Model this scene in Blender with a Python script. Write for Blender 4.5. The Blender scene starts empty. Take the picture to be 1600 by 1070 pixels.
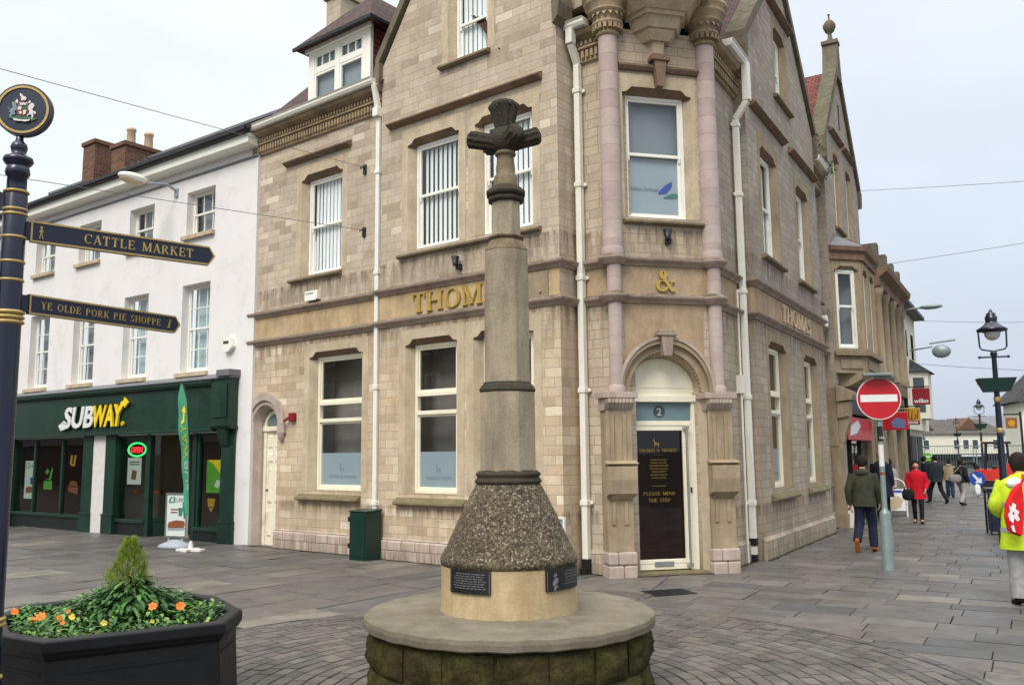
import bpy, bmesh, math, random
from math import sin, cos, pi, radians, hypot, atan2, sqrt
from mathutils import Vector, Matrix
from mathutils.geometry import delaunay_2d_cdt
random.seed(7)
R = random.Random(11)
scene = bpy.context.scene
COL = scene.collection

# ------------------------------------------------------------------ camera
cam_d = bpy.data.cameras.new('camera'); cam = bpy.data.objects.new('camera', cam_d); COL.objects.link(cam)
cam_d.sensor_width = 36; cam_d.lens = 36 * 1365.7 / 1600; cam_d.clip_end = 3000; cam_d.clip_start = .05
PIT, ROL = 0.126009, -0.00942
cam.matrix_world = (Matrix.Translation((0, 0, 1.8)) @ Matrix.Rotation(pi / 2 + PIT, 4, 'X') @ Matrix.Rotation(ROL, 4, 'Z'))
scene.camera = cam

# ------------------------------------------------------------------ overcast sky and weak sun
SUN_EL, SUN_AZ = radians(48), radians(205)      # azimuth clockwise from +Y
w = bpy.data.worlds.new('World'); scene.world = w; w.use_nodes = True
wn, wl = w.node_tree.nodes, w.node_tree.links
bg = wn['Background']; bg.inputs['Strength'].default_value = .1
sky = wn.new('ShaderNodeTexSky'); sky.sky_type = 'NISHITA'; sky.sun_disc = False
sky.sun_elevation = SUN_EL; sky.sun_rotation = SUN_AZ; sky.dust_density = 4
hs = wn.new('ShaderNodeHueSaturation'); hs.inputs['Saturation'].default_value = .25; hs.inputs['Value'].default_value = .8
wl.new(sky.outputs[0], hs.inputs['Color'])
tc = wn.new('ShaderNodeTexCoord'); sp = wn.new('ShaderNodeSeparateXYZ'); wl.new(tc.outputs['Generated'], sp.inputs[0])
def wramp(sock, stops):
    r = wn.new('ShaderNodeValToRGB'); e = r.color_ramp.elements
    while len(e) < len(stops): e.new(.5)
    for el, (p, c) in zip(e, stops): el.position = p; el.color = (*c, 1)
    wl.new(sock, r.inputs[0]); return r
hz = wramp(sp.outputs['Z'], [(0, (.60, .67, .78)), (.22, (.66, .735, .85)), (.42, (.76, .83, .92)), (.6, (.90, .95, 1.0)), (1, (1., 1., 1.))])
hl = wramp(sp.outputs['Z'], [(0, (.80, .88, .92)), (.25, (.90, .98, 1.0)), (1, (1., 1., 1.))])
ax = wn.new('ShaderNodeMapRange'); ax.interpolation_type = 'SMOOTHSTEP'; ax.inputs['From Min'].default_value = -.35; ax.inputs['From Max'].default_value = .4; wl.new(sp.outputs['X'], ax.inputs['Value'])
rp = wn.new('ShaderNodeMix'); rp.data_type = 'RGBA'; wl.new(ax.outputs[0], rp.inputs[0]); wl.new(hl.outputs[0], rp.inputs[6]); wl.new(hz.outputs[0], rp.inputs[7])
zk = wn.new('ShaderNodeMapRange'); zk.inputs['From Min'].default_value = .5; zk.inputs['From Max'].default_value = .95; zk.inputs['To Min'].default_value = 1.; zk.inputs['To Max'].default_value = 2.7; wl.new(sp.outputs['Z'], zk.inputs['Value'])
mp = wn.new('ShaderNodeMapping'); mp.inputs['Scale'].default_value = (1, 1, 2.4); wl.new(tc.outputs['Generated'], mp.inputs[0])
nz = wn.new('ShaderNodeTexNoise'); nz.inputs['Scale'].default_value = 1.6; nz.inputs['Detail'].default_value = 5; wl.new(mp.outputs[0], nz.inputs[0])
mr = wn.new('ShaderNodeMapRange'); mr.inputs['From Min'].default_value = .3; mr.inputs['From Max'].default_value = .7
mr.inputs['To Min'].default_value = 7.7; mr.inputs['To Max'].default_value = 10.6; wl.new(nz.outputs[0], mr.inputs['Value'])
mk = wn.new('ShaderNodeMath'); mk.operation = 'MULTIPLY'; wl.new(mr.outputs[0], mk.inputs[0]); wl.new(zk.outputs[0], mk.inputs[1])
vm = wn.new('ShaderNodeVectorMath'); vm.operation = 'SCALE'; wl.new(rp.outputs[2], vm.inputs[0]); wl.new(mk.outputs[0], vm.inputs['Scale'])
ms = wn.new('ShaderNodeMix'); ms.data_type = 'RGBA'; ms.inputs['Factor'].default_value = .9
wl.new(hs.outputs[0], ms.inputs[6]); wl.new(vm.outputs[0], ms.inputs[7]); wl.new(ms.outputs[2], bg.inputs['Color'])
sd = bpy.data.lights.new('sun', 'SUN'); sd.energy = 2.0; sd.angle = radians(25); sd.color = (1, .95, .88)
so = bpy.data.objects.new('sun', sd); COL.objects.link(so)
so.rotation_euler = Vector((-sin(SUN_AZ) * cos(SUN_EL), -cos(SUN_AZ) * cos(SUN_EL), -sin(SUN_EL))).to_track_quat('-Z', 'Y').to_euler()
vs = scene.view_settings; vs.view_transform = 'Standard'; vs.look = 'None'; vs.exposure = 0.22; vs.gamma = 1
scene.render.engine = 'CYCLES'; scene.cycles.max_bounces = 6; scene.cycles.transparent_max_bounces = 12

# ------------------------------------------------------------------ materials
def srgb(r, g, b):
    f = lambda c: (c / 255 / 12.92) if c / 255 <= .04045 else ((c / 255 + .055) / 1.055) ** 2.4
    return (f(r), f(g), f(b), 1)
class N:
    def __init__(s, name):
        s.m = bpy.data.materials.new(name); s.m.use_nodes = True
        s.t = s.m.node_tree; s.n = s.t.nodes; s.b = s.n['Principled BSDF']
    def new(s, typ, **kw):
        n = s.n.new('ShaderNode' + typ)
        for k, v in kw.items(): setattr(n, k, v)
        return n
    def ln(s, a, b): s.t.links.new(a, b)
    def coord(s, which='Object', sc=(1, 1, 1)):
        t = s.new('TexCoord'); m = s.new('Mapping'); m.inputs['Scale'].default_value = sc
        s.ln(t.outputs[which], m.inputs[0]); return m.outputs[0]
    def noise(s, vec, scale, detail=4, rough=.6):
        n = s.new('TexNoise'); n.inputs['Scale'].default_value = scale; n.inputs['Detail'].default_value = detail
        n.inputs['Roughness'].default_value = rough; s.ln(vec, n.inputs['Vector']); return n.outputs[0]
    def ramp(s, fac, stops, interp='LINEAR'):
        r = s.new('ValToRGB'); e = r.color_ramp; e.interpolation = interp
        while len(e.elements) < len(stops): e.elements.new(.5)
        for el, (p, c) in zip(e.elements, stops):
            el.position = p; el.color = c if isinstance(c, tuple) else (c, c, c, 1)
        s.ln(fac, r.inputs[0]); return r.outputs[0]
    def mix(s, fac, a, b, mode='MIX'):
        m = s.new('Mix'); m.data_type = 'RGBA'; m.blend_type = mode
        for sock, v in ((m.inputs[0], fac), (m.inputs[6], a), (m.inputs[7], b)):
            if isinstance(v, (int, float)): sock.default_value = v
            elif isinstance(v, tuple): sock.default_value = v
            else: s.ln(v, sock)
        return m.outputs[2]
    def bump(s, h, strength, dist):
        b = s.new('Bump'); b.inputs['Strength'].default_value = strength; b.inputs['Distance'].default_value = dist
        s.ln(h, b.inputs['Height']); s.ln(b.outputs[0], s.b.inputs['Normal'])
    def done(s, col=None, rough=.8, metal=0, spec=.5):
        if col is not None:
            if isinstance(col, tuple): s.b.inputs['Base Color'].default_value = col
            else: s.ln(col, s.b.inputs['Base Color'])
        if isinstance(rough, (int, float)): s.b.inputs['Roughness'].default_value = rough
        else: s.ln(rough, s.b.inputs['Roughness'])
        s.b.inputs['Metallic'].default_value = metal; s.b.inputs['Specular IOR Level'].default_value = spec
        return s.m
def flat(name, rgb, rough=.6, var=.12, scale=5, bump=.0, bscale=80, metal=0, spec=.5, dirt=None, dirt_amt=.5):
    """base colour with a soft mottle, optional dirt colour in patches and a fine bump"""
    s = N(name); c = srgb(*rgb); v = s.coord()
    n = s.noise(v, scale, 5)
    lo = tuple(x * (1 - var) for x in c[:3]) + (1,); hi = tuple(min(1, x * (1 + var)) for x in c[:3]) + (1,)
    col = s.ramp(n, [(.3, lo), (.7, hi)])
    if dirt:
        d = s.ramp(s.noise(v, scale * .8 + 1.3, 8, .7), [(.52, 0.), (.72, dirt_amt)])
        col = s.mix(d, col, srgb(*dirt))
    if bump: s.bump(s.noise(v, bscale, 4), bump, .02)
    r = s.ramp(s.noise(v, scale * 2, 3), [(.3, max(.02, rough - .08)), (.7, min(1, rough + .08))])
    return s.done(col, r, metal, spec)
def ashlar(name, pal, mortar, w=.37, h=.147, low=None, zlow=4.05, mort=.006, streak=.35, dark=(95, 82, 68), bump=.5):
    s = N(name); uv = s.new('TexCoord').outputs['UV']
    br = s.new('TexBrick'); br.offset = .5; br.squash = 1.25; br.squash_frequency = 3
    for k, v in (('Color1', (0, 0, 0, 1)), ('Color2', (1, 1, 1, 1)), ('Mortar', (.5, .5, .5, 1)), ('Scale', 1.), ('Mortar Size', mort),
                 ('Mortar Smooth', .3), ('Bias', 0.), ('Brick Width', w), ('Row Height', h)): br.inputs[k].default_value = v
    v = s.coord()
    # slightly wobbling joints
    wob = s.new('TexNoise'); wob.inputs['Scale'].default_value = 2.2; s.ln(uv, wob.inputs['Vector'])
    sub = s.new('VectorMath', operation='SUBTRACT'); s.ln(wob.outputs['Color'], sub.inputs[0]); sub.inputs[1].default_value = (.5, .5, .5)
    scl = s.new('VectorMath', operation='SCALE'); s.ln(sub.outputs[0], scl.inputs[0]); scl.inputs['Scale'].default_value = .02
    add = s.new('VectorMath', operation='ADD'); s.ln(uv, add.inputs[0]); s.ln(scl.outputs[0], add.inputs[1]); s.ln(add.outputs[0], br.inputs['Vector'])
    n = len(pal)
    def pr(p): return s.ramp(br.outputs['Color'], [(i / (n - 1), srgb(*c)) for i, c in enumerate(p)])
    col = pr(pal)
    if low:
        se = s.new('SeparateXYZ'); s.ln(uv, se.inputs[0])
        f = s.new('MapRange'); f.inputs['From Min'].default_value = zlow - .02; f.inputs['From Max'].default_value = zlow + .02
        f.inputs['To Min'].default_value = 1; f.inputs['To Max'].default_value = 0; s.ln(se.outputs['Y'], f.inputs['Value'])
        col = s.mix(f.outputs[0], col, pr(low))
    big = s.ramp(s.noise(v, .9, 5, .65), [(.3, .80), (.7, 1.14)]); col = s.mix(1., col, big, 'MULTIPLY')
    blot = s.ramp(s.noise(v, 2.6, 6, .7), [(.54, 0.), (.68, .4)]); col = s.mix(blot, col, srgb(170, 134, 94)); pale = s.ramp(s.noise(v, 3.7, 6, .65), [(.56, 0.), (.7, .35)]); col = s.mix(pale, col, srgb(206, 196, 180))
    fine = s.ramp(s.noise(v, 30, 5, .7), [(.3, .88), (.7, 1.10)]); col = s.mix(1., col, fine, 'MULTIPLY')
    st = s.ramp(s.noise(s.coord('Object', (4, 4, .35)), 1.2, 6, .7), [(.52, 0.), (.75, streak)]); col = s.mix(st, col, srgb(*dark))
    # rain runs under the string course and the sills, damp foot of the wall
    s2 = s.new('SeparateXYZ'); s.ln(uv, s2.inputs[0])
    zf = s.new('MapRange'); zf.inputs['From Max'].default_value = 9; s.ln(s2.outputs['Y'], zf.inputs['Value'])
    zm = s.ramp(zf.outputs[0], [(0., .9), (.035, .25), (.07, .15), (.1, .95), (.104, 0.), (.36, 0.), (.448, .8), (.453, 0.), (.52, .2), (.578, .9), (.582, 0.)])
    rn = s.ramp(s.noise(s.coord('UV', (5, .5, 1)), 1.6, 6, .7), [(.42, 0.), (.6, 1.)]); wt = s.mix(1., zm, rn, 'MULTIPLY'); col = s.mix(s.mix(1., wt, (.92, .92, .92, 1), 'MULTIPLY'), col, srgb(100, 80, 60))
    ef = s.ramp(s.noise(s.coord('UV', (9, .7, 1)), 1.3, 5, .6), [(.62, 0.), (.7, .55)]); col = s.mix(s.mix(1., zm, ef, 'MULTIPLY'), col, srgb(206, 196, 176))
    col = s.mix(br.outputs['Fac'], col, srgb(*mortar))
    hv = s.new('HueSaturation'); hv.inputs['Saturation'].default_value = .86; hv.inputs['Value'].default_value = 1.05; s.ln(col, hv.inputs['Color']); col = hv.outputs[0]
    inv = s.new('Math', operation='SUBTRACT'); inv.inputs[0].default_value = 1; s.ln(br.outputs['Fac'], inv.inputs[1])
    hb = s.new('Math', operation='MULTIPLY_ADD'); s.ln(s.noise(v, 40, 4), hb.inputs[0]); hb.inputs[1].default_value = .35; s.ln(inv.outputs[0], hb.inputs[2])
    s.bump(hb.outputs[0], bump, .012)
    return s.done(col, .88, 0, .25)
def stone(name, rgb, dark, amt=.6, scale=2.5, moss=None, bump=.35, streak=True, speck=None):
    """dressed or weathered stone without joints: mottled, with dirt streaks and optional moss on upward faces"""
    s = N(name); v = s.coord(); c = srgb(*rgb)
    col = s.ramp(s.noise(v, scale, 6, .65), [(.3, tuple(x * .8 for x in c[:3]) + (1,)), (.7, tuple(min(1, x * 1.15) for x in c[:3]) + (1,))])
    col = s.mix(1., col, s.ramp(s.noise(v, 45, 4, .7), [(.3, .85), (.7, 1.1)]), 'MULTIPLY')
    vv = s.coord('Object', (3, 3, .6)) if streak else v
    col = s.mix(s.ramp(s.noise(vv, 1.7, 8, .72), [(.45, 0.), (.72, amt)]), col, srgb(*dark))
    if speck:
        vo = s.new('TexVoronoi'); vo.inputs['Scale'].default_value = speck[1]; s.ln(v, vo.inputs['Vector'])
        k = s.ramp(vo.outputs['Distance'], [(.16, 1.), (.26, 0.)]); pick = s.ramp(vo.outputs['Color'], [(.5, 0.), (.56, 1.)])
        col = s.mix(s.mix(1., k, pick, 'MULTIPLY'), col, srgb(*speck[0]))
    if moss:
        g = s.new('NewGeometry'); sz = s.new('SeparateXYZ'); s.ln(g.outputs['True Normal'], sz.inputs[0])
        up = s.ramp(sz.outputs['Z'], [(.35, 0.), (.75, 1.)])
        m = s.mix(1., up, s.ramp(s.noise(v, 6, 6, .7), [(.35, 0.), (.6, 1.)]), 'MULTIPLY')
        col = s.mix(m, col, srgb(*moss))
    s.bump(s.noise(v, 55, 5, .65), bump, .015)
    return s.done(col, .9, 0, .2)
def tiles(name, pal, w, h, mortar=(25, 20, 20), bump=.8):
    s = N(name); uv = s.new('TexCoord').outputs['UV']
    br = s.new('TexBrick'); br.offset = .5
    for k, v in (('Color1', (0, 0, 0, 1)), ('Color2', (1, 1, 1, 1)), ('Mortar', (.5, .5, .5, 1)), ('Scale', 1.), ('Mortar Size', .008),
                 ('Mortar Smooth', .2), ('Bias', 0.), ('Brick Width', w), ('Row Height', h)): br.inputs[k].default_value = v
    s.ln(uv, br.inputs['Vector'])
    col = s.ramp(br.outputs['Color'], [(i / (len(pal) - 1), srgb(*c)) for i, c in enumerate(pal)])
    col = s.mix(1., col, s.ramp(s.noise(s.coord(), 3, 6), [(.3, .75), (.7, 1.15)]), 'MULTIPLY')
    col = s.mix(br.outputs['Fac'], col, srgb(*mortar))
    inv = s.new('Math', operation='SUBTRACT'); inv.inputs[0].default_value = 1; s.ln(br.outputs['Fac'], inv.inputs[1])
    s.bump(inv.outputs[0], bump, .02); return s.done(col, .8, 0, .3)
def glass(name, tint=(.96, .98, .98, 1), rough=.02):
    s = N(name); tr = s.new('BsdfTransparent'); tr.inputs[0].default_value = tint
    gl = s.new('BsdfGlossy'); gl.inputs['Roughness'].default_value = rough
    lw = s.new('LayerWeight'); pw = s.new('Math', operation='POWER'); pw.inputs[1].default_value = 4.; s.ln(lw.outputs['Facing'], pw.inputs[0])
    k = s.new('Math', operation='MULTIPLY_ADD'); k.inputs[1].default_value = .8; k.inputs[2].default_value = .06; s.ln(pw.outputs[0], k.inputs[0])
    mx = s.new('MixShader'); s.ln(k.outputs[0], mx.inputs[0]); s.ln(tr.outputs[0], mx.inputs[1]); s.ln(gl.outputs[0], mx.inputs[2])
    b = s.new('Bump'); b.inputs['Strength'].default_value = .04; b.inputs['Distance'].default_value = .02
    s.ln(s.noise(s.coord(), 1.5, 2), b.inputs['Height']); s.ln(b.outputs[0], gl.inputs['Normal'])
    s.ln(mx.outputs[0], s.n['Material Output'].inputs[0]); s.n.remove(s.b); return s.m
def emit(name, rgb, st):
    s = N(name); s.b.inputs['Base Color'].default_value = srgb(*rgb); s.b.inputs['Emission Color'].default_value = srgb(*rgb)
    s.b.inputs['Emission Strength'].default_value = st; return s.m

UP = [(160, 142, 120), (176, 158, 134), (188, 171, 146), (182, 166, 144), (191, 174, 150), (180, 163, 140), (187, 168, 142), (208, 192, 168)]
LO = [(176, 150, 116), (192, 167, 132), (204, 181, 148), (194, 171, 140), (198, 172, 134), (186, 163, 133), (204, 180, 144), (222, 207, 180)]
MAT = dict(
 ashlar=ashlar('ashlar_buff', UP, (162, 143, 120), low=LO, streak=.25),
 ashlar_corner=ashlar('ashlar_corner', [(170, 153, 129), (185, 166, 138), (175, 158, 134), (191, 172, 142)], (144, 126, 106), low=[(182, 163, 138), (194, 176, 150), (176, 158, 135), (200, 183, 158)], streak=.25),
 ashlar_grey=ashlar('ashlar_grey', [(146, 134, 119), (160, 148, 132), (152, 141, 127), (166, 153, 135)], (132, 119, 106), low=[(162, 146, 122), (174, 157, 133), (156, 142, 122), (180, 163, 138)], streak=.35),
 dressed=stone('dressed_stone', (197, 180, 154), (144, 122, 98), .5),
 dressed_grey=stone('dressed_stone_grey', (166, 148, 122), (110, 94, 78), .55),
 render_stone=stone('plain_stone', (176, 154, 126), (128, 106, 84), .6),
 frieze=stone('frieze_stone', (192, 168, 132), (140, 112, 82), .6, 3),
 string=stone('string_stone', (168, 150, 137), (104, 90, 80), .55, 3, moss=(92, 84, 64)),
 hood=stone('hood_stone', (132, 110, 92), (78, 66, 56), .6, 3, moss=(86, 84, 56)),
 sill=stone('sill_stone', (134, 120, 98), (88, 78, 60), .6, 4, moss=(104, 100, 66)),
 pink=stone('pink_stone', (184, 168, 156), (140, 116, 106), .6, 3),
 pink_drums=None,
 plinth=ashlar('plinth_pink', [(186, 164, 148), (196, 175, 160), (180, 160, 142), (192, 171, 152)], (112, 96, 84), w=.34, h=.17, mort=.008),
 coping=stone('coping_stone', (118, 108, 92), (66, 62, 54), .7, 3, moss=(80, 80, 58)),
 capital=stone('capital_stone', (164, 145, 117), (84, 72, 58), .7, 4, streak=False),
 pipe=flat('pipe_white', (232, 228, 216), .4, .03, 3, dirt=(190, 182, 164), dirt_amt=.3),
 cream=flat('cream_paint', (234, 227, 204), .45, .03, 3, dirt=(190, 176, 140), dirt_amt=.25),
 white=flat('white_paint', (236, 234, 224), .45, .03, 3, dirt=(186, 180, 166), dirt_amt=.2),
 oldcream=flat('worn_cream_paint', (236, 227, 204), .6, .05, 3, .1, 20, dirt=(120, 96, 66), dirt_amt=.55),
 render=flat('white_render', (227, 223, 220), .85, .035, .8, .12, 30, dirt=(206, 200, 194), dirt_amt=.55),
 green=flat('green_paint', (16, 50, 38), .42, .22, 1.8, .15, 12, spec=.45, dirt=(34, 64, 54), dirt_amt=.4), greendk=flat('dark_green_paint', (16, 26, 24), .45, .15, 2),
 cabgreen=flat('cabinet_green', (10, 46, 40), .35, .1, 2),
 lead=flat('lead_sheet', (110, 110, 114), .6, .15, 3), slate=tiles('slate', [(52, 52, 54), (66, 64, 64), (58, 58, 62), (74, 72, 66)], .25, .2),
 redtile=tiles('clay_tile', [(70, 50, 46), (84, 58, 52), (60, 46, 44), (90, 62, 54)], .17, .11),
 redtilev=tiles('clay_tile_bright', [(112, 60, 52), (124, 68, 58), (100, 54, 48)], .17, .11),
 brick=tiles('red_brick', [(104, 66, 48), (122, 82, 60), (88, 60, 46), (112, 76, 60)], .225, .075, (116, 104, 90), .4),
 greyroof=tiles('grey_roof', [(86, 82, 78), (98, 92, 86), (78, 76, 74)], .3, .25),
 glass=glass('window_glass'), shopglass=glass('shop_glass', (.72, .76, .74, 1)), doorglass=glass('door_glass', (.5, .48, .45, 1)),
 room=flat('dark_room', (132, 126, 120), .9, .3, .8), roomred=flat('red_room', (70, 24, 18), .9, .4, .8),
 filmprint=flat('film_print', (132, 148, 156), .5, .05, 3), frost=flat('frosted_film', (150, 164, 172), .5, .05, 1.2), frostdk=flat('frosted_transom', (104, 126, 130), .4, .05, 1.2), blind=flat('blind_white', (244, 248, 248), .7, .03, 2),
 blueblind=flat('pale_blind', (186, 206, 214), .6, .06, 1.2), greypane=flat('grey_room', (126, 136, 142), .6, .1, .8),
 gold=flat('gold_letters', (190, 160, 84), .35, .12, 8, metal=.35), goldtrim=flat('gold_trim', (176, 150, 92), .4, .15, 20, metal=.3), goldtxt=flat('gold_text', (132, 108, 46), .5, .1, 10),
 navy=flat('navy_paint', (14, 22, 46), .25, .15, 3, spec=.6), navyflat=flat('navy_panel', (17, 25, 48), .4, .1, 4),
 black=flat('black_paint', (20, 20, 22), .5, .15, 4), plastic=flat('black_plastic', (11, 12, 15), .5, .2, 3, .1, 60, spec=.35, dirt=(30, 30, 32), dirt_amt=.45),
 redpaint=flat('red_paint', (186, 14, 30), .4, .06, 3), whitesign=flat('white_sign', (222, 222, 220), .5, .03, 6), steel=flat('galvanised_steel', (128, 142, 140), .45, .12, 5, metal=.3, dirt=(90, 98, 92), dirt_amt=.4),
 darkred=flat('dark_red', (130, 16, 30), .5, .08, 3), yellow=flat('yellow_paint', (238, 206, 28), .5, .05, 3), mustard=flat('mustard_paint', (186, 140, 32), .5, .1, 3), blue=flat('blue_sign', (24, 70, 160), .4, .06, 3),
 terracotta=flat('chimney_pot', (200, 178, 148), .8, .1, 3), grass=flat('green_leafy', (70, 104, 44), .7, .4, 12), soil=flat('soil', (48, 36, 26), .95, .3, 20, .5, 30),
 wire=flat('wire', (92, 92, 96), .6), chrome=flat('brushed_steel', (176, 178, 178), .3, .05, 3, metal=.8), grey=flat('grey_plastic', (150, 158, 166), .5, .08, 4), dirtywhite=flat('dirty_white', (216, 212, 208), .6, .06, 5, dirt=(150, 146, 140), dirt_amt=.3),
 farwhite=flat('far_white_render', (224, 220, 200), .85, .04, .5), fardark=flat('far_shopfront', (44, 52, 54), .6, .4, .6), farglass=flat('far_window', (70, 78, 84), .2, .2, .6),
 buff=stone('bank_stone', (160, 144, 120), (104, 90, 74), .6, 2), poster=flat('poster_paper', (206, 214, 206), .6, .04, 3), pgreen=flat('poster_green', (90, 160, 50), .6, .08, 3), pdark=flat('print_dark', (60, 66, 62), .6), pbrown=flat('print_brown', (132, 74, 38), .6, .3, 18), pteal=flat('print_teal', (52, 120, 104), .6, .1, 8), pwood=flat('wood_rail', (120, 62, 32), .5, .2, 6),
)

def drums():
    s = N('pink_drum_stone'); uv = s.new('TexCoord').outputs['Object']; se = s.new('SeparateXYZ'); s.ln(uv, se.inputs[0])
    fl = s.new('Math', operation='SNAP'); s.ln(se.outputs['Z'], fl.inputs[0]); fl.inputs[1].default_value = .295
    wn_ = s.new('TexWhiteNoise'); wn_.noise_dimensions = '1D'; s.ln(fl.outputs[0], wn_.inputs['W'])
    col = s.ramp(wn_.outputs['Value'], [(0, srgb(172, 153, 147)), (.5, srgb(186, 169, 161)), (1, srgb(178, 159, 151))])
    v = s.coord(); col = s.mix(1., col, s.ramp(s.noise(v, 3, 6, .7), [(.3, .84), (.7, 1.1)]), 'MULTIPLY')
    md = s.new('Math', operation='PINGPONG'); s.ln(se.outputs['Z'], md.inputs[0]); md.inputs[1].default_value = .1475
    j = s.ramp(md.outputs[0], [(0., 1.), (.004, 1.), (.007, 0.)]); col = s.mix(s.mix(1., j, (.5, .5, .5, 1), 'MULTIPLY'), col, srgb(148, 126, 118)); s.bump(s.noise(v, 50, 4), .3, .01); return s.done(col, .85, 0, .25)
MAT['pink_drums'] = drums()

# ------------------------------------------------------------------ mesh helpers
class Frame:
    """facade frame: u along the wall, d outward towards the viewer, z up"""
    def __init__(s, o, ang=None, u=None, off=0, z=0):
        if u is None: u = (sin(ang), cos(ang))
        s.U = Vector((u[0], u[1], 0)).normalized(); s.Nn = Vector((s.U.y, -s.U.x, 0))
        s.o = Vector((o[0], o[1], z)) + s.Nn * off
    def w(s, u, d, z): return s.o + s.U * u + s.Nn * d + Vector((0, 0, z))
    def off(s, d): 
        f = Frame((0, 0), u=(s.U.x, s.U.y)); f.o = s.o + s.Nn * d; return f
    def at(s, u, d=0, z=0):
        f = Frame((0, 0), u=(s.U.x, s.U.y)); f.o = s.w(u, d, z); return f
    def rot(s, a):
        c, q = cos(a), sin(a); f = Frame((0, 0), u=(s.U.x * c - s.U.y * q, s.U.x * q + s.U.y * c)); f.o = s.o.copy(); return f
WORLD = Frame((0, 0), u=(1, 0))
class MB:
    def __init__(s, fr=WORLD): s.fr = fr; s.v = []; s.f = []; s.m = []; s.mi = 0; s.sm = []
    def add(s, verts, faces, smooth=False):
        b = len(s.v); s.v += [tuple(p) for p in verts]
        for f in faces: s.f.append([b + i for i in f]); s.m.append(s.mi); s.sm.append(smooth)
    def box(s, u0, u1, d0, d1, z0, z1):
        p = [(u, d, z) for z in (z0, z1) for d in (d0, d1) for u in (u0, u1)]
        s.add(p, [(0, 1, 3, 2), (4, 5, 7, 6), (0, 1, 5, 4), (2, 3, 7, 6), (0, 2, 6, 4), (1, 3, 7, 5)]); return s
    def prism(s, prof, u0, u1):               # profile (d, z) pushed along u
        n = len(prof); p = [(u0, d, z) for d, z in prof] + [(u1, d, z) for d, z in prof]
        s.add(p, [list(range(n)), list(range(n, 2 * n))] + [(i, (i + 1) % n, n + (i + 1) % n, n + i) for i in range(n)]); return s
    def poly(s, pts, d0, d1, holes=()):       # polygon in (u, z) extruded in d, with holes
        loops = [list(pts)] + [list(h) for h in holes]
        vs, es = [], []
        for L in loops:
            b = len(vs); vs += [Vector(q) for q in L]; es += [(b + i, b + (i + 1) % len(L)) for i in range(len(L))]
        ov, _, of, _, _, _ = delaunay_2d_cdt(vs, es, [], 1, 1e-6)
        if holes:
            def inside(x, y, H):
                r = False
                for (xa, ya), (xb, yb) in zip(H, list(H[1:]) + [H[0]]):
                    if (ya > y) != (yb > y) and x < (xb - xa) * (y - ya) / (yb - ya) + xa: r = not r
                return r
            of = [f for f in of if not any(inside(sum(ov[k].x for k in f) / len(f), sum(ov[k].y for k in f) / len(f), H) for H in holes)]
        for d in (d1, d0) if d0 is not None else (d1,):
            s.add([(q.x, d, q.y) for q in ov], of)
        if d0 is not None:
            for L in loops:
                n = len(L); s.add([(a, d1, b) for a, b in L] + [(a, d0, b) for a, b in L], [(i, (i + 1) % n, n + (i + 1) % n, n + i) for i in range(n)])
        return s
    def ring(s, A, B, da, db):                # quads between two equal loops at depths da, db
        n = len(A); s.add([(a, da, b) for a, b in A] + [(a, db, b) for a, b in B], [(i, (i + 1) % n, n + (i + 1) % n, n + i) for i in range(n)]); return s
    def lathe(s, prof, u=0, d=0, n=24, a0=0, a1=2 * pi, smooth=True, cap=True):   # prof (r, z)
        full = abs(a1 - a0 - 2 * pi) < 1e-6; k = n if full else n + 1; vs = []
        for r, z in prof:
            for i in range(k):
                a = a0 + (a1 - a0) * i / n; vs.append((u + r * cos(a), d + r * sin(a), z))
        fs = []
        for j in range(len(prof) - 1):
            for i in range(n):
                i2 = (i + 1) % k if full else i + 1
                fs.append((j * k + i, j * k + i2, (j + 1) * k + i2, (j + 1) * k + i))
        s.add(vs, fs, smooth)
        if cap and full:
            for j in (0, len(prof) - 1):
                if prof[j][0] > 1e-4: s.add(vs[j * k:(j + 1) * k], [list(range(k))])
        return s
    def tube(s, pts, r, n=8, caps=True):
        pts = [Vector(p) for p in pts]; rs = r if isinstance(r, (list, tuple)) else [r] * len(pts); vs = []; fs = []; N0 = None
        for i, p in enumerate(pts):
            t = (pts[min(i + 1, len(pts) - 1)] - pts[max(i - 1, 0)]).normalized()
            if N0 is None: N0 = t.orthogonal().normalized()
            N0 = (N0 - t * N0.dot(t)).normalized(); B = t.cross(N0)
            vs += [p + (N0 * cos(2 * pi * k / n) + B * sin(2 * pi * k / n)) * rs[i] for k in range(n)]
        for i in range(len(pts) - 1):
            fs += [(i * n + k, i * n + (k + 1) % n, (i + 1) * n + (k + 1) % n, (i + 1) * n + k) for k in range(n)]
        s.add(vs, fs, True)
        if caps: s.add(vs[:n], [list(range(n))]); s.add(vs[-n:], [list(range(n))])
        return s
    def bar(s, a, b, w, h=None):              # rectangular bar between two points
        a, b = Vector(a), Vector(b); h = h or w; t = (b - a).normalized()
        x = Vector((0, 0, 1)) if abs(t.z) < .9 else Vector((1, 0, 0)); p = t.cross(x).normalized(); q = t.cross(p)
        vs = [c + p * (w / 2 * i) + q * (h / 2 * j) for c in (a, b) for i, j in ((-1, -1), (1, -1), (1, 1), (-1, 1))]
        s.add(vs, [(0, 1, 2, 3), (4, 5, 6, 7)] + [(i, (i + 1) % 4, 4 + (i + 1) % 4, 4 + i) for i in range(4)]); return s
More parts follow.
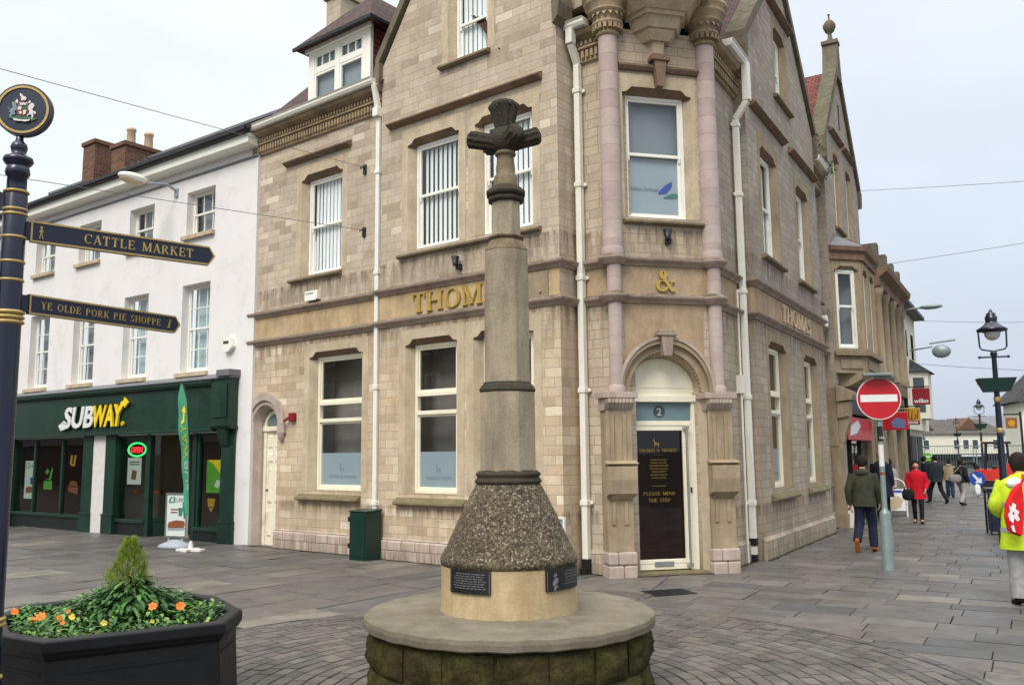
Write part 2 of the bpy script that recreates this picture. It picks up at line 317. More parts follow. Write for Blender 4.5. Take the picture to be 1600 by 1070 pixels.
    def sphere(s, c, r, n=12, m=8, sz=(1, 1, 1)):
        vs = []; fs = []
        for j in range(m + 1):
            t = pi * j / m
            vs += [(c[0] + r * sz[0] * sin(t) * cos(2 * pi * i / n), c[1] + r * sz[1] * sin(t) * sin(2 * pi * i / n), c[2] + r * sz[2] * cos(t)) for i in range(n)]
        for j in range(m): fs += [(j * n + i, j * n + (i + 1) % n, (j + 1) * n + (i + 1) % n, (j + 1) * n + i) for i in range(n)]
        s.add(vs, fs, True); return s
    def sweep(s, path, prof, closed=False):   # path: world-plan (x, y) left to right as seen; prof (outward, z), mitred
        n = len(path); P = [Vector(p) for p in path]; mit = []
        nor = lambda a, b: Vector(((b - a).y, -(b - a).x)).normalized()
        for i in range(n):
            a = nor(P[i - 1], P[i]) if (i > 0 or closed) else None; b = nor(P[i], P[(i + 1) % n]) if (i < n - 1 or closed) else None
            if a is None: m = b
            elif b is None: m = a
            else: m = (a + b) / max(.2, 1 + a.dot(b))
            mit.append(m)
        k = len(prof); vs = [(P[i].x + mit[i].x * o, -(P[i].y + mit[i].y * o), z) for i in range(n) for o, z in prof]; fs = []
        for i in range(n if closed else n - 1):
            j = (i + 1) % n; fs += [(i * k + q, i * k + (q + 1) % k, j * k + (q + 1) % k, j * k + q) for q in range(k)]
        if not closed: fs += [list(range(k)), list(range((n - 1) * k, n * k))]
        s.add(vs, fs); return s
    def text(s, string, u, z, h, d0, depth, width=None, bold=0., shear=0., align='L', slope=0.):
        c = bpy.data.curves.new('t', 'FONT'); c.body = string; c.size = 1; c.extrude = .001; c.offset = bold; c.shear = shear; c.resolution_u = 3
        o = bpy.data.objects.new('t', c); COL.objects.link(o); dg = bpy.context.evaluated_depsgraph_get()
        me = bpy.data.meshes.new_from_object(o.evaluated_get(dg)); bpy.data.objects.remove(o); bpy.data.curves.remove(c)
        if len(me.vertices):
            xs = [q.co.x for q in me.vertices]; ys = [q.co.y for q in me.vertices]; x0, x1, y0, y1 = min(xs), max(xs), min(ys), max(ys)
            sy = h / .73; sx = width / (x1 - x0) if width else sy
            sh = {'L': 0, 'C': -(x1 - x0) * sx / 2, 'R': -(x1 - x0) * sx}[align]
            s.add([(u + sh + (q.co.x - x0) * sx, d0 + (depth if q.co.z > 0 else 0), z + q.co.y * sy + slope * (q.co.x - x0) * sx) for q in me.vertices], [list(p.vertices) for p in me.polygons])
        bpy.data.meshes.remove(me); return s
    def build(s, name, mats, parent=None, bevel=0., uvw=False):
        bm = bmesh.new(); W = [s.fr.w(*p) for p in s.v]
        if parent is not None: org = Vector(parent['_org'])
        else: org = Vector((sum(p.x for p in W) / len(W), sum(p.y for p in W) / len(W), min(p.z for p in W)))
        loc = [tuple(p) for p in s.v]; bv = [bm.verts.new(p - org) for p in W]; uvl = bm.loops.layers.uv.new('UVMap'); bm.verts.ensure_lookup_table()
        for i, f in enumerate(s.f):
            q = []
            for k in f:
                if k not in q: q.append(k)
            if len(q) < 3: continue
            try: fc = bm.faces.new([bv[k] for k in q])
            except ValueError: continue
            fc.material_index = s.m[i]; fc.smooth = s.sm[i]
            a, b, c = Vector(loc[q[0]]), Vector(loc[q[1]]), Vector(loc[q[2]]); nn = (b - a).cross(c - a)
            if len(q) > 3: nn += (Vector(loc[q[2]]) - a).cross(Vector(loc[q[3]]) - a)
            ax = max(range(3), key=lambda t: abs(nn[t]))
            if uvw:                            # roofs: u along, v up the slope
                l = nn.length or 1; st = sqrt(max(1e-4, 1 - (nn.z / l) ** 2))
                hor = Vector((-nn.y, nn.x, 0)); hor = hor.normalized() if hor.length > 1e-6 else Vector((1, 0, 0))
                for L, k in zip(fc.loops, q): p = Vector(loc[k]); L[uvl].uv = (p.dot(hor), p.z / st)
            else:
                for L, k in zip(fc.loops, q):
                    p = loc[k]; L[uvl].uv = (p[0], p[2]) if ax == 1 else ((p[1], p[2]) if ax == 0 else (p[0], p[1]))
        bmesh.ops.recalc_face_normals(bm, faces=bm.faces)
        me = bpy.data.meshes.new(name); bm.to_mesh(me); bm.free()
        for m in (mats if isinstance(mats, (list, tuple)) else [mats]): me.materials.append(MAT[m] if isinstance(m, str) else m)
        o = bpy.data.objects.new(name, me); COL.objects.link(o)
        o['_org'] = list(org)
        if parent is not None: o.parent = parent
        else: o.location = org
        if bevel:
            bv = o.modifiers.new('bevel', 'BEVEL'); bv.width = bevel; bv.segments = 2; bv.limit_method = 'ANGLE'; bv.angle_limit = radians(35)
        return o
def tag(o, label, cat, group=None, kind=None):
    o['label'] = label; o['category'] = cat
    if group: o['group'] = group
    if kind: o['kind'] = kind
    return o
def thing(name, label, cat, loc, group=None):
    o = bpy.data.objects.new(name, None); COL.objects.link(o); o.location = loc; o['_org'] = list(loc); o.empty_display_size = .2
    return tag(o, label, cat, group)
def arc(cx, cz, r, a0, a1, n, rz=None):
    rz = rz or r
    return [(cx + r * cos(radians(a0 + (a1 - a0) * i / n)), cz + rz * sin(radians(a0 + (a1 - a0) * i / n))) for i in range(n + 1)]
def rect(u0, u1, z0, z1): return [(u0, z0), (u1, z0), (u1, z1), (u0, z1)]

# ------------------------------------------------------------------ serif capitals drawn as strokes
TK, TN = .17, .07
GLY = {
 'A': (.78, [('l', .1, 0, .38, 1, TN), ('l', .38, 1, .68, 0, TK), ('l', .2, .34, .56, .34, TN), ('s', .1, 0, .22), ('s', .68, 0, .28)]),
 'C': (.82, [('a', .44, .5, .40, .5, 48, 312), ('v', .72, .70, .99)]),
 'D': (.85, [('l', .16, 0, .16, 1, TK), ('a', .3, .5, .5, .5, -90, 90), ('l', .08, .97, .32, .97, TN), ('l', .08, .03, .32, .03, TN)]),
 'E': (.72, [('l', .16, 0, .16, 1, TK), ('l', .06, .97, .62, .97, TN), ('l', .06, .03, .66, .03, TN), ('l', .16, .52, .5, .52, TN), ('v', .61, .76, 1), ('v', .65, 0, .26), ('v', .49, .42, .62)]),
 'H': (.92, [('l', .16, 0, .16, 1, TK), ('l', .74, 0, .74, 1, TK), ('l', .16, .52, .74, .52, TN), ('s', .16, 0, .3), ('s', .74, 0, .3), ('s', .16, 1, .3), ('s', .74, 1, .3)]),
 'I': (.38, [('l', .18, 0, .18, 1, TK), ('s', .18, 0, .3), ('s', .18, 1, .3)]),
 'K': (.84, [('l', .16, 0, .16, 1, TK), ('l', .22, .42, .66, 1, TN), ('l', .34, .58, .72, 0, TK), ('s', .16, 0, .3), ('s', .16, 1, .3), ('s', .64, 1, .26), ('s', .72, 0, .28)]),
 'L': (.7, [('l', .16, 0, .16, 1, TK), ('l', .06, .03, .62, .03, TN), ('s', .16, 1, .3), ('v', .62, 0, .28)]),
 'M': (1.06, [('l', .14, 0, .14, 1, TN), ('l', .16, 1, .5, .04, TK), ('l', .5, .04, .84, 1, TN), ('l', .88, 0, .88, 1, TK), ('s', .14, 0, .26), ('s', .88, 0, .3), ('s', .12, 1, .22), ('s', .9, 1, .24)]),
 'N': (.9, [('l', .14, 0, .14, 1, TN), ('l', .14, 1, .74, 0, TK), ('l', .76, 0, .76, 1, TN), ('s', .14, 0, .26), ('s', .76, 1, .26), ('s', .1, 1, .2)]),
 'O': (.9, [('a', .44, .5, .42, .51, 0, 360)]),
 'P': (.74, [('l', .16, 0, .16, 1, TK), ('a', .3, .73, .36, .27, -90, 90), ('l', .08, .97, .32, .97, TN), ('l', .16, .48, .32, .48, TN), ('s', .16, 0, .3)]),
 'R': (.84, [('l', .16, 0, .16, 1, TK), ('a', .3, .74, .34, .26, -90, 90), ('l', .08, .97, .32, .97, TN), ('l', .16, .5, .32, .5, TN), ('l', .36, .5, .72, 0, TK), ('s', .16, 0, .3), ('s', .74, 0, .22)]),
 'S': (.66, [('a', .32, .74, .25, .26, 35, 270), ('a', .32, .25, .27, .25, 90, -145), ('v', .55, .76, .98), ('v', .07, .02, .26)]),
 'T': (.76, [('l', .37, 0, .37, 1, TK), ('l', .04, .97, .7, .97, TN), ('s', .37, 0, .32), ('v', .06, .76, 1), ('v', .68, .76, 1)]),
 'Y': (.76, [('l', .1, 1, .38, .44, TK), ('l', .38, .44, .66, 1, TN), ('l', .38, 0, .38, .46, TK), ('s', .1, 1, .28), ('s', .66, 1, .24), ('s', .38, 0, .3)]),
 '&': (.95, [('a', .4, .78, .19, .22, 0, 360), ('a', .34, .26, .3, .27, 60, 350), ('l', .28, .84, .84, 0, TK), ('l', .66, .16, .82, .5, TN), ('s', .82, .5, .24), ('s', .84, .02, .22)]),
 ' ': (.5, [])}
def serif_width(t, track=.06): return sum(GLY[c][0] + track for c in t) - track
def serif(mb, t, u, z, h, d0, depth, width=None, track=.06, align='L', slope=0., lift=None):
    sx = (width / serif_width(t, track)) if width else h
    if align == 'C': u -= serif_width(t, track) * sx / 2
    base = u; k = 0
    def put(pts):
        nonlocal k; k += 1
        P = [(u + a * sx, z + b * h + slope * (u + a * sx - base)) for a, b in pts]
        e = (k % 5) * .00025
        if lift: n = len(P); mb.add([(a, lift(a) + d0 + depth + e, b) for a, b in P], [list(range(n))])
        else: mb.poly(P, d0, d0 + depth + e)
    for c in t:
        for g in GLY[c][1]:
            if g[0] == 'l':
                x0, y0, x1, y1, wd = g[1:]
                if abs(y1 - y0) < 1e-6: put([(x0, y0 - wd / 2), (x1, y0 - wd / 2), (x1, y0 + wd / 2), (x0, y0 + wd / 2)])
                else: put([(x0 - wd / 2, y0), (x0 + wd / 2, y0), (x1 + wd / 2, y1), (x1 - wd / 2, y1)])
            elif g[0] == 's': x, y, wd = g[1:]; y0 = y if y < .5 else y - .06; put([(x - wd / 2, y0), (x + wd / 2, y0), (x + wd / 2, y0 + .06), (x - wd / 2, y0 + .06)])
            elif g[0] == 'v': x, y0, y1 = g[1:]; put([(x - .035, y0), (x + .035, y0), (x + .035, y1), (x - .035, y1)])
            elif g[0] == 'a':
                cx, cy, rx, ry, a0, a1 = g[1:]; nn = 14; Q = []
                for i in range(nn + 1):
                    a = radians(a0 + (a1 - a0) * i / nn); wd = TN + (TK - TN) * abs(cos(a)); Q.append((a, wd))
                for i in range(nn):
                    (a, wa), (b, wb) = Q[i], Q[i + 1]
                    put([(cx + rx * cos(a), cy + ry * sin(a)), (cx + rx * cos(b), cy + ry * sin(b)),
                         (cx + (rx - wb) * cos(b), cy + (ry - wb * .6) * sin(b)), (cx + (rx - wa) * cos(a), cy + (ry - wa * .6) * sin(a))])
        u += (GLY[c][0] + track) * sx
# ------------------------------------------------------------------ frames of the facades
aL = radians(51.5); UL = (sin(aL), -cos(aL)); PL = (-1.19 + .15 * .6225, 14.51 + .15 * .7826)
GL = Frame(PL, u=UL); AL = GL.off(-.1); RL = GL.off(-.5)
CH = Frame((2.34, 13.25), ang=radians(76.5))
GR = Frame((3.98, 14.53), ang=radians(30.6)); RR = GR.off(-.2)
p0 = AL.w(-5.72, .08, 0); WP = Frame((p0.x, p0.y), u=(sin(radians(54)), -cos(radians(54))))
def xy(fr, u, d=0): p = fr.w(u, d, 0); return (p.x, p.y)

# ------------------------------------------------------------------ the stone corner building
def opening(u0, u1, z0, z1, pad=.075):
    O = [(u0 - pad, z0), (u1 + pad, z0), (u1 + pad, z1 - .06), (u1 + pad + .004, z1 - .05), (u1 + pad + .004, z1 - .01), (u1 + .0, z1 + .005), (u1 - .09, z1 + .09), (u0 + .09, z1 + .09), (u0 - .0, z1 + .005), (u0 - pad - .004, z1 - .01), (u0 - pad - .004, z1 - .05), (u0 - pad, z1 - .06)]
    I = [(u0, z0), (u1, z0), (u1, z1 - .05), (u1, z1 - .04), (u1, z1 - .03), (u1, z1 - .002), (u1 - .02, z1), (u0 + .02, z1), (u0, z1 - .002), (u0, z1 - .03), (u0, z1 - .04), (u0, z1 - .05)]
    return O, I
def outer_band(O, band, z0, z1, h):
    L, Rr = O[0][0] - band, O[1][0] + band
    return [(L, z0), (Rr, z0), (Rr, z1 - .06), (Rr, z1 - .03), (Rr, z1), (Rr, z1 + h * .6), (Rr, z1 + h), (L, z1 + h), (L, z1 + h * .6), (L, z1), (L, z1 - .03), (L, z1 - .06)]
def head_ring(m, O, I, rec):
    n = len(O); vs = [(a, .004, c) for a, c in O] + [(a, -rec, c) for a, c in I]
    m.add(vs, [(i, (i + 1) % n, n + (i + 1) % n, n + i) for i in (0, 1, n - 1)]); m.mi = 1; m.add(vs, [(i, i + 1, n + i + 1, n + i) for i in range(2, n - 1)]); m.mi = 0  # head faces darker: stain plus shade under the head, put into the colour
def frame_bars(mb, u0, u1, z0, z1, d, w=.055, t=.06):
    mb.box(u0, u0 + w, d - t, d, z0, z1); mb.box(u1 - w, u1, d - t, d, z0, z1)
    mb.box(u0 + w, u1 - w, d - t, d - .002, z1 - w, z1); mb.box(u0 + w, u1 - w, d - t, d - .002, z0, z0 + w * 1.3)
def interior(fr, win, u0, u1, z0, z1, d, depth=.5, mat='room'):
    m = MB(fr); m.box(u0, u1, d - depth, d - .005, z0, z1); m.f = m.f[:-1]; 
    m = MB(fr); g = .12
    A = rect(u0, u1, z0, z1); B = rect(u0 - g, u1 + g, z0, z1 + .05)
    m.ring(A, B, d, d - .08); m.ring(B, B, d - .08, d - depth); m.poly(B, None, d - depth); m.build('room_interior', mat, win)
def blinds(fr, win, u0, u1, z0, z1, d, step=.1, w=.085, ang=.5, mat='blind'):
    m = MB(fr); n = int((u1 - u0) / step)
    for i in range(n):
        u = u0 + (i + .5) * (u1 - u0) / n; a = ang + R.uniform(-.08, .08); zz = z0 + R.uniform(0, .03)
        du, dd = w / 2 * cos(a), w / 2 * sin(a)
        m.add([(u - du, d - dd, zz), (u + du, d + dd, zz), (u + du, d + dd, z1), (u - du, d - dd, z1)], [(0, 1, 2, 3)])
    m.build('vertical_blind', mat, win)
def sash(b, fr, u0, u1, z0, z1, mr, rec=.15, sur='dressed', inside='blind', sill=None, band=.15, ang=.2, mat='white'):
    O, I = opening(u0, u1, z0, z1)
    m = MB(fr); d = -rec
    frame_bars(m, u0, u1, z0, z1, d, .05, .09)
    frame_bars(m, u0 + .05, u1 - .05, mr - .03, z1 - .05, d - .015, .04, .04)          # upper sash
    frame_bars(m, u0 + .05, u1 - .05, z0 + .06, mr + .035, d - .05, .045, .04)         # lower sash
    for s in (u0 + .075, u1 - .075): m.prism([(d - .055, mr - .03), (d - .015, mr - .03), (d - .025, mr - .10), (d - .05, mr - .11)], s - .02, s + .02)
    win = m.build('window', mat, b, .006)
    g = MB(fr); g.poly(rect(u0 + .09, u1 - .09, mr + .01, z1 - .09), None, d - .035); g.poly(rect(u0 + .09, u1 - .09, z0 + .11, mr - .005), None, d - .07); g.build('pane', 'glass', win)
    m = MB(fr); OB = outer_band(O, band, z0, z1, .3)
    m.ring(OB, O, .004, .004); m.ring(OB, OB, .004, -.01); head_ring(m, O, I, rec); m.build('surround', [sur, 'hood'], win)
    if inside == 'blind': interior(fr, win, u0 + .03, u1 - .03, z0, z1, d - .09, .5); blinds(fr, win, u0 + .1, u1 - .1, z0 + .1, z1 - .08, d - .115, w=.092, ang=ang)
    elif inside == 'closed':
        blinds(fr, win, u0 + .06, u1 - .06, z0 + .08, z1 - .06, d - .12, .1, .1, .12); m = MB(fr); m.poly(rect(u0 + .03, u1 - .03, z0, z1), None, d - .2); m.build('room_shade', 'greypane', win)
    elif inside == 'dark': interior(fr, win, u0 + .03, u1 - .03, z0, z1, d - .09, .6, 'greypane')
    if sill:
        m = MB(fr); m.prism([(-rec, sill[2] + .015), (-rec, sill[2] + .11), (.02, sill[2] + .085), (.10, sill[2] + .06), (.10, sill[2] + .02), (.06, sill[2]), (0, sill[2])], sill[0], sill[1]); m.build('sill', 'sill', win, .008)
    return O
def shopwin(b, fr, u0, u1, z0, z1, t1, t2, rec=.15, sur='dressed', sill=None, band=.16):
    O, I = opening(u0, u1, z0, z1, .09)
    m = MB(fr); d = -rec
    frame_bars(m, u0, u1, z0, z1, d, .06, .09)
    for t in (t1, t2): m.box(u0 + .06, u1 - .06, d - .09, d + .012, t - .035, t + .035)
    frame_bars(m, u0 + .06, u1 - .06, t1 + .035, z1 - .06, d - .02, .035, .04); frame_bars(m, u0 + .06, u1 - .06, z0 + .075, t2 - .035, d - .02, .035, .04)
    win = m.build('window', 'cream', b, .006)
    g = MB(fr); g.poly(rect(u0 + .08, u1 - .08, t1, z1 - .08), None, d - .04); g.poly(rect(u0 + .06, u1 - .06, t2, t1), None, d - .05); g.poly(rect(u0 + .08, u1 - .08, z0 + .1, t2), None, d - .042); g.build('pane', 'glass', win)
    f = MB(fr); f.poly(rect(u0 + .09, u1 - .09, z0 + .1, z0 + .72), None, d - .055); f.build('frosted_film', 'frost', win)
    # the pale stag and lettering on the film
    c = (u0 + u1) / 2; t = MB(fr)
    stag(t, c, z0 + .36, .16, d - .053, .002); t.text('THOMAS & THOMAS', c, z0 + .25, .055, d - .053, .002, width=(u1 - u0) * .58, align='C'); t.build('film_lettering', 'filmprint', win)
    m = MB(fr); OB = outer_band(O, band, z0, z1, .27)
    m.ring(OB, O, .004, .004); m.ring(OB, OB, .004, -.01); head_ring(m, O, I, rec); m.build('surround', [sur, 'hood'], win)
    interior(fr, win, u0 + .03, u1 - .03, z0, z1, d - .09, .42)
    if sill:
        m = MB(fr); m.prism([(-rec, sill[2] + .02), (-rec, z0 + .02), (.015, z0 - .06), (.12, sill[2] + .06), (.12, sill[2] + .02), (.07, sill[2]), (0, sill[2])], sill[0], sill[1]); m.build('sill', 'sill', win, .01)
    return O
def stag(m, u, z, h, d0, dep):
    P = [(-.30, 0), (-.24, 0), (-.20, .26), (.10, .28), (.16, 0), (.22, 0), (.24, .34), (.30, .44), (.22, .5), (-.08, .5), (-.22, .62), (-.26, .82), (-.2, 1.0), (-.27, .92), (-.31, 1.0), (-.32, .86), (-.44, .80), (-.43, .74), (-.34, .74), (-.32, .55), (-.30, .36)]
    m.poly([(u + a * h, z + b * h) for a, b in P], d0, d0 + dep)
def wallpart(b, fr, outline, holes, mat, name='wall', thick=.35):
    m = MB(fr); m.poly(outline, None, 0, holes)
    n = len(outline); m.add([(a, 0, z) for a, z in outline] + [(a, -thick, z) for a, z in outline], [(i, (i + 1) % n, n + (i + 1) % n, n + i) for i in range(n)])
    return m.build(name, mat, b)
def hood(b, fr, u0, u1, z, h=.11, o=.13):
    m = MB(fr); m.prism([(0, z), (.05, z + .01), (o, z + h * .55), (o, z + h * .8), (0, z + h + .04)], u0, u1); m.build('hood_mould', 'hood', b, .006)

b = thing('corner_building', 'buff stone corner building with gables, rounded pink columns and an arched glass door', 'building', tuple(CH.w(0, 0, 0)))
CB = b
Z1, Z2 = 4.08, 4.66                                  # the two string courses
# --- left bay (set back, with the small arched door)
Zb = -.12
hA = []
doorO = [(-5.52, Zb), (-4.72, Zb), (-4.72, 2.42)] + arc(-5.12, 2.42, .40, 0, 180, 14)[1:]
hA.append(doorO)
hA.append(shopwin(b, AL, -3.66, -2.31, 1.12, 3.70, 2.79, 2.46, sill=(-4.0, -2.22, .94)))
hA.append(sash(b, AL, -4.03, -2.93, 5.35, 7.34, 6.37, inside='closed', sill=(-4.4, -2.83, 5.24)))
wallpart(b, AL, [(-5.72, Zb), (-1.65, Zb), (-1.65, 8.3), (-5.72, 8.3)], hA, 'ashlar')
hood(b, AL, -4.62, -2.6, 7.72)
# arched door of the left bay
m = MB(AL); IO = [(-5.44, Zb), (-4.80, Zb), (-4.80, 2.42)] + arc(-5.12, 2.42, .32, 0, 180, 14)[1:]
m.ring(doorO, IO, 0, -.14); m.ring(IO, IO, -.14, -.3)
HO = [(-5.76, 2.40), (-5.68, 2.40)] 
A1_, A2_ = arc(-5.12, 2.42, .66, 0, 180, 20), arc(-5.12, 2.42, .50, 0, 180, 20)
m.poly(A1_ + A2_[::-1], -.01, .06); A3_ = arc(-5.12, 2.42, .5, 0, 180, 20); A4_ = arc(-5.12, 2.42, .41, 0, 180, 20); m.poly(A3_ + A4_[::-1], -.01, .02)
m.box(-4.66, -4.43, -.01, .07, 2.24, 2.41); m.lathe([(.09, 2.24), (.07, 2.15), (.03, 2.08)], -4.55, .03, 10); m.box(-5.79, -5.58, -.01, .07, 2.28, 2.41)
m.build('door_arch', 'pink', b, .006)
m = MB(AL); m.box(-5.44, -5.36, -.26, -.2, Zb, 2.3); m.box(-4.88, -4.80, -.26, -.2, Zb, 2.3); m.box(-5.44, -4.80, -.27, -.17, 2.3, 2.40)
fa, fb = arc(-5.12, 2.40, .315, 0, 180, 14), arc(-5.12, 2.40, .25, 0, 180, 14); m.poly(fa + fb[::-1], -.26, -.2)
dr = m.build('door', 'oldcream', b, .005)
m = MB(AL); m.box(-5.36, -4.88, -.27, -.235, Zb + .1, 2.3)
for (u0, u1, z0, z1) in ((-5.32, -5.15, .17, .72), (-5.09, -4.92, .17, .72), (-5.32, -5.15, .84, 1.55), (-5.09, -4.92, .84, 1.55), (-5.32, -5.15, 1.66, 1.86), (-5.09, -4.92, 1.66, 1.86), (-5.32, -5.15, 1.95, 2.22), (-5.09, -4.92, 1.95, 2.22)):
    A, B = rect(u0, u1, z0, z1), rect(u0 + .035, u1 - .035, z0 + .035, z1 - .035)
    m.ring(A, B, -.233, -.215); m.poly(B, None, -.215)
m.build('door_leaf', 'oldcream', dr, .004)
m = MB(AL); m.poly([(-4.86, 2.42)] + arc(-5.12, 2.42, .26, 0, 180, 12), None, -.23); m.build('fanlight', 'frostdk', dr)
m = MB(AL); m.sphere((-5.30, -.2, 1.1), .025); m.build('handle', 'black', dr); m = MB(AL); m.box(-5.315, -5.29, -.235, -.228, 1.2, 1.28); m.build('keyhole_plate', 'black', dr)
# --- left gable bay
hG = [shopwin(b, GL, -.90, .14, 1.12, 3.70, 2.83, 2.51, sill=(-1.18, .44, .93)), shopwin(b, GL, .68, 1.74, 1.12, 3.70, 2.83, 2.51, sill=(.47, 2.0, .93)),
      sash(b, GL, -.88, .20, 5.38, 7.33, 6.39, sill=(-1.16, .46, 5.25), ang=.3), sash(b, GL, .72, 1.78, 5.38, 7.33, 6.37, sill=(.463, 2.02, 5.25), ang=.1),
      sash(b, GL, .10, .86, 8.60, 10.2, 9.31, inside='closed', sill=(-.16, 1.0, 8.5))]
gz = 8.98
wallpart(b, GL, [(-1.65, Zb), (2.35, Zb), (2.35, gz), (.35, gz + 3.05), (-1.65, gz)], hG, 'ashlar', 'gable_wall')
m = MB(GL); m.poly([(2.35, 0)], None, 0) if False else None
rw = MB(GL.at(2.35)); rw = MB(Frame(xy(GL, 2.35), u=(-GL.Nn.x, -GL.Nn.y))); rw.poly([(0, Zb), (.5, Zb), (.5, gz), (0, gz)], None, .001); rw.build('return_wall', 'ashlar', b)
hood(b, GL, -1.42, 2.07, 7.72)
def coping(b, fr, ul, ur, zl, uc, zc, d0=-.28, d1=.08, t=.16, o=.12, kn=True):
    m = MB(fr)
    L = [(ul - o, zl - .03), (uc, zc), (uc, zc + t * 1.7), (ul - o, zl + t * 1.2)]; Q = [(ur + o, zl - .03), (ur + o, zl + t * 1.2), (uc, zc + t * 1.7), (uc, zc)]
    m.poly(L, d0, d1); m.poly(Q, d0, d1)
    if kn:
        for u, s in ((ul, -1), (ur, 1)):
            m.poly([(u, zl - .45), (u + s * .1, zl - .32), (u + s * .14, zl - .1), (u + s * .13, zl + .02), (u - s * .02, zl + .1), (u, zl - .45)][:5], d0, d1 + .02)
    m.build('coping', 'coping', b, .01)
coping(b, GL, -1.65, 2.35, gz, .35, gz + 3.05)
def gable_roof(b, fr, ul, ur, zl, uc, zc, depth, mat='redtile', d0=-.25):
    m = MB(fr); m.add([(ul, d0, zl), (uc, d0, zc), (uc, -depth, zc), (ul, -depth, zl), (ur, d0, zl), (ur, -depth, zl)], [(0, 1, 2, 3), (1, 4, 5, 2)])
    return m.build('roof', mat, b, uvw=True)
gable_roof(b, GL, -1.65, 2.35, gz - .05, .35, gz + 3.0, 6.5)
# --- recessed strip, corner face, right strip
Rc = 8.45
wallpart(b, RL, [(2.35, Zb), (3.13, Zb), (3.13, Rc), (2.35, Rc)], [], 'ashlar_corner')
archO = [(-.69, Zb), (.63, Zb), (.63, 2.68)] + arc(-.03, 2.68, .66, 0, 180, 22, .62)[1:]
hC = [archO, sash(b, CH, -.52, .49, 5.40, 7.42, 6.47, inside=None, sill=(-.63, .69, 5.28), band=.08)]
wallpart(b, CH, [(-.74, Zb), (.80, Zb), (.80, Rc), (-.74, Rc)], hC, 'ashlar_corner', 'corner_wall')
wallpart(b, RR, [(-1.42, Zb), (.36, Zb), (.36, Rc), (-1.42, Rc)], [], 'ashlar_grey')
# the smooth panel over the door and the frieze band
m = MB(CH); A, B = rect(-.66, .62, 2.72, 4.06), None
m.poly(rect(-.66, .64, 2.75, 4.06), None, .004, [[(.62, 2.76), (.62, 2.80)] + arc(-.03, 2.76, .65, 4, 176, 20, .55)[1:] + [(-.68 + .03, 2.76)]]); m.build('door_spandrel', 'render_stone', b)
# --- right gable bay
u0r, u1r, ucr = .36, 6.15, 3.25
hR = [shopwin(b, GR, 1.30, 2.40, 1.12, 3.69, 2.83, 2.51, rec=.12, sur='dressed_grey', sill=(.95, 2.75, .93)), shopwin(b, GR, 4.12, 5.20, 1.12, 3.69, 2.83, 2.51, rec=.12, sur='dressed_grey', sill=(3.85, 5.5, .93)),
      sash(b, GR, 1.30, 2.35, 5.40, 7.36, 6.38, rec=.12, sur='dressed_grey', sill=(1.05, 2.65, 5.25)), sash(b, GR, 4.15, 5.15, 5.40, 7.36, 6.38, rec=.12, sur='dressed_grey', inside='closed', sill=(3.9, 5.4, 5.25)),
      sash(b, GR, 2.80, 3.60, 8.92, 10.35, 9.62, rec=.12, sur='dressed_grey', inside='closed', sill=(2.5, 3.9, 8.8))]
gzr = 9.05
wallpart(b, GR, [(u0r, Zb), (u1r, Zb), (u1r, gzr), (ucr, gzr + 2.85), (u0r, gzr)], hR, 'ashlar_grey', 'gable_wall')
rw = MB(Frame(xy(RR, u0r), u=(GR.Nn.x, GR.Nn.y))); rw.poly([(0, Zb), (.2, Zb), (.2, gzr), (0, gzr)], None, .001); rw.build('return_wall', 'ashlar_grey', b)
hood(b, GR, .62, 3.1, 7.95); hood(b, GR, 3.55, 6.0, 7.95); hood(b, GR, 2.3, 4.1, 10.72)
coping(b, GR, u0r, u1r, gzr, ucr, gzr + 2.85); gable_roof(b, GR, u0r, u1r, gzr - .05, ucr, gzr + 2.8, 6.5)
# --- recess beyond the right gable with its narrow windows
hN = [shopwin(b, RR, 6.45, 7.05, 1.12, 3.65, 2.83, 2.51, rec=.1, sur='dressed_grey', sill=(6.3, 7.2, .93), band=.08), sash(b, RR, 6.45, 7.0, 5.40, 7.3, 6.38, rec=.1, sur='dressed_grey', inside='closed', sill=(6.3, 7.15, 5.25), band=.08)]
wallpart(b, RR, [(u1r, Zb), (7.4, Zb), (7.4, 8.5), (u1r, 8.5)], hN, 'ashlar_grey'); hood(b, RR, 6.25, 7.25, 7.95)
rw = MB(Frame(xy(GR, u1r), u=(-GR.Nn.x, -GR.Nn.y))); rw.poly([(0, Zb), (.3, Zb), (.3, gzr), (0, gzr)], None, -.001); rw.build('return_wall', 'ashlar_grey', b)

# --- string courses, frieze and plinth swept round the whole front
PATH = [xy(AL, -5.72), xy(AL, -1.65), xy(GL, -1.65), xy(GL, 2.35), xy(RL, 2.35), xy(RL, 3.11), xy(CH, .785), xy(RR, .36), xy(GR, .36), xy(GR, 6.15), xy(RR, 6.15), xy(RR, 7.4)]
for z in (Z1, Z2):
    m = MB(); m.sweep(PATH, [(-.02, z - .03), (.03, z - .03), (.05, z), (.11, z + .045), (.12, z + .075), (.10, z + .09), (.004, z + .13), (-.02, z + .13)]); m.build('string_course', 'string', b, .004)
m = MB(); m.sweep(PATH[:4], [(-.02, Z1 + .1), (.006, Z1 + .1), (.006, Z2 - .03), (-.02, Z2 - .03)]); m.build('frieze', 'frieze', b)
m = MB(); m.sweep(PATH[4:], [(-.02, Z1 + .1), (.006, Z1 + .1), (.006, Z2 - .03), (-.02, Z2 - .03)]); m.build('frieze', 'render_stone', b)
pp = [(-.02, Zb), (.055, Zb), (.055, .30), (.02, .36), (-.02, .36)]
m = MB(); m.sweep([xy(AL, -4.72), xy(AL, -1.65), xy(GL, -1.65), xy(GL, 2.35), xy(RL, 2.35), xy(RL, 3.0)], pp)
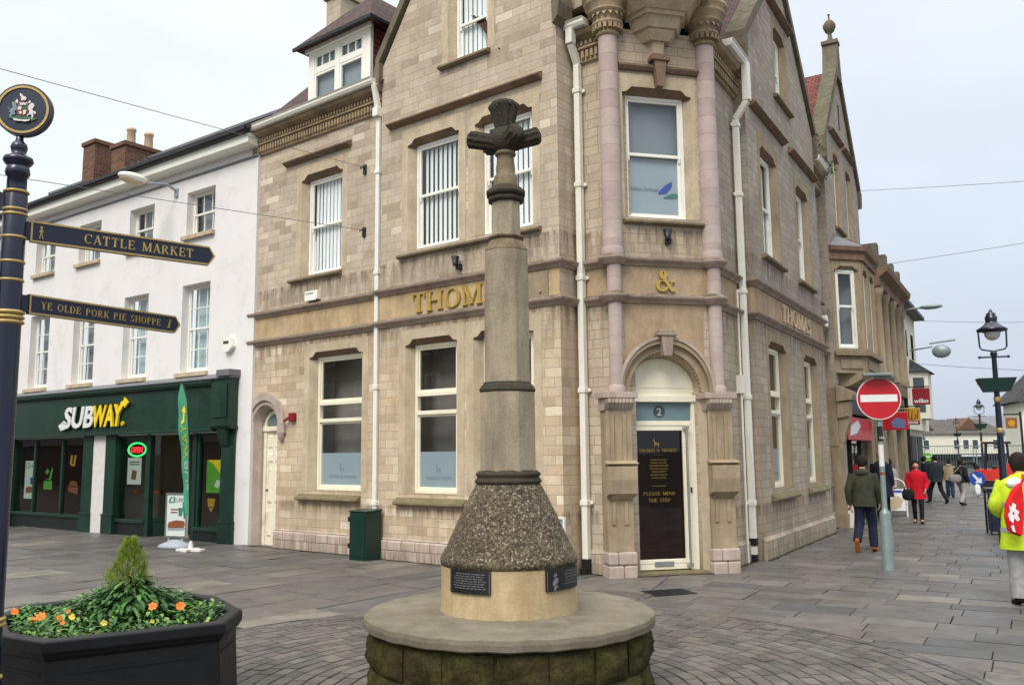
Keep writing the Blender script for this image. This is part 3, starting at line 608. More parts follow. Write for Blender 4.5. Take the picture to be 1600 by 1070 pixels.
# plinth uv has to run along the wall: rebuild flat pieces instead
b_pl = []
for fr, u0, u1 in ((AL, -4.72, -1.65), (GL, -1.70, 2.40), (RL, 2.41, 3.0), (RR, -.9, .30), (GR, .31, 6.2), (RR, 6.21, 7.4)):
    m = MB(fr); m.prism([(.001, Zb), (.055, Zb), (.055, .31), (.001, .37)], u0, u1); m.build('plinth', 'plinth' if fr in (AL, GL) else 'ashlar_grey', b, .006)
m = MB(AL); m.box(-5.72, -5.53, .001, .05, Zb, .31); m.build('plinth', 'pink', b, .006)

# --- eaves cornices with dentils
def dentil_cornice(b, fr, u0, u1, z, step=.085):
    m = MB(fr); m.prism([(0, z - .02), (.05, z), (.05, z + .18), (.12, z + .20), (.12, z + .235), (.07, z + .25), (.07, z + .34), (.20, z + .40), (.24, z + .46), (0, z + .48)], u0, u1)
    n = int((u1 - u0) / step)
    for i in range(n):
        u = u0 + (i + .5) * (u1 - u0) / n
        m.box(u - step * .3, u + step * .3, .051, .10, z + .05, z + .17); m.box(u - step * .25 , u + step * .25, .071, .12, z + .255, z + .325)
    m.build('cornice', 'capital', b, .004)
dentil_cornice(b, AL, -5.72, -1.66, 8.18); dentil_cornice(b, RL, 2.36, 3.05, 8.02); dentil_cornice(b, RR, -1.3, .35, 8.02, .1); dentil_cornice(b, RR, 6.16, 7.4, 8.05)
def gutter(b, fr, u0, u1, z, d=.24, mat='pipe'):
    m = MB(fr); m.prism([(d - .08, z), (d + .06, z), (d + .09, z + .05), (d + .09, z + .09), (d + .12, z + .12), (d - .08, z + .12)], u0, u1); m.build('gutter', mat, b, .006)
gutter(b, AL, -5.78, -1.72, 8.66); gutter(b, RL, 2.36, 2.75, 8.52); gutter(b, RR, -.75, .34, 8.52); gutter(b, RR, 6.2, 7.38, 8.56)
# --- roof of the left bay, dormer, chimney
m = MB(AL); m.add([(-5.75, .18, 8.70), (-1.6, .18, 8.70), (-1.6, -3.4, 12.3), (-5.75, -3.4, 12.3)], [(0, 1, 2, 3)]); m.add([(-5.75, -3.4, 12.3), (-1.6, -3.4, 12.3), (-1.6, -7, 8.7), (-5.75, -7, 8.7)], [(0, 1, 2, 3)]); m.build('roof', 'redtile', b, uvw=True)
dm = MB(AL); dl, drr, dz0, dz1, dd = -4.05, -2.17, 8.76, 10.06, -.06
dm.box(dl, drr, dd - .08, dd, 9.98, dz1 + .13); dm.box(dl, dl + .18, dd - .08, dd, dz0, 9.98); dm.box(drr - .22, drr, dd - .08, dd, dz0, 9.98); dm.box(dl + .18, drr - .22, dd - .08, dd, dz0, dz0 + .07)
dm.box(-3.19, -3.08, dd - .08, dd, dz0 + .07, 9.98); dm.box(dl + .18, -3.19, dd - .07, dd - .005, 9.57, 9.65); dm.box(-3.08, drr - .22, dd - .07, dd - .005, 9.57, 9.65)
for ua, ub in ((dl + .18, -3.19), (-3.08, drr - .22)):
    frame_bars(dm, ua, ub, dz0 + .07, 9.57, dd - .012, .05, .05); frame_bars(dm, ua, ub, 9.65, 9.98, dd - .012, .05, .05)
    for k in (1, 2): u = ua + (ub - ua) * k / 3; dm.box(u - .015, u + .015, dd - .06, dd - .02, 9.69, 9.94)
dm.box(dl - .06, drr + .06, dd, dd + .06, 10.05, 10.17)
dmo = dm.build('dormer', 'white', b, .005)
m = MB(AL); m.poly(rect(dl + .2, drr - .24, dz0 + .1, 9.93), None, dd - .04); m.build('pane', 'glass', dmo)
m = MB(AL); m.poly(rect(dl + .1, drr - .1, dz0, 10.0), None, dd - .12); m.build('blind', 'greypane', dmo)
m = MB(AL)
for u in (dl + .02, drr - .02): m.add([(u, dd - .08, dz0), (u, dd - .08, 10.1), (u, -1.6, 10.1)], [(0, 1, 2)])
m.build('tile_hanging', 'redtilev', dmo)
m = MB(AL); e = .24; A = [(dl - e, dd + .22, 10.17), (drr + e, dd + .22, 10.17), (drr + e, -2.2, 10.17), (dl - e, -2.2, 10.17)]; zz = 11.42; um = (dl + drr) / 2
m.add(A + [(um, -.95, zz), (um, -2.9, zz)], [(0, 1, 4), (1, 2, 5, 4), (3, 0, 4, 5)]); m.add([(p[0], p[1], 10.14) for p in A], [(0, 1, 2, 3)])
m.build('dormer_roof', 'redtile', dmo, uvw=True)
m = MB(AL); m.box(dl - e - .01, drr + e + .01, dd + .19, dd + .235, 10.10, 10.168); m.box(drr + e - .03, drr + e + .012, -2.1, dd + .189, 10.10, 10.168); m.build('fascia_board', 'black', dmo)
m = MB(AL); m.box(-5.78, -5.28, -2.75, -1.9, 9.5, 12.6); m.box(-5.84, -5.22, -2.81, -1.84, 12.6, 12.8); m.poly(rect(-5.66, -5.4, 11.2, 11.5), -1.91, -1.87); m.build('chimney', 'ashlar', b, .01)
# --- columns of the corner
for uc in (-.81, .83):
    m = MB(CH); m.lathe([(.155, Z2 + .1), (.152, 8.3)], uc, .0, 28); m.lathe([(.17, Z2 + .10), (.17, Z2 + .2), (.155, Z2 + .24)], uc, 0, 28)
    m.lathe([(.105, 2.68), (.105, 4.1)], uc, .03, 20); m.lathe([(.11, Z1 + .1), (.11, Z2)], uc, .03, 20); m.lathe([(.13, 2.68), (.13, 2.76), (.105, 2.8)], uc, .03, 20)
    col = m.build('column', 'pink_drums', b) if 'pink_drums' in MAT else m.build('column', 'pink', b)
    for z in (Z1, Z2): m = MB(CH); m.lathe([(.16, z - .03), (.18, z), (.23, z + .045), (.24, z + .075), (.22, z + .09), (.17, z + .13)], uc, 0, 28); m.build('column_band', 'string', col)
    m = MB(CH); m.lathe([(.15, 8.26), (.18, 8.28), (.19, 8.31), (.17, 8.34), (.19, 8.40), (.25, 8.44), (.25, 8.48), (.22, 8.50), (.26, 8.60), (.31, 8.63), (.31, 8.66), (.29, 8.68), (.36, 8.76), (.37, 8.80), (.35, 8.83), (.40, 8.88), (.40, 8.93), (.1, 8.95)], uc, 0, 36)
    for k in range(18):
        a = 2 * pi * k / 18; c, q = cos(a), sin(a); p = Vector((uc + .21 * c, .21 * q, 0)); t = Vector((-q, c, 0)) * .024; n_ = Vector((c, q, 0)) * .035
        m.add([tuple(p + t * i + n_ * j + Vector((0, 0, z))) for z in (8.35, 8.43) for i, j in ((-1, -1), (1, -1), (1, 1), (-1, 1))], [(0, 1, 2, 3), (4, 5, 6, 7), (0, 1, 5, 4), (1, 2, 6, 5), (2, 3, 7, 6), (3, 0, 4, 7)])
        p = Vector((uc + .275 * c, .275 * q, 0)); t = Vector((-q, c, 0)) * .04; n_ = Vector((c, q, 0)) * .03
        m.add([tuple(p - t + Vector((0, 0, 8.60))), tuple(p + t + Vector((0, 0, 8.60))), tuple(p + n_ + Vector((0, 0, 8.52)))], [(0, 1, 2)])
    m.build('capital', 'capital', col)
    # impost capital, panelled pilaster with shelf and pink base block
    m = MB(CH); s = -1 if uc < 0 else 1; a, c = (uc - .27, uc + .28) if s < 0 else (uc - .28, uc + .25)
    m.box(a, c, -.2, .16, 2.60, 2.69); m.prism([(-.2, 2.42), (.05, 2.42), (.09, 2.48), (.13, 2.53), (.14, 2.60), (-.2, 2.60)], a + .05, c - .05)
    for k in range(7): u = a + .08 + (c - a - .16) * (k + .5) / 7; m.prism([(.09, 2.45), (.13, 2.50), (.155, 2.53), (.155, 2.59), (.1, 2.59)], u - .024, u + .024)
    m.build('impost', 'pink', b, .005)
    m = MB(CH); a2, c2 = uc - .19, uc + .21
    m.box(a2, c2, -.2, .05, .36, 2.42); 
    for z0, z1 in ((.75, 1.08), (1.66, 2.35)):
        for k in (-.1, .09): m.box(uc + k - .028, uc + k + .028, .05, .072, z0, z1)
    m.prism([(.05, 1.14), (.17, 1.2), (.2, 1.4), (.2, 1.58), (.16, 1.62), (.05, 1.62)], a2 - .03, c2 + .02); m.prism([(.05, 1.10), (.06, 1.10), (.17, 1.197), (.05, 1.138)], a2 + .02, c2 - .03)
    m.prism([(.05, 1.62), (.21, 1.622), (.22, 1.64), (.05, 1.68)], a2 - .05, c2 + .04)
    m.build('pilaster', 'dressed_grey', b, .008)
    m = MB(CH); m.box(a2 - .02, uc + .02, -.2, .12, Zb, .17); m.box(uc + .026, c2 + .02, -.2, .12, Zb, .17); m.box(a2 - .02, uc - .06, -.2, .115, .176, .36); m.box(uc - .055, c2 + .02, -.2, .118, .176, .36); m.build('base_block', 'pink', b, .025)
# --- arch over the entrance
m = MB(CH); c0 = -.03
for r0, r1, d in ((.70, .78, .10), (.58, .70, .03)): m.poly(arc(c0, 2.70, r1, 0, 180, 28, r1 + .06) + arc(c0, 2.70, r0, 0, 180, 28, r0 + .03)[::-1], -.02, d)
for k in range(31):
    a = pi * (k + .5) / 31; m.sphere((c0 + .575 * cos(a), -.01, 2.70 + .6 * sin(a)), .021, 6, 4)
m.build('entrance_arch', 'dressed_grey', b)
m = MB(CH); m.ring(archO, [(c0 + (u - c0) * .88, z if z < 2.6 else 2.68 + (z - 2.68) * .9) for u, z in archO], -.0, -.24); m.build('door_reveal', 'dressed', b)
m = MB(CH); m.poly(arc(c0, 2.70, .785, 0, 180, 28, .845) + arc(c0, 2.70, .74, 0, 180, 28, .80)[::-1], .10, .125); m.build('hood_mould', 'pink', b)
m = MB(CH); m.poly([(c0 - .065, 3.24), (c0 + .065, 3.24), (c0 + .10, 3.54), (c0 - .10, 3.54)], 0, .17); m.box(c0 - .16, c0 + .16, 0, .19, 3.54, 3.585); m.box(c0 - .13, c0 + .13, 0, .17, 3.585, 3.63); m.build('keystone', 'string', b, .01)
# entrance door: cream frame, tympanum, transom light, glass leaf with gold lettering
m = MB(CH); dd = -.2
m.poly([(c0 - .585, 2.66), (c0 + .585, 2.66)] + arc(c0, 2.68, .585, 0, 180, 24, .56), -.26, dd - .01)
m.box(c0 - .585, c0 + .585, dd - .09, dd + .03, 2.56, 2.66)
m.box(-.615, -.545, dd - .09, dd, .03, 2.56); m.box(.485, .555, dd - .09, dd, .03, 2.56); m.box(-.545, .485, dd - .09, dd - .003, 2.20, 2.27)
m.box(.405, .485, dd - .09, dd - .008, .03, 2.2)
dr = m.build('door', 'cream', b, .006)
m = MB(CH); m.poly(arc(c0, 2.70, .56, 0, 180, 24, .52) + arc(c0, 2.70, .525, 0, 180, 24, .485)[::-1], dd - .012, dd + .012); m.build('tympanum_bead', 'cream', dr)
m = MB(CH); m.poly(rect(-.545, .485, 2.27, 2.56), None, dd - .05); m.build('transom_light', 'frostdk', dr)
m = MB(CH); m.poly(arc(-.03, 2.415, .095, 0, 360, 28)[:-1], dd - .049, dd - .046); m.build('number_disc', 'pdark', dr)
m = MB(CH); m.text('2', -.03, 2.355, .12, dd - .045, .002, bold=.02, align='C'); m.build('house_number', 'frost', dr)
m = MB(CH); frame_bars(m, -.545, .405, .05, 2.2, dd - .012, .075, .05); m.box(-.47, .33, dd - .06, dd - .014, .125, .2); lf = m.build('door_leaf', 'cream', dr, .005)
m = MB(CH); m.poly(rect(-.47, .33, .15, 2.13), None, dd - .04); m.build('pane', 'doorglass', lf)
m = MB(CH); m.tube([(.36, dd + .07, .12), (.36, dd + .07, 2.16)], .018, 10); m.box(.33, .40, dd - .01, dd + .09, 2.14, 2.19); m.box(.33, .40, dd - .01, dd + .09, .09, .14); m.build('handle', 'chrome', lf)
m = MB(CH); m.box(-.19, .12, dd - .012, dd + .003, .1, .17); m.build('letterbox', 'chrome', lf, .004)
m = MB(CH); m.box(.43, .455, dd - .01, dd + .006, 1.18, 1.26); m.build('lock', 'black', lf)
m = MB(CH); g = dd - .036
stag(m, -.09, 1.87, .14, g, .002); serif(m, 'THOMAS & THOMAS', -.07, 1.80, .05, g, .002, width=.62, align='C')
m.box(-.15, .01, g, g + .002, 1.755, 1.757)
for k, t in enumerate(('MONDAY 9AM-5PM', 'TUESDAY 9AM-5PM', 'WEDNESDAY 9AM-5PM', 'THURSDAY 9AM-5PM', 'FRIDAY 9AM-5PM', 'SATURDAY 9AM-4PM', 'SUNDAY CLOSED')): m.text(t, -.07, 1.67 - k * .045, .022, g, .002, align='C')
m.text('Find us also online', -.07, 1.28, .022, g, .002, align='C')
serif(m, 'PLEASE MIND', -.07, 1.15, .05, g, .002, width=.52, align='C'); serif(m, 'THE STEP', -.07, 1.05, .05, g, .002, width=.36, align='C')
m.build('door_lettering', 'goldtxt', lf)
interior(CH, dr, -.55, .49, .03, 2.24, dd - .1, 1.3, 'pwood')
m = MB(CH); m.box(-.66, .60, -.3, .02, Zb, .035); m.build('doorstep', 'sill', b, .008)
# corner window interior with pale film and logo
m = MB(CH); m.poly(rect(-.5, .47, 5.4, 6.46), None, -.24); m.build('frosted_film', 'frost', b)
m = MB(CH); m.poly(rect(-.5, .47, 6.46, 7.42), None, -.3); m.build('window_blind', 'greypane', b)
m = MB(CH); g = -.232; m.text('Melton Orthodo', -.42, 5.9, .07, g, .002, width=.5); m.build('window_lettering', 'greypane', b)
m = MB(CH); m.poly([(.06, 5.86), (.2, 5.88), (.3, 6.0), (.3, 6.08), (.2, 6.02), (.1, 5.93)], g, g + .003); m.build('logo_leaf', 'blue', b)
m = MB(CH); m.poly([(.14, 5.80), (.3, 5.80), (.43, 5.83), (.42, 5.88), (.3, 5.88), (.2, 5.84)], g, g + .003); m.build('logo_leaf', 'pteal', b)
# hood band, keystone and corbels over the corner window
m = MB(CH); m.prism([(0, 7.76), (.05, 7.77), (.09, 7.82), (.09, 7.85), (0, 7.9)], -.66, .69); m.build('hood_mould', 'hood', b, .005)
m = MB(CH); m.poly([(-.045, 7.5), (.065, 7.5), (.11, 7.92), (-.09, 7.92)], 0, .14); m.box(-.15, .17, 0, .17, 7.92, 7.98); m.box(-.12, .14, 0, .15, 7.98, 8.03); m.build('keystone', 'hood', b, .008)
# stepped corbel carrying the canted oriel
def canted(m, w0, d0_, z0, w1, d1_, z1, c=0.):
    L = lambda w, d, z: [(c - w, 0, z), (c - w * .62, d, z), (c + w * .62, d, z), (c + w, 0, z)]
    A = L(w0, d0_, z0); B = L(w1, d1_, z1); m.add(A + B, [(0, 1, 5, 4), (1, 2, 6, 5), (2, 3, 7, 6), (4, 5, 6, 7), (0, 1, 2, 3)])
m = MB(CH)
for q in ((.13, .10, 8.03, .15, .12, 8.30), (.24, .16, 8.24, .34, .24, 8.36), (.34, .24, 8.36, .34, .24, 8.40), (.40, .28, 8.40, .45, .36, 8.56), (.50, .40, 8.56, .52, .42, 8.62), (.58, .45, 8.62, .72, .62, 8.80), (.76, .66, 8.80, .78, .68, 8.86)): canted(m, *q)
m.build('corbel', 'dressed', b)
m = MB(CH); canted(m, .92, .76, 8.86, .94, .78, 8.94); canted(m, .88, .74, 8.94, .86, .72, 9.0); m.build('oriel_sill', 'capital', b)
# oriel storey above (mostly out of frame)
od = .7; pts = [(-1.25, -.55), (-.55, od), (.55, od), (1.25, -.55)]
for (ua, da), (ub, db) in zip(pts[:-1], pts[1:]):
    A, B = CH.w(ua, da, 0), CH.w(ub, db, 0); fr = Frame((A.x, A.y), u=(B.x - A.x, B.y - A.y)); L = (B - A).length; q = L / 2; hw = min(.36, L / 2 - .2)
    hh = sash(b, fr, q - hw, q + hw, 9.06, 10.9, 9.95, rec=.08, inside='closed', band=.06); wallpart(b, fr, rect(0, L, 8.95, 11.4), [hh], 'ashlar_corner')
m = MB(CH); P = [(u * 1.08, d * 1.08, 11.4) for u, d in pts] + [(-1.2, -2.4, 11.4), (1.2, -2.4, 11.4)]; m.add(P + [(0, -.8, 13.6)], [(0, 1, 6), (1, 2, 6), (2, 3, 6), (3, 5, 6), (4, 0, 6)]); m.build('roof', 'redtile', b, uvw=True)
# body behind, so that no daylight shows through the corner
m = MB(); BP = [xy(RL, 2.3, -.3), xy(RL, 3.2, -.3), xy(CH, .6, -.4), xy(RR, -.2, -.35), xy(RR, 7.3, -.3), xy(RR, 7.3, -8), xy(AL, -5.6, -8), xy(AL, -5.6, -.4)]
m.add([(x, -y, z) for z in (0, 8.6) for x, y in BP], [list(range(8)), list(range(8, 16))] + [(i, (i + 1) % 8, 8 + (i + 1) % 8, 8 + i) for i in range(8)])
# dark inner shell is set behind every room box
m = MB(GL); m.box(-1.6, 2.3, -5, -1.9, 0, 8.8); m.box(-5.6, -1.7, -6, -1.9, 0, 8.6); m.build('inner_wall', 'room', b)
m = MB(GR); m.box(.5, 6.1, -5, -1.9, 0, 8.8); m.build('inner_wall', 'room', b)
m = MB(CH); m.add([(-2.3, -1.2, 8.5), (2.3, -1.4, 8.5), (3.5, -4.5, 12.4), (-3.5, -4.5, 12.4), (-.7, -.1, 8.62), (.8, -.1, 8.62)], [(0, 4, 5, 1, 2, 3)]); m.build('roof', 'redtile', b, uvw=True)
# --- rainwater pipes
def downpipe(b, fr, u, d, z0, z1, shoe=True, collars=(), s=.05, mat='pipe', bands=None):
    m = MB(fr); m.box(u - s, u + s, d - s, d + s, z0, z1)
    for z in collars: m.box(u - s - .016, u + s + .016, d - s - .016, d + s + .016, z - .04, z + .04); m.box(u - s - .05, u + s + .05, d - s - .016, d - s + .01, z - .025, z + .025)
    p = m.build('downpipe', mat, b, .008)
    if shoe: k = MB(fr); k.box(u - s - .012, u + s + .012, d - s - .01, d + s + .012, -.02, z0); k.box(u - s, u + s, d, d + s + .08, -.02, .1); k.build('pipe_shoe', 'black', p, .01)
    return p
downpipe(b, GL, -1.72, .0, .02, 8.05, False, (.95, 3.0, 5.1, 7.0), .045)
m = MB(GL); m.box(-1.79, -1.65, -.04, .12, 8.05, 8.22); m.bar((-1.72, .03, 8.2), (-1.72, .14, 8.66), .09); m.build('rainwater_head', 'pipe', b, .008)
p_ = downpipe(b, RL, 2.47, .09, .22, 8.0, True, (1.05, 2.75, 4.5, 6.0, 7.55))
m = MB(RL); m.bar((2.47, .09, 8.0), (2.47, .26, 8.28), .1); m.box(2.41, 2.53, .2, .33, 8.28, 8.52); m.build('swan_neck', 'pipe', b, .008)
p_ = downpipe(b, RR, .12, .09, .5, 7.55, False, (.95, 2.7, 4.5, 6.2, 7.45))
m = MB(RR); m.box(.07, .17, .04, .14, -.02, .12); m.box(.06, .18, .03, .15, .26, .38); m.build('pipe_band', 'black', p_); m = MB(RR); m.box(.07, .17, .041, .14, .12, .26); m.box(.07, .17, .041, .14, .38, .5); m.build('pipe_band', 'pipe', p_)
m = MB(RR); m.bar((.12, .09, 7.55), (.12, .3, 7.85), .1); m.box(.06, .18, .24, .37, 7.85, 8.52); m.build('swan_neck', 'pipe', b, .008)
m = MB(RR); m.tube([(-.12, .06, 0), (-.12, .06, 4.5)], .02, 8); m.box(-.19, -.05, .0, .1, 2.75, 3.05); m.tube([(.02, .1, 2.1), (.05, .16, 1.6), (.02, .17, 1.2), (.0, .12, .9)], .008, 6); m.build('cable_conduit', 'pipe', b)
# gold letters: signs of their own
m = MB(GL); serif(m, 'THOMAS', -.80, 4.245, .33, .012, .032, width=2.28, track=.05); tag(m.build('shop_sign', 'gold'), 'raised gold serif letters THOMAS half hidden by the monument, above the left ground floor windows', 'sign')
m = MB(CH); serif(m, '&', -.15, 4.24, .33, .012, .032, width=.33); tag(m.build('shop_sign', 'gold'), 'single gold ampersand on the corner wall above the arched door', 'sign')
m = MB(GR); serif(m, 'THOMAS', 2.25, 4.245, .33, .012, .032, width=2.5, track=.05); tag(m.build('shop_sign', 'terracotta'), 'raised pale letters THOMAS on the street side wall right of the corner', 'sign')
m = MB(GL); m.box(1.74, 2.14, .008, .03, 4.17, 4.6); m.sphere((2.0, .04, 4.28), .025); tag(m.build('wall_plate', 'buff'), 'blank pale board left of the cream pipe at the end of the gold letters', 'board')
# small fittings fixed to the walls
m = MB(AL); m.box(-3.83, -3.44, .0, .1, 4.82, 5.0); m.box(-3.80, -3.47, .1, .115, 4.80, 4.9); t = tag(m.build('alarm_box', 'white', None, .02), 'white alarm box on the stone wall under the first floor window', 'alarm box')
m = MB(AL); m.text('INTRUDER', -3.78, 4.93, .035, .101, .002); m.text('ALARM', -3.78, 4.88, .03, .101, .002); m.build('lettering', 'pdark', t)
m = MB(AL); m.box(-4.27, -4.12, 0, .09, 2.47, 2.63); t = tag(m.build('bell_box', 'darkred', None, .01), 'small dark red alarm bell box beside the arched cream door', 'alarm box'); m = MB(AL); m.bar((-4.27, .05, 2.55), (-4.4, .1, 2.47), .04); m.build('horn', 'darkred', t)
for fr, u, z, lab in ((GL, .32, 4.86, 'black spotlight under the sill left of the monument shaft'), (CH, .08, 4.98, 'black spotlight under the corner window above the ampersand')):
    m = MB(fr); m.box(u - .04, u + .04, 0, .1, z, z + .1); t = tag(m.build('spotlight', 'black', None, .01), lab, 'spotlight'); m = MB(fr); m.lathe([(.04, z + .06), (.07, z + .22), (.06, z + .21)], u - .03, .11, 12); m.build('lamp_head', 'black', t)
m = MB(GR); m.box(7.05, 7.17, -.19, -.05, 4.72, 5.0); tag(m.build('alarm_box', 'white', None, .02), 'small white alarm box high on the street side wall before the bay window', 'alarm box')
# utility cabinet against the wall
m = MB(GL); m.box(-1.92, -1.50, .06, .42, .0, .82); m.prism([(.05, .82), (.44, .82), (.44, .835), (.05, .86)], -1.94, -1.48); cab = tag(m.build('utility_cabinet', 'cabgreen', None, .01), 'dark green metal utility cabinet standing against the stone wall by the pipe', 'cabinet')
m = MB(GL); m.box(-1.90, -1.52, .42, .432, .05, .79); m.build('cabinet_door', 'cabgreen', cab, .006); m = MB(GL)
for z in (.2, .65): m.box(-1.95, -1.915, .36, .43, z, z + .08)
m.build('hinge', 'black', cab)
# ------------------------------------------------------------------ ground, flagstones and the ring of setts
def slabmat(name, rgb):
    s = N(name); v = s.coord(); c = srgb(*rgb)
    col = s.ramp(s.noise(v, 2.2, 7, .7), [(.3, tuple(x * .72 for x in c[:3]) + (1,)), (.7, tuple(x * 1.22 for x in c[:3]) + (1,))])
    col = s.mix(1., col, s.ramp(s.noise(v, 60, 4, .8), [(.3, .86), (.7, 1.12)]), 'MULTIPLY')
    col = s.mix(s.ramp(s.noise(v, .8, 6, .7), [(.5, 0.), (.7, .45)]), col, srgb(74, 70, 66))
    vo = s.new('TexVoronoi'); vo.inputs['Scale'].default_value = 3.2; s.ln(v, vo.inputs['Vector']); k = s.ramp(vo.outputs['Distance'], [(.045, .7), (.07, 0.)]); pk = s.ramp(vo.outputs['Color'], [(.45, 0.), (.55, 1.)]); col = s.mix(s.mix(1., k, pk, 'MULTIPLY'), col, srgb(122, 120, 116))
    dk = s.ramp(s.noise(v, 1.7, 8, .75), [(.55, 0.), (.64, .5)]); col = s.mix(dk, col, srgb(52, 50, 48))
    s.bump(s.noise(v, 45, 5), .3, .012)
    return s.done(col, s.ramp(s.noise(v, 1.5, 5, .6), [(.35, .34), (.65, .72)]), 0, .45)
SL = [slabmat('flagstone', c) for c in ((96, 91, 86), (89, 85, 81), (101, 95, 89), (79, 78, 77), (118, 111, 101), (91, 88, 86), (106, 101, 94))]
m = MB(); m.add([(-1500, 1500, -.03), (1500, 1500, -.03), (1500, -1500, -.03), (-1500, -1500, -.03)], [(0, 1, 2, 3)])
g = m.build('ground', flat('ground_mortar', (58, 55, 52), .9, .2, 3)); g['kind'] = 'structure'
MC = Vector((-.04, 6.98)); DV = Vector((2.34 + .04, 13.25 - 6.98)).normalized()      # line dividing the two paving directions
def flags(name, org, a, b, a0, a1, b0, b1, side, rng):
    bm = bmesh.new(); org = Vector(org); a = Vector(a).normalized(); b = Vector(b).normalized(); y = b0; LN = Vector((-DV.y, DV.x))
    while y < b1:
        wd = rng.choice((.44, .58, .6, .75, .52) if side > 0 else (.38, .45, .5, .42)); x = a0 + rng.uniform(-1, 0)
        while x < a1:
            ln = rng.choice((.75, .9, 1.05, 1.3, 1.5) if side > 0 else (.55, .7, .85, 1.0)); g_ = rng.uniform(.003, .008); P = [org + a * (x + i * ln + (g_ if i == 0 else -g_)) + b * (y + j * wd + (g_ if j == 0 else -g_)) for i, j in ((0, 0), (1, 0), (1, 1), (0, 1))]
            x += ln; c = sum(P, Vector((0, 0))) / 4
            s = (c - MC).dot(LN) * side
            if s < -1.2 or (c - MC).length < 2.4: continue
            z0 = rng.uniform(-.004, .003); tx, ty = rng.uniform(-.006, .006), rng.uniform(-.006, .006)
            T = [bm.verts.new((p.x, p.y, z0 + tx * (p - c).dot(a) + ty * (p - c).dot(b))) for p in P]; B = [bm.verts.new((p.x, p.y, -.028)) for p in P]
            mi = rng.choices(range(7), (6, 5, 3, 2.5, .7, 5, 1.5))[0]
            for f in [T] + [[T[i], B[i], B[(i + 1) % 4], T[(i + 1) % 4]] for i in range(4)]: fc = bm.faces.new(f); fc.material_index = mi
        y += wd
    geom = bm.verts[:] + bm.edges[:] + bm.faces[:]; n = LN * (-side)
    bmesh.ops.bisect_plane(bm, geom=geom, plane_co=(MC.x + LN.x * .006 * side, MC.y + LN.y * .006 * side, 0), plane_no=(n.x, n.y, 0), clear_outer=True)
    bmesh.ops.recalc_face_normals(bm, faces=bm.faces)
    me = bpy.data.meshes.new(name); bm.to_mesh(me); bm.free(); [me.materials.append(q) for q in SL]
    o = bpy.data.objects.new(name, me); COL.objects.link(o); o['kind'] = 'structure'; return o
rg = random.Random(5)
nL, uR = (.6225, .7826), (sin(radians(30.6)), cos(radians(30.6)))
flags('pavement', (-1.1, 14.63), nL, UL, -16, 3, -15, 8, 1, rg)
flags('pavement', (3.98, 14.53), (uR[1], -uR[0]), uR, -5, 13, -16, 52, -1, rg)
m = MB(); bm = bmesh.new()
ms = [slabmat('sett_stone', c) for c in ((97, 91, 86), (88, 83, 79), (103, 96, 89), (80, 77, 74))]
m.lathe([(0, .003), (3.62, .003)], MC.x, -MC.y, 64, cap=False); md = m.build('sett_bed', flat('sett_joint', (30, 28, 27), .95, .2, 4)); md['kind'] = 'structure'
def sett_ring(r0, r1, w, ang0, ang1, bm, cells):
    n = max(6, int((r0 + r1) / 2 * (ang1 - ang0) / w)); off = R.random()
    for i in range(n):
        a = ang0 + (ang1 - ang0) * (i + off) / n; da = (ang1 - ang0) / n; g_ = .010; h = .014 + R.uniform(-.003, .003)
        ra, rb = r0 + g_, r1 - g_; ga = .005 / r0
        q = [(ra, a + ga), (rb, a + ga * .9), (rb, a + da - ga * .9), (ra, a + da - ga)]
        rr = lambda: R.uniform(-.004, .004)
        T = [bm.verts.new((MC.x + (r + rr()) * cos(t), MC.y + (r + rr()) * sin(t), h)) for r, t in q]
        cR = (r0 + r1) / 2
        B = [bm.verts.new((MC.x + (cR + (r - cR) * 1.07) * cos(t), MC.y + (cR + (r - cR) * 1.07) * sin(t), 0)) for r, t in q]
        mi = R.randrange(4)
        for f in [T] + [[T[k], B[k], B[(k + 1) % 4], T[(k + 1) % 4]] for k in range(4)]: fc = bm.faces.new(f); fc.material_index = mi
r = 1.0
while r < 3.5: sett_ring(r, r + .13, .19, 0, 2 * pi, bm, None); r += .13
sett_ring(r, r + .09, .22, 0, 2 * pi, bm, None); sett_ring(r + .09, r + .13, .5, 0, 2 * pi, bm, None)
bmesh.ops.recalc_face_normals(bm, faces=bm.faces); me = bpy.data.meshes.new('sett_paving'); bm.to_mesh(me); bm.free(); [me.materials.append(q) for q in ms]
o = bpy.data.objects.new('sett_paving', me); COL.objects.link(o); o['kind'] = 'structure'
# dark iron covers let into the flags
for x, y, a, lab in ((2.0, 11.6, .3, 'dark iron access cover set in the flagstones in front of the corner'), (-3.1, 9.3, .9, 'dark iron access cover set in the flagstones behind the planter')):
    f = Frame((x, y), u=(cos(a), sin(a))); m = MB(f); m.box(-.3, .3, -.22, .22, -.02, .007); t = tag(m.build('access_cover', 'black'), lab, 'manhole cover'); m = MB(f)
    for k in range(5): m.box(-.26, .26, -.18 + k * .09 - .012, -.18 + k * .09 + .012, .007, .011)
    m.build('tread_bars', 'black', t)

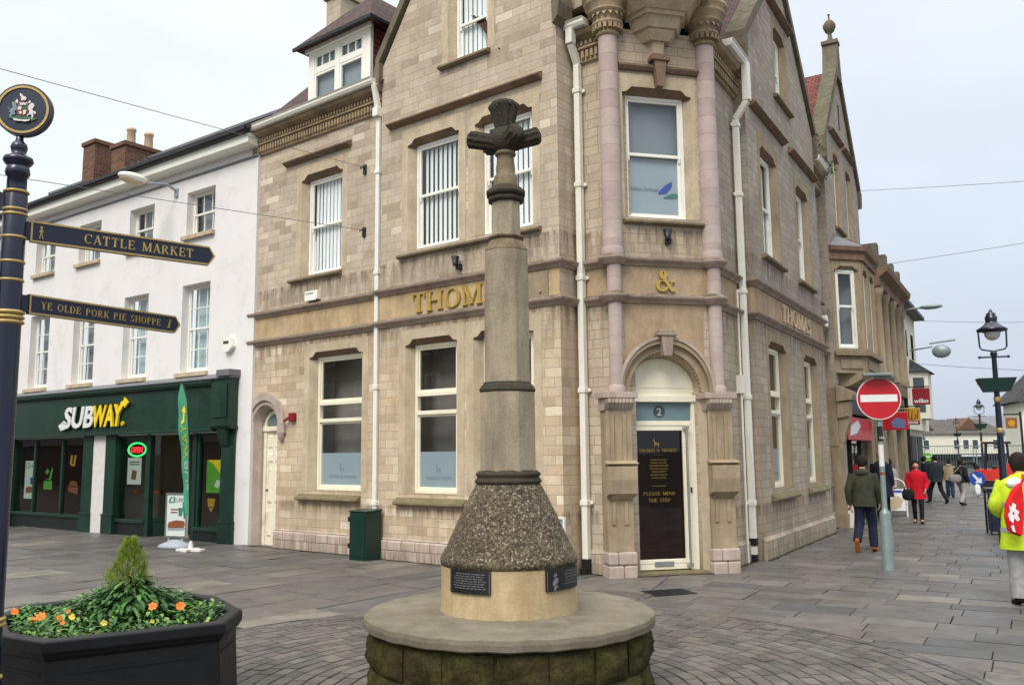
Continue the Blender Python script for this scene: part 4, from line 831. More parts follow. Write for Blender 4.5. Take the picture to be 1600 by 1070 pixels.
# ------------------------------------------------------------------ white rendered building with the green sandwich shop
def whitewin(b, u0, u1, z0, z1, rows, sill):
    fr = WP; d = -.17; m = MB(fr); mr = (z0 + z1) / 2
    frame_bars(m, u0, u1, z0, z1, d, .05, .08); frame_bars(m, u0 + .05, u1 - .05, mr - .02, z1 - .05, d - .01, .035, .04); frame_bars(m, u0 + .05, u1 - .05, z0 + .06, mr + .03, d - .04, .04, .04)
    for k in (1, 2): u = u0 + .05 + (u1 - u0 - .1) * k / 3; m.box(u - .012, u + .012, d - .045, d - .014, mr, z1 - .06); m.box(u - .012, u + .012, d - .075, d - .044, z0 + .08, mr)
    if rows == 2:
        for a, c, dd in ((mr, z1 - .05, d - .014), (z0 + .07, mr, d - .044)): m.box(u0 + .06, u1 - .06, dd - .03, dd + .001, (a + c) / 2 - .012, (a + c) / 2 + .012)
    w_ = m.build('window', 'white', b, .004)
    g = MB(fr); g.poly(rect(u0 + .06, u1 - .06, mr, z1 - .06), None, d - .03); g.poly(rect(u0 + .06, u1 - .06, z0 + .08, mr), None, d - .06); g.build('pane', 'glass', w_)
    g = MB(fr); g.poly(rect(u0, u1, z0, z1), None, d - .2); g.build('net_curtain', 'greypane' if R.random() < .5 else 'blueblind', w_)
    O = rect(u0, u1, z0, z1); g = MB(fr); g.ring(O, O, 0, -.25); g.build('reveal', 'render', w_)
    g = MB(fr); g.prism([(-.16, z0 - .1), (.09, z0 - .11), (.09, z0 - .015), (-.16, z0 + .004)], u0 - .09, u1 + .03); g.build('sill', 'dressed', w_, .006)
    return O
b = thing('white_building', 'white rendered three storey building with slate roof above the green sandwich shop front', 'building', tuple(WP.w(-5, 0, 0)))
H = []
for c in (-1.81, -4.2, -6.58, -8.88, -11.25, -13.6): H.append(whitewin(b, c - .53, c + .53, 6.80, 7.82, 1, 0))
for c in (-1.87, -4.28, -6.64, -8.95, -11.3, -13.6): H.append(whitewin(b, c - .52, c + .52, 3.66, 5.65, 2, 0))
wallpart(b, WP, rect(-15, .2, 2.3, 8.4), H, 'render')
for ua, ub in ((-.27, .2), (-15, -10.3)): m = MB(WP); m.box(ua, ub, -.3, .0, -.15, 2.3); m.build('wall', 'render', b)
m = MB(WP); m.prism([(.0, 8.16), (.03, 8.16), (.03, 8.2), (.0, 8.2)], -15, .2); m.build('cornice_band', 'lead', b)
m = MB(WP); m.prism([(0, 8.36), (.3, 8.40), (.3, 8.62), (0, 8.62)], -15.05, .22); m.build('cornice', 'white', b, .006)
m = MB(WP); m.prism([(.28, 8.60), (.40, 8.60), (.43, 8.64), (.43, 8.72), (.28, 8.72)], -15.1, .25); m.build('gutter', 'black', b, .006)
m = MB(WP); zr = 10.85
m.add([(-15.1, .36, 8.70), (.25, .36, 8.70), (.25, -3, zr), (-15.1, -3, zr)], [(0, 1, 2, 3)]); m.add([(-15.1, -3, zr), (.25, -3, zr), (.25, -6.5, 8.4), (-15.1, -6.5, 8.4)], [(0, 1, 2, 3)]); m.build('roof', 'slate', b, uvw=True)
m = MB(WP); m.add([(.2, .2, 8.4), (.2, -3, zr - .08), (.2, -6.4, 8.4)], [(0, 1, 2)]); m.build('gable_wall', 'render', b); m = MB(WP); m.bar((.24, .38, 8.69), (.24, -3, zr + .02), .08, .06); m.build('verge', 'slate', b)
m = MB(WP); m.bar((-15.1, -3, zr + .03), (.25, -3, zr + .03), .16, .08); m.build('ridge_tiles', 'lead', b)
for u0, u1, d0, d1, z1, pots in ((-11.45, -10.75, -2.95, -2.2, 11.55, ()), (-9.75, -9.0, -3.5, -2.2, 11.1, ((-9.4, -2.6), (-9.35, -3.15)))):
    m = MB(WP); m.box(u0, u1, d0, d1, 9.6, z1); m.box(u0 - .05, u1 + .05, d0 - .05, d1 + .05, z1, z1 + .12); m.box(u0 - .01, u1 + .01, d0, d1 + .012, 9.6, 10.0); c = m.build('chimney', 'brick', b)
    for pu, pd in pots: m = MB(WP); m.lathe([(.14, z1 + .1), (.12, z1 + .6), (.145, z1 + .62), (.145, z1 + .7), (.11, z1 + .7)], pu, pd, 14); m.build('chimney_pot', 'terracotta', c)
# stepped lead flashing round the chimneys
m = MB(WP)
for k in range(6): m.box(-9.0 + .001, -8.985, -2.35 - k * .2, -2.2 - k * .2, 10.15 + k * .14, 10.42 + k * .14)
m.build('flashing', 'lead', b)
# shop front
m = MB(WP); m.box(-10.3, -.87, 0, .14, 2.36, 3.30); m.prism([(0, 3.30), (.2, 3.30), (.24, 3.36), (.24, 3.42), (0, 3.42)], -10.3, -.86); m.prism([(0, 2.32), (.17, 2.32), (.17, 2.38), (0, 2.38)], -10.3, -.87); fs = m.build('fascia', 'green', b, .006)
m = MB(WP); m.prism([(0, 3.42), (.26, 3.42), (.26, 3.45), (0, 3.56)], -10.35, -.2); m.box(-.62, -.18, 0, .3, 3.46, 3.6); m.build('flashing', 'lead', b, .01)
m = MB(WP); m.box(-.87, -.24, 0, .22, 2.42, 3.42); m.box(-.80, -.31, .22, .245, 2.6, 3.3); m.prism([(0, 2.36), (.18, 2.36), (.25, 2.42), (0, 2.42)], -.9, -.21); m.prism([(0, 2.02), (.10, 2.02), (.16, 2.16), (.20, 2.36), (0, 2.36)], -.68, -.40); m.build('console', 'green', b, .008)
for u0, u1, mt in ((-10.3, -10.0, 'green'), (-6.27, -5.84, 'green'), (-5.84, -5.24, 'dirtywhite'), (-5.24, -4.8, 'green'), (-.70, -.27, 'green')):
    m = MB(WP); m.box(u0, u1, -.25, .06 if mt == 'green' else .03, -.15, 2.36)
    if mt == 'green': m.box(u0 - .02, u1 + .02, -.2, .09, -.15, .42); m.box(u0 - .025, u1 + .025, -.2, .1, .42, .46)
    m.build('pilaster', mt, b, .006)
def shopglass(u0, u1, z0, mul, nm='window'):
    m = MB(WP); m.box(u0, u1, -.16, .03, z0 - .05, z0 + .02); m.box(u0, u1, -.1, -.02, 2.24, 2.36)
    for u in mul: m.box(u - .045, u + .045, -.1, -.03, z0, 2.26)
    w_ = m.build(nm, 'green', b, .005)
    g = MB(WP); g.poly(rect(u0, u1, z0, 2.3), None, -.08); g.build('pane', 'shopglass', w_)
    g = MB(WP); g.box(u0, u1, -.2, -.01, -.15, z0 - .05); g.build('stallriser', 'greendk', w_); return w_
shopglass(-10.0, -6.27, .36, (-8.9, -7.46)); shopglass(-4.8, -3.55, .34, (-3.6,)); shopglass(-1.66, -.70, .27, (-1.62,))
for ua, ub in ((-3.55, -3.42), (-1.80, -1.66)): m = MB(WP); m.box(ua, ub, -.12, .0, -.15, 2.36); m.build('door_post', 'green', b, .005)
m = MB(Frame(xy(WP, -3.46, -.1), u=(WP.U.x * .35 - WP.Nn.x * .93, WP.U.y * .35 - WP.Nn.y * .93))); m.box(0, 1.0, -.04, 0, -.15, .36); m.box(.9, 1.0, -.06, .02, .36, 2.3); m.box(0, 1, -.05, .02, .33, .40); ws = m.build('porch_side', 'green', b); m2 = MB(m.fr); m2.poly(rect(0, .9, .4, 2.3), None, -.02); m2.build('pane', 'shopglass', ws)
m = MB(WP); m.box(-3.2, -1.8, -1.12, -1.04, 2.08, 2.16); m.box(-2.10, -2.0, -1.12, -1.04, -.1, 2.1); m.box(-3.1, -3.0, -1.12, -1.04, -.1, 2.1); m.box(-3.0, -2.1, -1.1, -1.05, -.1, .2); m.build('door', 'green', b)
# inside: dark red walls, counter, ceiling lights
m = MB(WP); m.box(-10.25, -.3, -5.0, -4.9, -.1, 2.5); m.box(-10.3, -10.2, -5, -.3, -.1, 2.5); m.box(-.4, -.3, -5, -.3, -.1, 2.5); m.build('interior_wall', 'roomred', b)
m = MB(WP); m.box(-10.3, -.3, -5, -.2, 2.5, 2.56); m.box(-10.3, -.3, -5, -.2, -.12, -.005); m.box(-5.9, -5.0, -3, -.3, -.1, 2.5); m.build('interior_ceiling', 'room', b)
m = MB(WP); m.box(-9.5, -6.6, -2.6, -2.0, 0, .95); m.box(-4.6, -3.4, -3.8, -3.2, 0, .9); m.box(-4.75, -3.62, -.5, -.42, .93, 1.02); m.box(-1.6, -.75, -.5, -.42, 1.0, 1.09); m.build('counter', 'pwood', b)
LMP = emit('lamp_glow', (255, 214, 160), 16)
for u, d in ((-8.2, -1.8), (-7.0, -1.2), (-6.75, -3), (-3.3, -2.6), (-3.0, -3.4), (-9.4, -3)): m = MB(WP); m.lathe([(.001, 2.47), (.13, 2.47), (.13, 2.499)], u, d, 14); m.build('ceiling_lamp', LMP, b)
# sign, neon and posters
m = MB(WP)
def logo(m, d, bold, mat_shift=0):
    m.mi = 0; m.text('SUB', -7.02, 2.54, .52, d, .05, width=1.42, bold=bold, shear=.18)
    m.poly([(-7.02, 2.72), (-6.86, 2.66), (-6.90, 2.60), (-6.82, 2.55), (-6.92, 2.50), (-7.08, 2.47), (-7.19, 2.48), (-7.14, 2.44), (-7.16, 2.42), (-7.26, 2.54), (-7.10, 2.64), (-7.13, 2.60), (-7.06, 2.58)][:6], d, d + .05)
    m.poly([(-7.24, 2.60), (-7.10, 2.46), (-7.08, 2.52), (-6.86, 2.53), (-6.84, 2.62), (-7.06, 2.61), (-7.06, 2.68)], d, d + .051)
    m.mi = 1; m.text('WAY', -5.60, 2.54, .52, d, .05, width=1.32, bold=bold, shear=.18)
    m.poly([(-4.47, 2.94), (-4.36, 3.10), (-4.25, 3.12), (-4.25, 3.19), (-4.08, 3.06), (-4.22, 2.94), (-4.23, 3.00), (-4.30, 2.98), (-4.36, 2.90)], d, d + .051)
logo(m, .17, .028); m.mi = 1; m.text('®', -4.36, 2.53, .1, .17, .04)
sg = tag(m.build('shop_sign', ['whitesign', 'yellow']), 'slanted white and yellow SUBWAY letters with arrows on the dark green fascia', 'sign')
m = MB(WP); logo(m, .142, .05); m.build('backing', 'black', sg)
m = MB(WP); el = [(-4.2 + .37 * cos(a), -.14, 1.97 + .155 * sin(a)) for a in [2 * pi * k / 32 for k in range(33)]]; m.tube(el, .018, 6, False); neon = tag(m.build('open_sign', emit('neon_green', (60, 255, 120), 2.2)), 'oval neon sign with green ring and red OPEN in the shop window', 'sign')
m = MB(WP); m.text('OPEN', -4.2, 1.90, .14, -.14, .012, width=.5, align='C', bold=.01, shear=.15); m.build('neon_letters', emit('neon_red', (255, 40, 50), 2.2), neon)
def poster(fr, u0, u1, z0, z1, d, lab, base='poster', cat='poster', parts=()):
    m = MB(fr); m.box(u0, u1, d - .004, d, z0, z1); t = tag(m.build('poster', base), lab, cat)
    for i, (nm, mt, fn) in enumerate(parts): m = MB(fr); fn(m); m.build(nm, mt, t)
    return t
def P(u0, u1, z0, z1):        # unit square to poster square
    return lambda a, c: (u0 + (u1 - u0) * a, z0 + (z1 - z0) * c)
def sub_food(q, d):
    def f(m): m.poly([q(.12, .2), q(.2, .14), q(.8, .17), q(.9, .23), q(.86, .30), q(.5, .33), q(.18, .29)], d, d + .002)
    return f
def wr(q, d, txts):
    def f(m):
        for t, a, c, h in txts: p = q(a, c); m.text(t, p[0], p[1], h, d, .002)
    return f
q = P(-9.55, -8.95, .72, 1.72); d = -.115
poster(WP, -9.55, -9.0, .72, 1.72, d, 'narrow white lunch poster in the leftmost shop window pane', 'poster', 'poster', (('print', 'pteal', wr(q, d, (('£3', .06, .8, .16),))), ('print', 'pdark', wr(q, d, (('LUNCH', .46, .82, .075),))), ('print', 'pbrown', sub_food(q, d)), ('print', 'blue', lambda m: m.poly([q(.55, .38), q(.75, .38), q(.78, .56), q(.52, .56)], d, d + .003))))
m = MB(WP); d = -.10; m.poly([(-8.47, .98), (-8.03, .98), (-8.03, 1.2), (-8.47, 1.2)], d, d + .003); m.text('SUB', -8.42, 1.05, .1, d + .004, .002) if False else None
m.poly([(-8.40, 1.24), (-8.2, 1.26), (-8.1, 1.5), (-8.06, 1.56), (-8.03, 1.48), (-8.1, 1.22)], d, d + .0032); m.poly([(-8.43, 1.42), (-8.3, 1.52), (-8.2, 1.44), (-8.3, 1.36)], d, d + .0034)
t = tag(m.build('window_sticker', 'pgreen'), 'yellow green leafy sticker in the middle shop window pane', 'sticker'); 
m = MB(WP); m.poly([(-7.05, 1.58), (-6.93, 1.58), (-6.9, 1.72), (-6.86, 1.86), (-6.95, 1.86), (-7.0, 1.7), (-7.02, 1.63), (-7.08, 1.64), (-7.04, 1.86), (-7.14, 1.86), (-7.18, 1.66), (-7.14, 1.6)], d, d + .003); t = tag(m.build('window_sticker', 'mustard'), 'gold letter U and sandwich picture in the shop window pane beside the white pilaster', 'sticker')
m = MB(WP); m.poly([(-7.2, .95), (-6.75, .88), (-6.72, 1.05), (-7.2, 1.08)], d, d + .003); m.poly([(-7.18, 1.10), (-6.73, 1.07), (-6.78, 1.18), (-6.95, 1.22), (-7.12, 1.2)], d, d + .0032); m.build('sandwich_picture', 'pbrown', t)
q = P(-4.53, -3.95, 1.16, 1.78); d = -.115
poster(WP, -4.53, -3.95, 1.16, 1.78, d, 'pale poster under the neon sign in the shop window', 'poster', 'poster', (('print', 'pdark', lambda m: [m.box(q(.12, 0)[0], q(.88, 0)[0], d, d + .002, q(0, .82 - k * .09)[1], q(0, .86 - k * .09)[1]) for k in range(2)]), ('print', 'pbrown', lambda m: m.poly([q(.3, .2), q(.62, .16), q(.7, .5), q(.35, .55)], d, d + .003))))
q = P(-1.42, -.80, 1.02, 1.72)
poster(WP, -1.42, -.80, 1.02, 1.72, d, 'green and yellow leaf poster in the right hand shop window', 'pgreen', 'poster', (('print', 'yellow', lambda m: m.poly([q(.05, 1), q(1, 1), q(1, .1), q(.92, .3), q(.75, .6), q(.4, .86)], d, d + .002)), ('print', 'poster', lambda m: m.poly([q(.45, .2), q(.7, .15), q(.85, .35), q(.6, .4)], d, d + .003))))
m = MB(WP); m.poly([(-1.32, .72), (-1.12, .72), (-1.08, .9), (-1.36, .9)], d, d + .003); m.poly([(-1.30, .70), (-1.22, .60), (-1.14, .70)], d, d + .003); tag(m.build('window_sticker', 'mustard'), 'small shield sticker low in the right hand shop window', 'sticker')
# alarm box and wall lamp on the white wall
m = MB(WP); m.poly([(-.75, 4.22), (-.42, 4.30), (-.38, 4.1), (-.52, 4.0), (-.66, 4.0)], 0, .1); t = tag(m.build('alarm_box', 'white', None, .02), 'white alarm box on the white wall above the shop console', 'alarm box'); m = MB(WP); m.box(-.68, -.5, .1, .106, 4.17, 4.23); m.build('label_strip', 'pdark', t)
m = MB(WP); m.tube([(-2.75, 0, 7.93), (-2.78, .25, 8.05), (-2.9, .7, 8.0)], .03, 8); m.box(-2.82, -2.70, 0, .04, 7.80, 8.0); t = tag(m.build('wall_lamp', 'grey'), 'pale streetlight head on a bracket high on the white wall', 'street lamp')
m = MB(WP); m.sphere((-2.95, 1.0, 8.06), .36, 16, 8, (.42, 1, .3)); m.build('lamp_head', 'white', t); m = MB(WP); m.sphere((-2.95, 1.02, 8.0), .3, 14, 8, (.38, 1, .34)); m.build('lamp_lens', 'terracotta', t)

# moss and grime along the foot of the walls
mo = MB(); rq = random.Random(4); FT = [(a, c) for a, c in zip(PATH[:-1], PATH[1:])]
for (x0, y0), (x1, y1) in FT:
    L = hypot(x1 - x0, y1 - y0)
    if L < .4: continue
    f = Frame((x0, y0), u=(x1 - x0, y1 - y0)); mm = MB(f); n = max(3, int(L / .06)); A = [(L * i / n, .05, .0062) for i in range(n + 1)]; B = [(L * i / n, .075 + .045 * abs(sin(i * .7) * sin(i * .23)) + rq.uniform(0, .035), .0062) for i in range(n + 1)]
    for i in range(n): mo.add([(v.x, -v.y, v.z) for v in (f.w(*A[i]), f.w(*A[i + 1]), f.w(*B[i + 1]), f.w(*B[i]))], [(0, 1, 2, 3)])
tag(mo.build('moss', stone('moss_dirt', (62, 62, 40), (40, 38, 32), .7, 6, streak=False)), 'dark green moss and dirt along the foot of the stone walls', 'moss', None, 'stuff')
# ------------------------------------------------------------------ the shop with the second gable and the bay window
b = thing('gabled_shop', 'grey stone gabled shop with finial and projecting bay window over an open shop front', 'building', tuple(GR.w(9.9, 0, 0)))
G2l, G2r, G2c, zl, zc = 7.4, 12.4, 9.9, 9.3, 12.2
hS = [sash(b, GR, 8.75, 9.4, 7.55, 9.45, 8.5, rec=.1, sur='dressed_grey', inside='closed', sill=(8.5, 9.65, 7.42), band=.1), sash(b, GR, 10.5, 11.15, 7.55, 9.45, 8.5, rec=.1, sur='dressed_grey', inside='closed', sill=(10.25, 11.4, 7.42), band=.1)]
wallpart(b, GR, [(G2l, 3.3), (G2r, 3.3), (G2r, zl), (G2c, zc), (G2l, zl)], hS, 'ashlar_grey', 'gable_wall')
rw = MB(Frame(xy(GR, G2l), u=(GR.Nn.x, GR.Nn.y))); rw.poly([(-.3, 3.3), (0, 3.3), (0, zl), (-.3, zl)], None, .001); rw.build('return_wall', 'ashlar_grey', b)
hood(b, GR, 8.3, 9.85, 9.95); hood(b, GR, 10.05, 11.6, 9.95); m = MB(GR); m.box(9.86, 9.94, .0, .02, 10.5, 11.2); m.build('slit_vent', 'black', b)
coping(b, GR, G2l, G2r, zl, G2c, zc, t=.2); gable_roof(b, GR, G2l, G2r, zl, G2c, zc, 7, 'redtilev')
m = MB(GR); m.poly([(G2c - .34, zc - .3), (G2c + .34, zc - .3), (G2c + .16, zc + .45), (G2c + .12, zc + .75), (G2c - .12, zc + .75), (G2c - .16, zc + .45)], -.3, .1); m.box(G2c - .18, G2c + .18, -.32, .12, zc + .75, zc + .85); m.lathe([(.1, zc + .85), (.06, zc + 1.0), (.05, zc + 1.1), (.12, zc + 1.16), (.17, zc + 1.28), (.17, zc + 1.36), (.1, zc + 1.47), (.03, zc + 1.5), (.02, zc + 1.62), (.04, zc + 1.66), (0, zc + 1.7)], G2c, -.1, 14); m.build('finial', 'coping', b)
# canted bay
pr = .62; BPt = [(7.5, 0), (8.12, pr), (10.1, pr), (10.72, 0)]
for (ua, da), (ub, db) in zip(BPt[:-1], BPt[1:]):
    A, B = GR.w(ua, da, 0), GR.w(ub, db, 0); fr = Frame((A.x, A.y), u=(B.x - A.x, B.y - A.y)); L = (B - A).length; n = 1 if L < 1.2 else 2
    hh = []
    for k in range(n):
        q = L * (k + .5) / n; hh.append(sash(b, fr, q - .27, q + .27, 4.25, 6.2, 5.3, rec=.07, sur='dressed_grey', inside='dark', band=.06))
    wallpart(b, fr, rect(0, L, 3.65, 6.75), hh, 'buff', 'bay_wall', .1)
    m = MB(fr); m.prism([(0, 6.42), (.06, 6.44), (.06, 6.6), (.14, 6.66), (.16, 6.76), (0, 6.8)], -.05, L + .05); m.build('cornice', 'hood', b); m = MB(fr); m.prism([(0, 4.05), (.12, 4.07), (.1, 4.16), (0, 4.2)], -.04, L + .04); m.build('sill', 'sill', b); m = MB(fr); m.box(.14, L - .14, 0, .03, 3.76, 3.98); m.build('panel', 'buff', b)
m = MB(GR); m.add([(u, d * 1.15, 6.78) for u, d in BPt] + [(u * .6 + 9.11 * .4, 0, 7.25) for u, d in BPt], [(0, 1, 5, 4), (1, 2, 6, 5), (2, 3, 7, 6)]); m.build('bay_roof', 'lead', b)
m = MB(GR); m.add([(u, d, 3.65) for u, d in BPt], [(0, 1, 2, 3)]); m.prism([(0, 3.3), (.25, 3.36), (.5, 3.5), (.62, 3.65), (0, 3.65)], 7.9, 10.4); m.build('bay_base', 'buff', b)
# shop front: stone console and pilaster, dark opening, red fascia panel
m = MB(GR); m.prism([(0, 2.95), (.34, 2.98), (.38, 3.1), (.38, 3.18), (0, 3.36)], 7.30, 7.86); m.prism([(0, 2.55), (.26, 2.6), (.29, 2.95), (0, 2.95)], 7.36, 7.80); m.prism([(0, 1.95), (.1, 1.97), (.13, 2.15), (.23, 2.4), (.26, 2.6), (0, 2.6)], 7.42, 7.74); m.build('console', 'buff', b, .01)
m = MB(GR); m.box(7.42, 7.88, -.3, .08, .3, 2.0); m.box(7.36, 7.94, -.3, .12, -.15, .3); m.build('pilaster', 'buff', b, .01); m = MB(GR); m.box(11.8, 12.4, -.3, .08, -.15, 3.3); m.build('pilaster', 'buff', b, .01)
m = MB(GR); m.box(7.4, 7.9, -.25, .0, 1.9, 3.4); m.build('wall', 'buff', b); m = MB(GR); m.box(7.9, 11.8, -.2, .02, 2.72, 3.35); m.build('lintel', 'black', b)
m = MB(GR); m.box(7.95, 11.7, .021, .12, 2.05, 2.62); f_ = m.build('fascia', 'redpaint', b, .01); m = MB(GR); m.poly([(8.2, 2.15), (9.2, 2.22), (9.8, 2.42), (9.4, 2.56), (8.4, 2.40)], .12, .126); m.build('fascia_swoosh', 'whitesign', f_)
m = MB(GR); m.box(7.9, 7.98, -.1, .0, 0, 2.05); m.box(9.0, 9.08, -.1, .0, 0, 2.05); m.box(10.5, 10.58, -.1, .0, 0, 2.05); m.box(7.9, 11.8, -.1, .0, -.1, .35); g_ = m.build('shop_window', 'black', b); m = MB(GR); m.poly(rect(7.9, 11.8, .3, 2.1), None, -.06); m.build('pane', 'shopglass', g_)
m = MB(GR); m.box(7.9, 11.8, -2.5, -2.4, 0, 3); m.box(7.7, 7.88, -2.5, -.1, -.1, 3); m.box(7.9, 11.8, -2.4, -.2, 2.62, 2.7); m.build('interior_wall', 'room', b)
for u, z, w_, h in ((8.25, 1.0, .5, .8), (9.3, .9, .4, .6), (8.3, 1.6, .3, .3), (9.9, 1.2, .4, .7)): m = MB(GR); m.box(u, u + w_, -.5, -.47, z, z + h); m.build('display_sheet', 'poster', b)
m = MB(GR); m.box(7.4, 12.4, -8, -2.6, 0, 9.2); m.build('inner_wall', 'room', b)
# weeds in the gutter between the gables
def leafblob(name, c, rad, n, size, mat, label, cat, seed, squash=(1, 1, 1)):
    r = random.Random(seed); m = MB()
    for _ in range(n):
        p = Vector((r.gauss(0, .45), r.gauss(0, .45), r.gauss(0, .45))); p = Vector((p.x * rad * squash[0], p.y * rad * squash[1], p.z * rad * squash[2])) + Vector(c)
        a = r.uniform(0, 6.28); t = Vector((cos(a), sin(a), r.uniform(-.3, .9))).normalized(); q = t.cross(Vector((r.uniform(-1, 1), r.uniform(-1, 1), 1))).normalized(); s = size * r.uniform(.6, 1.3)
        m.add([(v.x, -v.y, v.z) for v in (p, p + t * s * .5 + q * s * .25, p + t * s, p + t * s * .5 - q * s * .25)], [(0, 1, 2, 3)])
    return tag(m.build(name, mat), label, cat)
leafblob('wall_weed', GR.w(6.4, -.1, 8.95), .26, 200, .09, 'grass', 'green weeds growing in the valley behind the right gable coping', 'plant', 3)
leafblob('wall_weed', GR.w(7.3, .08, 8.65), .2, 180, .08, 'grass', 'green weeds hanging over the gutter end against the second gable', 'plant', 4)

# ------------------------------------------------------------------ bank-like stone building with half columns
b = thing('bank_building', 'two storey buff stone building with half columns and a heavy cornice beyond the gabled shop', 'building', tuple(GR.w(15, 0, 0)))
B3 = GR.off(.25); u0, u1 = 12.42, 18.0; hh = []
for c in (13.3, 14.75, 16.2, 17.4): hh.append(sash(b, B3, c - .4, c + .4, 4.3, 6.2, 5.3, rec=.12, sur='dressed_grey', inside='dark', band=.08, sill=(c - .55, c + .55, 4.15)))
wallpart(b, B3, rect(u0, u1, 3.2, 7.0), hh, 'buff')
for c in (12.65, 14.0, 15.5, 16.85, 17.8): m = MB(B3); m.lathe([(.17, 3.9), (.17, 4.1), (.14, 4.15), (.12, 6.2), (.15, 6.25), (.19, 6.4), (.19, 6.5)], c, .08, 14); m.build('column', 'buff', b)
m = MB(B3); m.prism([(0, 6.5), (.2, 6.55), (.2, 6.8), (.42, 6.95), (.45, 7.1), (0, 7.16)], u0, u1); m.build('cornice', 'hood', b); m = MB(B3); m.prism([(0, 3.5), (.15, 3.52), (.15, 3.85), (0, 3.92)], u0, u1); m.build('cornice', 'hood', b); m = MB(B3); m.box(u0, u1, -.3, .1, 7.1, 7.45)
for c in (12.8, 14.6, 16.2, 17.7): m.box(c - .2, c + .2, -.3, .16, 7.1, 7.85)
m.build('parapet', 'coping', b, .01)
m = MB(B3); m.box(u0, u1, -.3, .0, 2.5, 3.2); m.box(u0, 13.2, -.3, .05, -.1, 2.5); m.box(14.6, 15.3, -.3, .05, -.1, 2.5); m.box(17.2, u1, -.3, .05, -.1, 2.5); m.build('ground_wall', 'buff', b, .01)
for a, c in ((13.2, 14.6), (15.3, 17.2)): m = MB(B3); m.box(a, c, -.4, -.3, -.1, 2.5); m.build('shop_window', 'fardark', b)
m = MB(B3); m.box(u0, u1, -8, -.8, 0, 7.2); m.build('inner_wall', 'room', b)
m = MB(B3); m.box(17.9, 18.02, .02, .14, 0, 7.0); m.build('downpipe', 'black', b)
# ------------------------------------------------------------------ white building with dark slate roof and a bay
b = thing('white_shop', 'white rendered building with dark roof and small bay window beyond the stone buildings', 'building', tuple(GR.w(21, 0, 0)))
B4 = GR.off(.1); u0, u1 = 18.05, 24.4; hh = []
for c in (19.3, 21.2, 23.2): hh.append(rect(c - .4, c + .4, 5.3, 6.3)); m = MB(B4); frame_bars(m, c - .4, c + .4, 5.3, 6.3, -.1); w_ = m.build('window', 'black', b); m = MB(B4); m.poly(rect(c - .4, c + .4, 5.3, 6.3), None, -.13); m.build('pane', 'farglass', w_)
wallpart(b, B4, rect(u0, u1, 2.8, 7.1), hh, 'farwhite')
m = MB(B4); m.box(u0, u1, -.2, .0, -.1, 2.8); m.box(u0, u1, .0, .3, 2.5, 2.95); m.build('shop_front', 'farwhite', b); 
for a in (18.6, 20.6, 22.6): m = MB(B4); m.box(a, a + 1.5, .0, .04, .3, 2.3); m.build('shop_window', 'fardark', b)
m = MB(B4); m.add([(u0, .35, 7.1), (u1, .35, 7.1), (u1, -3, 9.4), (u0, -3, 9.4)], [(0, 1, 2, 3)]); m.build('roof', 'slate', b, uvw=True); m = MB(B4); m.box(u0, u1, .0, .4, 7.0, 7.12); m.build('gutter', 'black', b)
m = MB(B4); m.add([(21.6, 0, 2.95), (21.9, .6, 2.95), (23.2, .6, 2.95), (23.5, 0, 2.95), (21.6, 0, 4.7), (21.9, .6, 4.7), (23.2, .6, 4.7), (23.5, 0, 4.7)], [(0, 1, 5, 4), (1, 2, 6, 5), (2, 3, 7, 6)]); bay = m.build('bay', 'farwhite', b)
m = MB(B4); m.add([(21.5, 0, 4.7), (21.8, .75, 4.7), (23.3, .75, 4.7), (23.6, 0, 4.7), (22, 0, 5.25), (23.1, 0, 5.25)], [(0, 1, 4), (1, 2, 5, 4), (2, 3, 5), (0, 1, 2, 3)]); m.build('bay_roof', 'slate', bay, uvw=True)
A, B = B4.w(21.6, 0, 0), B4.w(21.9, .6, 0); fr = Frame((A.x, A.y), u=(B.x - A.x, B.y - A.y)); m = MB(fr); m.box(.12, .52, 0, .02, 3.2, 4.5); m.build('bay_window', 'farglass', bay)
m = MB(B4); m.box(u0, u1, -8, -.4, 0, 7.2); m.build('inner_wall', 'room', b)
# ------------------------------------------------------------------ far end of the street
b = thing('corner_terrace', 'long white building with grey roofs and brick gables closing the far street', 'building', (43, 86, 0))
FE = Frame((36.5, 84), u=(1, .16)); L = 12.0
m = MB(FE); m.box(-1.5, L, -6, 0, 0, 3.3); m.build('wall', 'farwhite', b)
m = MB(FE); m.box(-1.6, L + .05, 0, .25, -.2, 1.15); m.build('shop_front', 'fardark', b); m = MB(FE); m.box(-1.6, L + .05, .25, .5, 1.0, 1.35); m.build('shop_fascia', 'greendk', b)
m = MB(FE)
for i, (u, t) in enumerate(((1.6, ''), (6.5, ''))): m.box(u, u + 2.2, .5, .52, 1.1, 1.26)
m.build('shop_lettering', 'whitesign', b)
m = MB(FE); m.add([(-1.7, .2, 3.25), (L + .2, .2, 3.25), (L - .8, -3, 4.75), (-1.7, -3, 4.75)], [(0, 1, 2, 3)]); m.build('roof', 'greyroof', b, uvw=True); m = MB(FE); m.add([(L + .2, .2, 3.25), (L + 3, -6, 3.25), (L - .8, -3, 4.75)], [(0, 1, 2)]); m.build('roof', 'greyroof', b, uvw=True)
for u, mt in ((3.3, 0), (8.4, 1)): m = MB(FE); m.add([(u - 1.3, -.6, 3.7), (u + 1.3, -.6, 3.7), (u, -.6, 4.85), (u, -4, 4.85)], [(0, 1, 2), (1, 2, 3), (0, 2, 3)]); m.build('brick_gable', 'brick', b)
for u in (.6, 3.2, 6.4, 7.4, 8.4, 10.6): m = MB(FE); m.box(u - .36, u + .36, 0, .03, 1.75, 2.75); w_ = m.build('window', 'white', b); m = MB(FE); m.box(u - .28, u + .28, .03, .035, 1.82, 2.68); m.build('pane', 'farglass', w_)
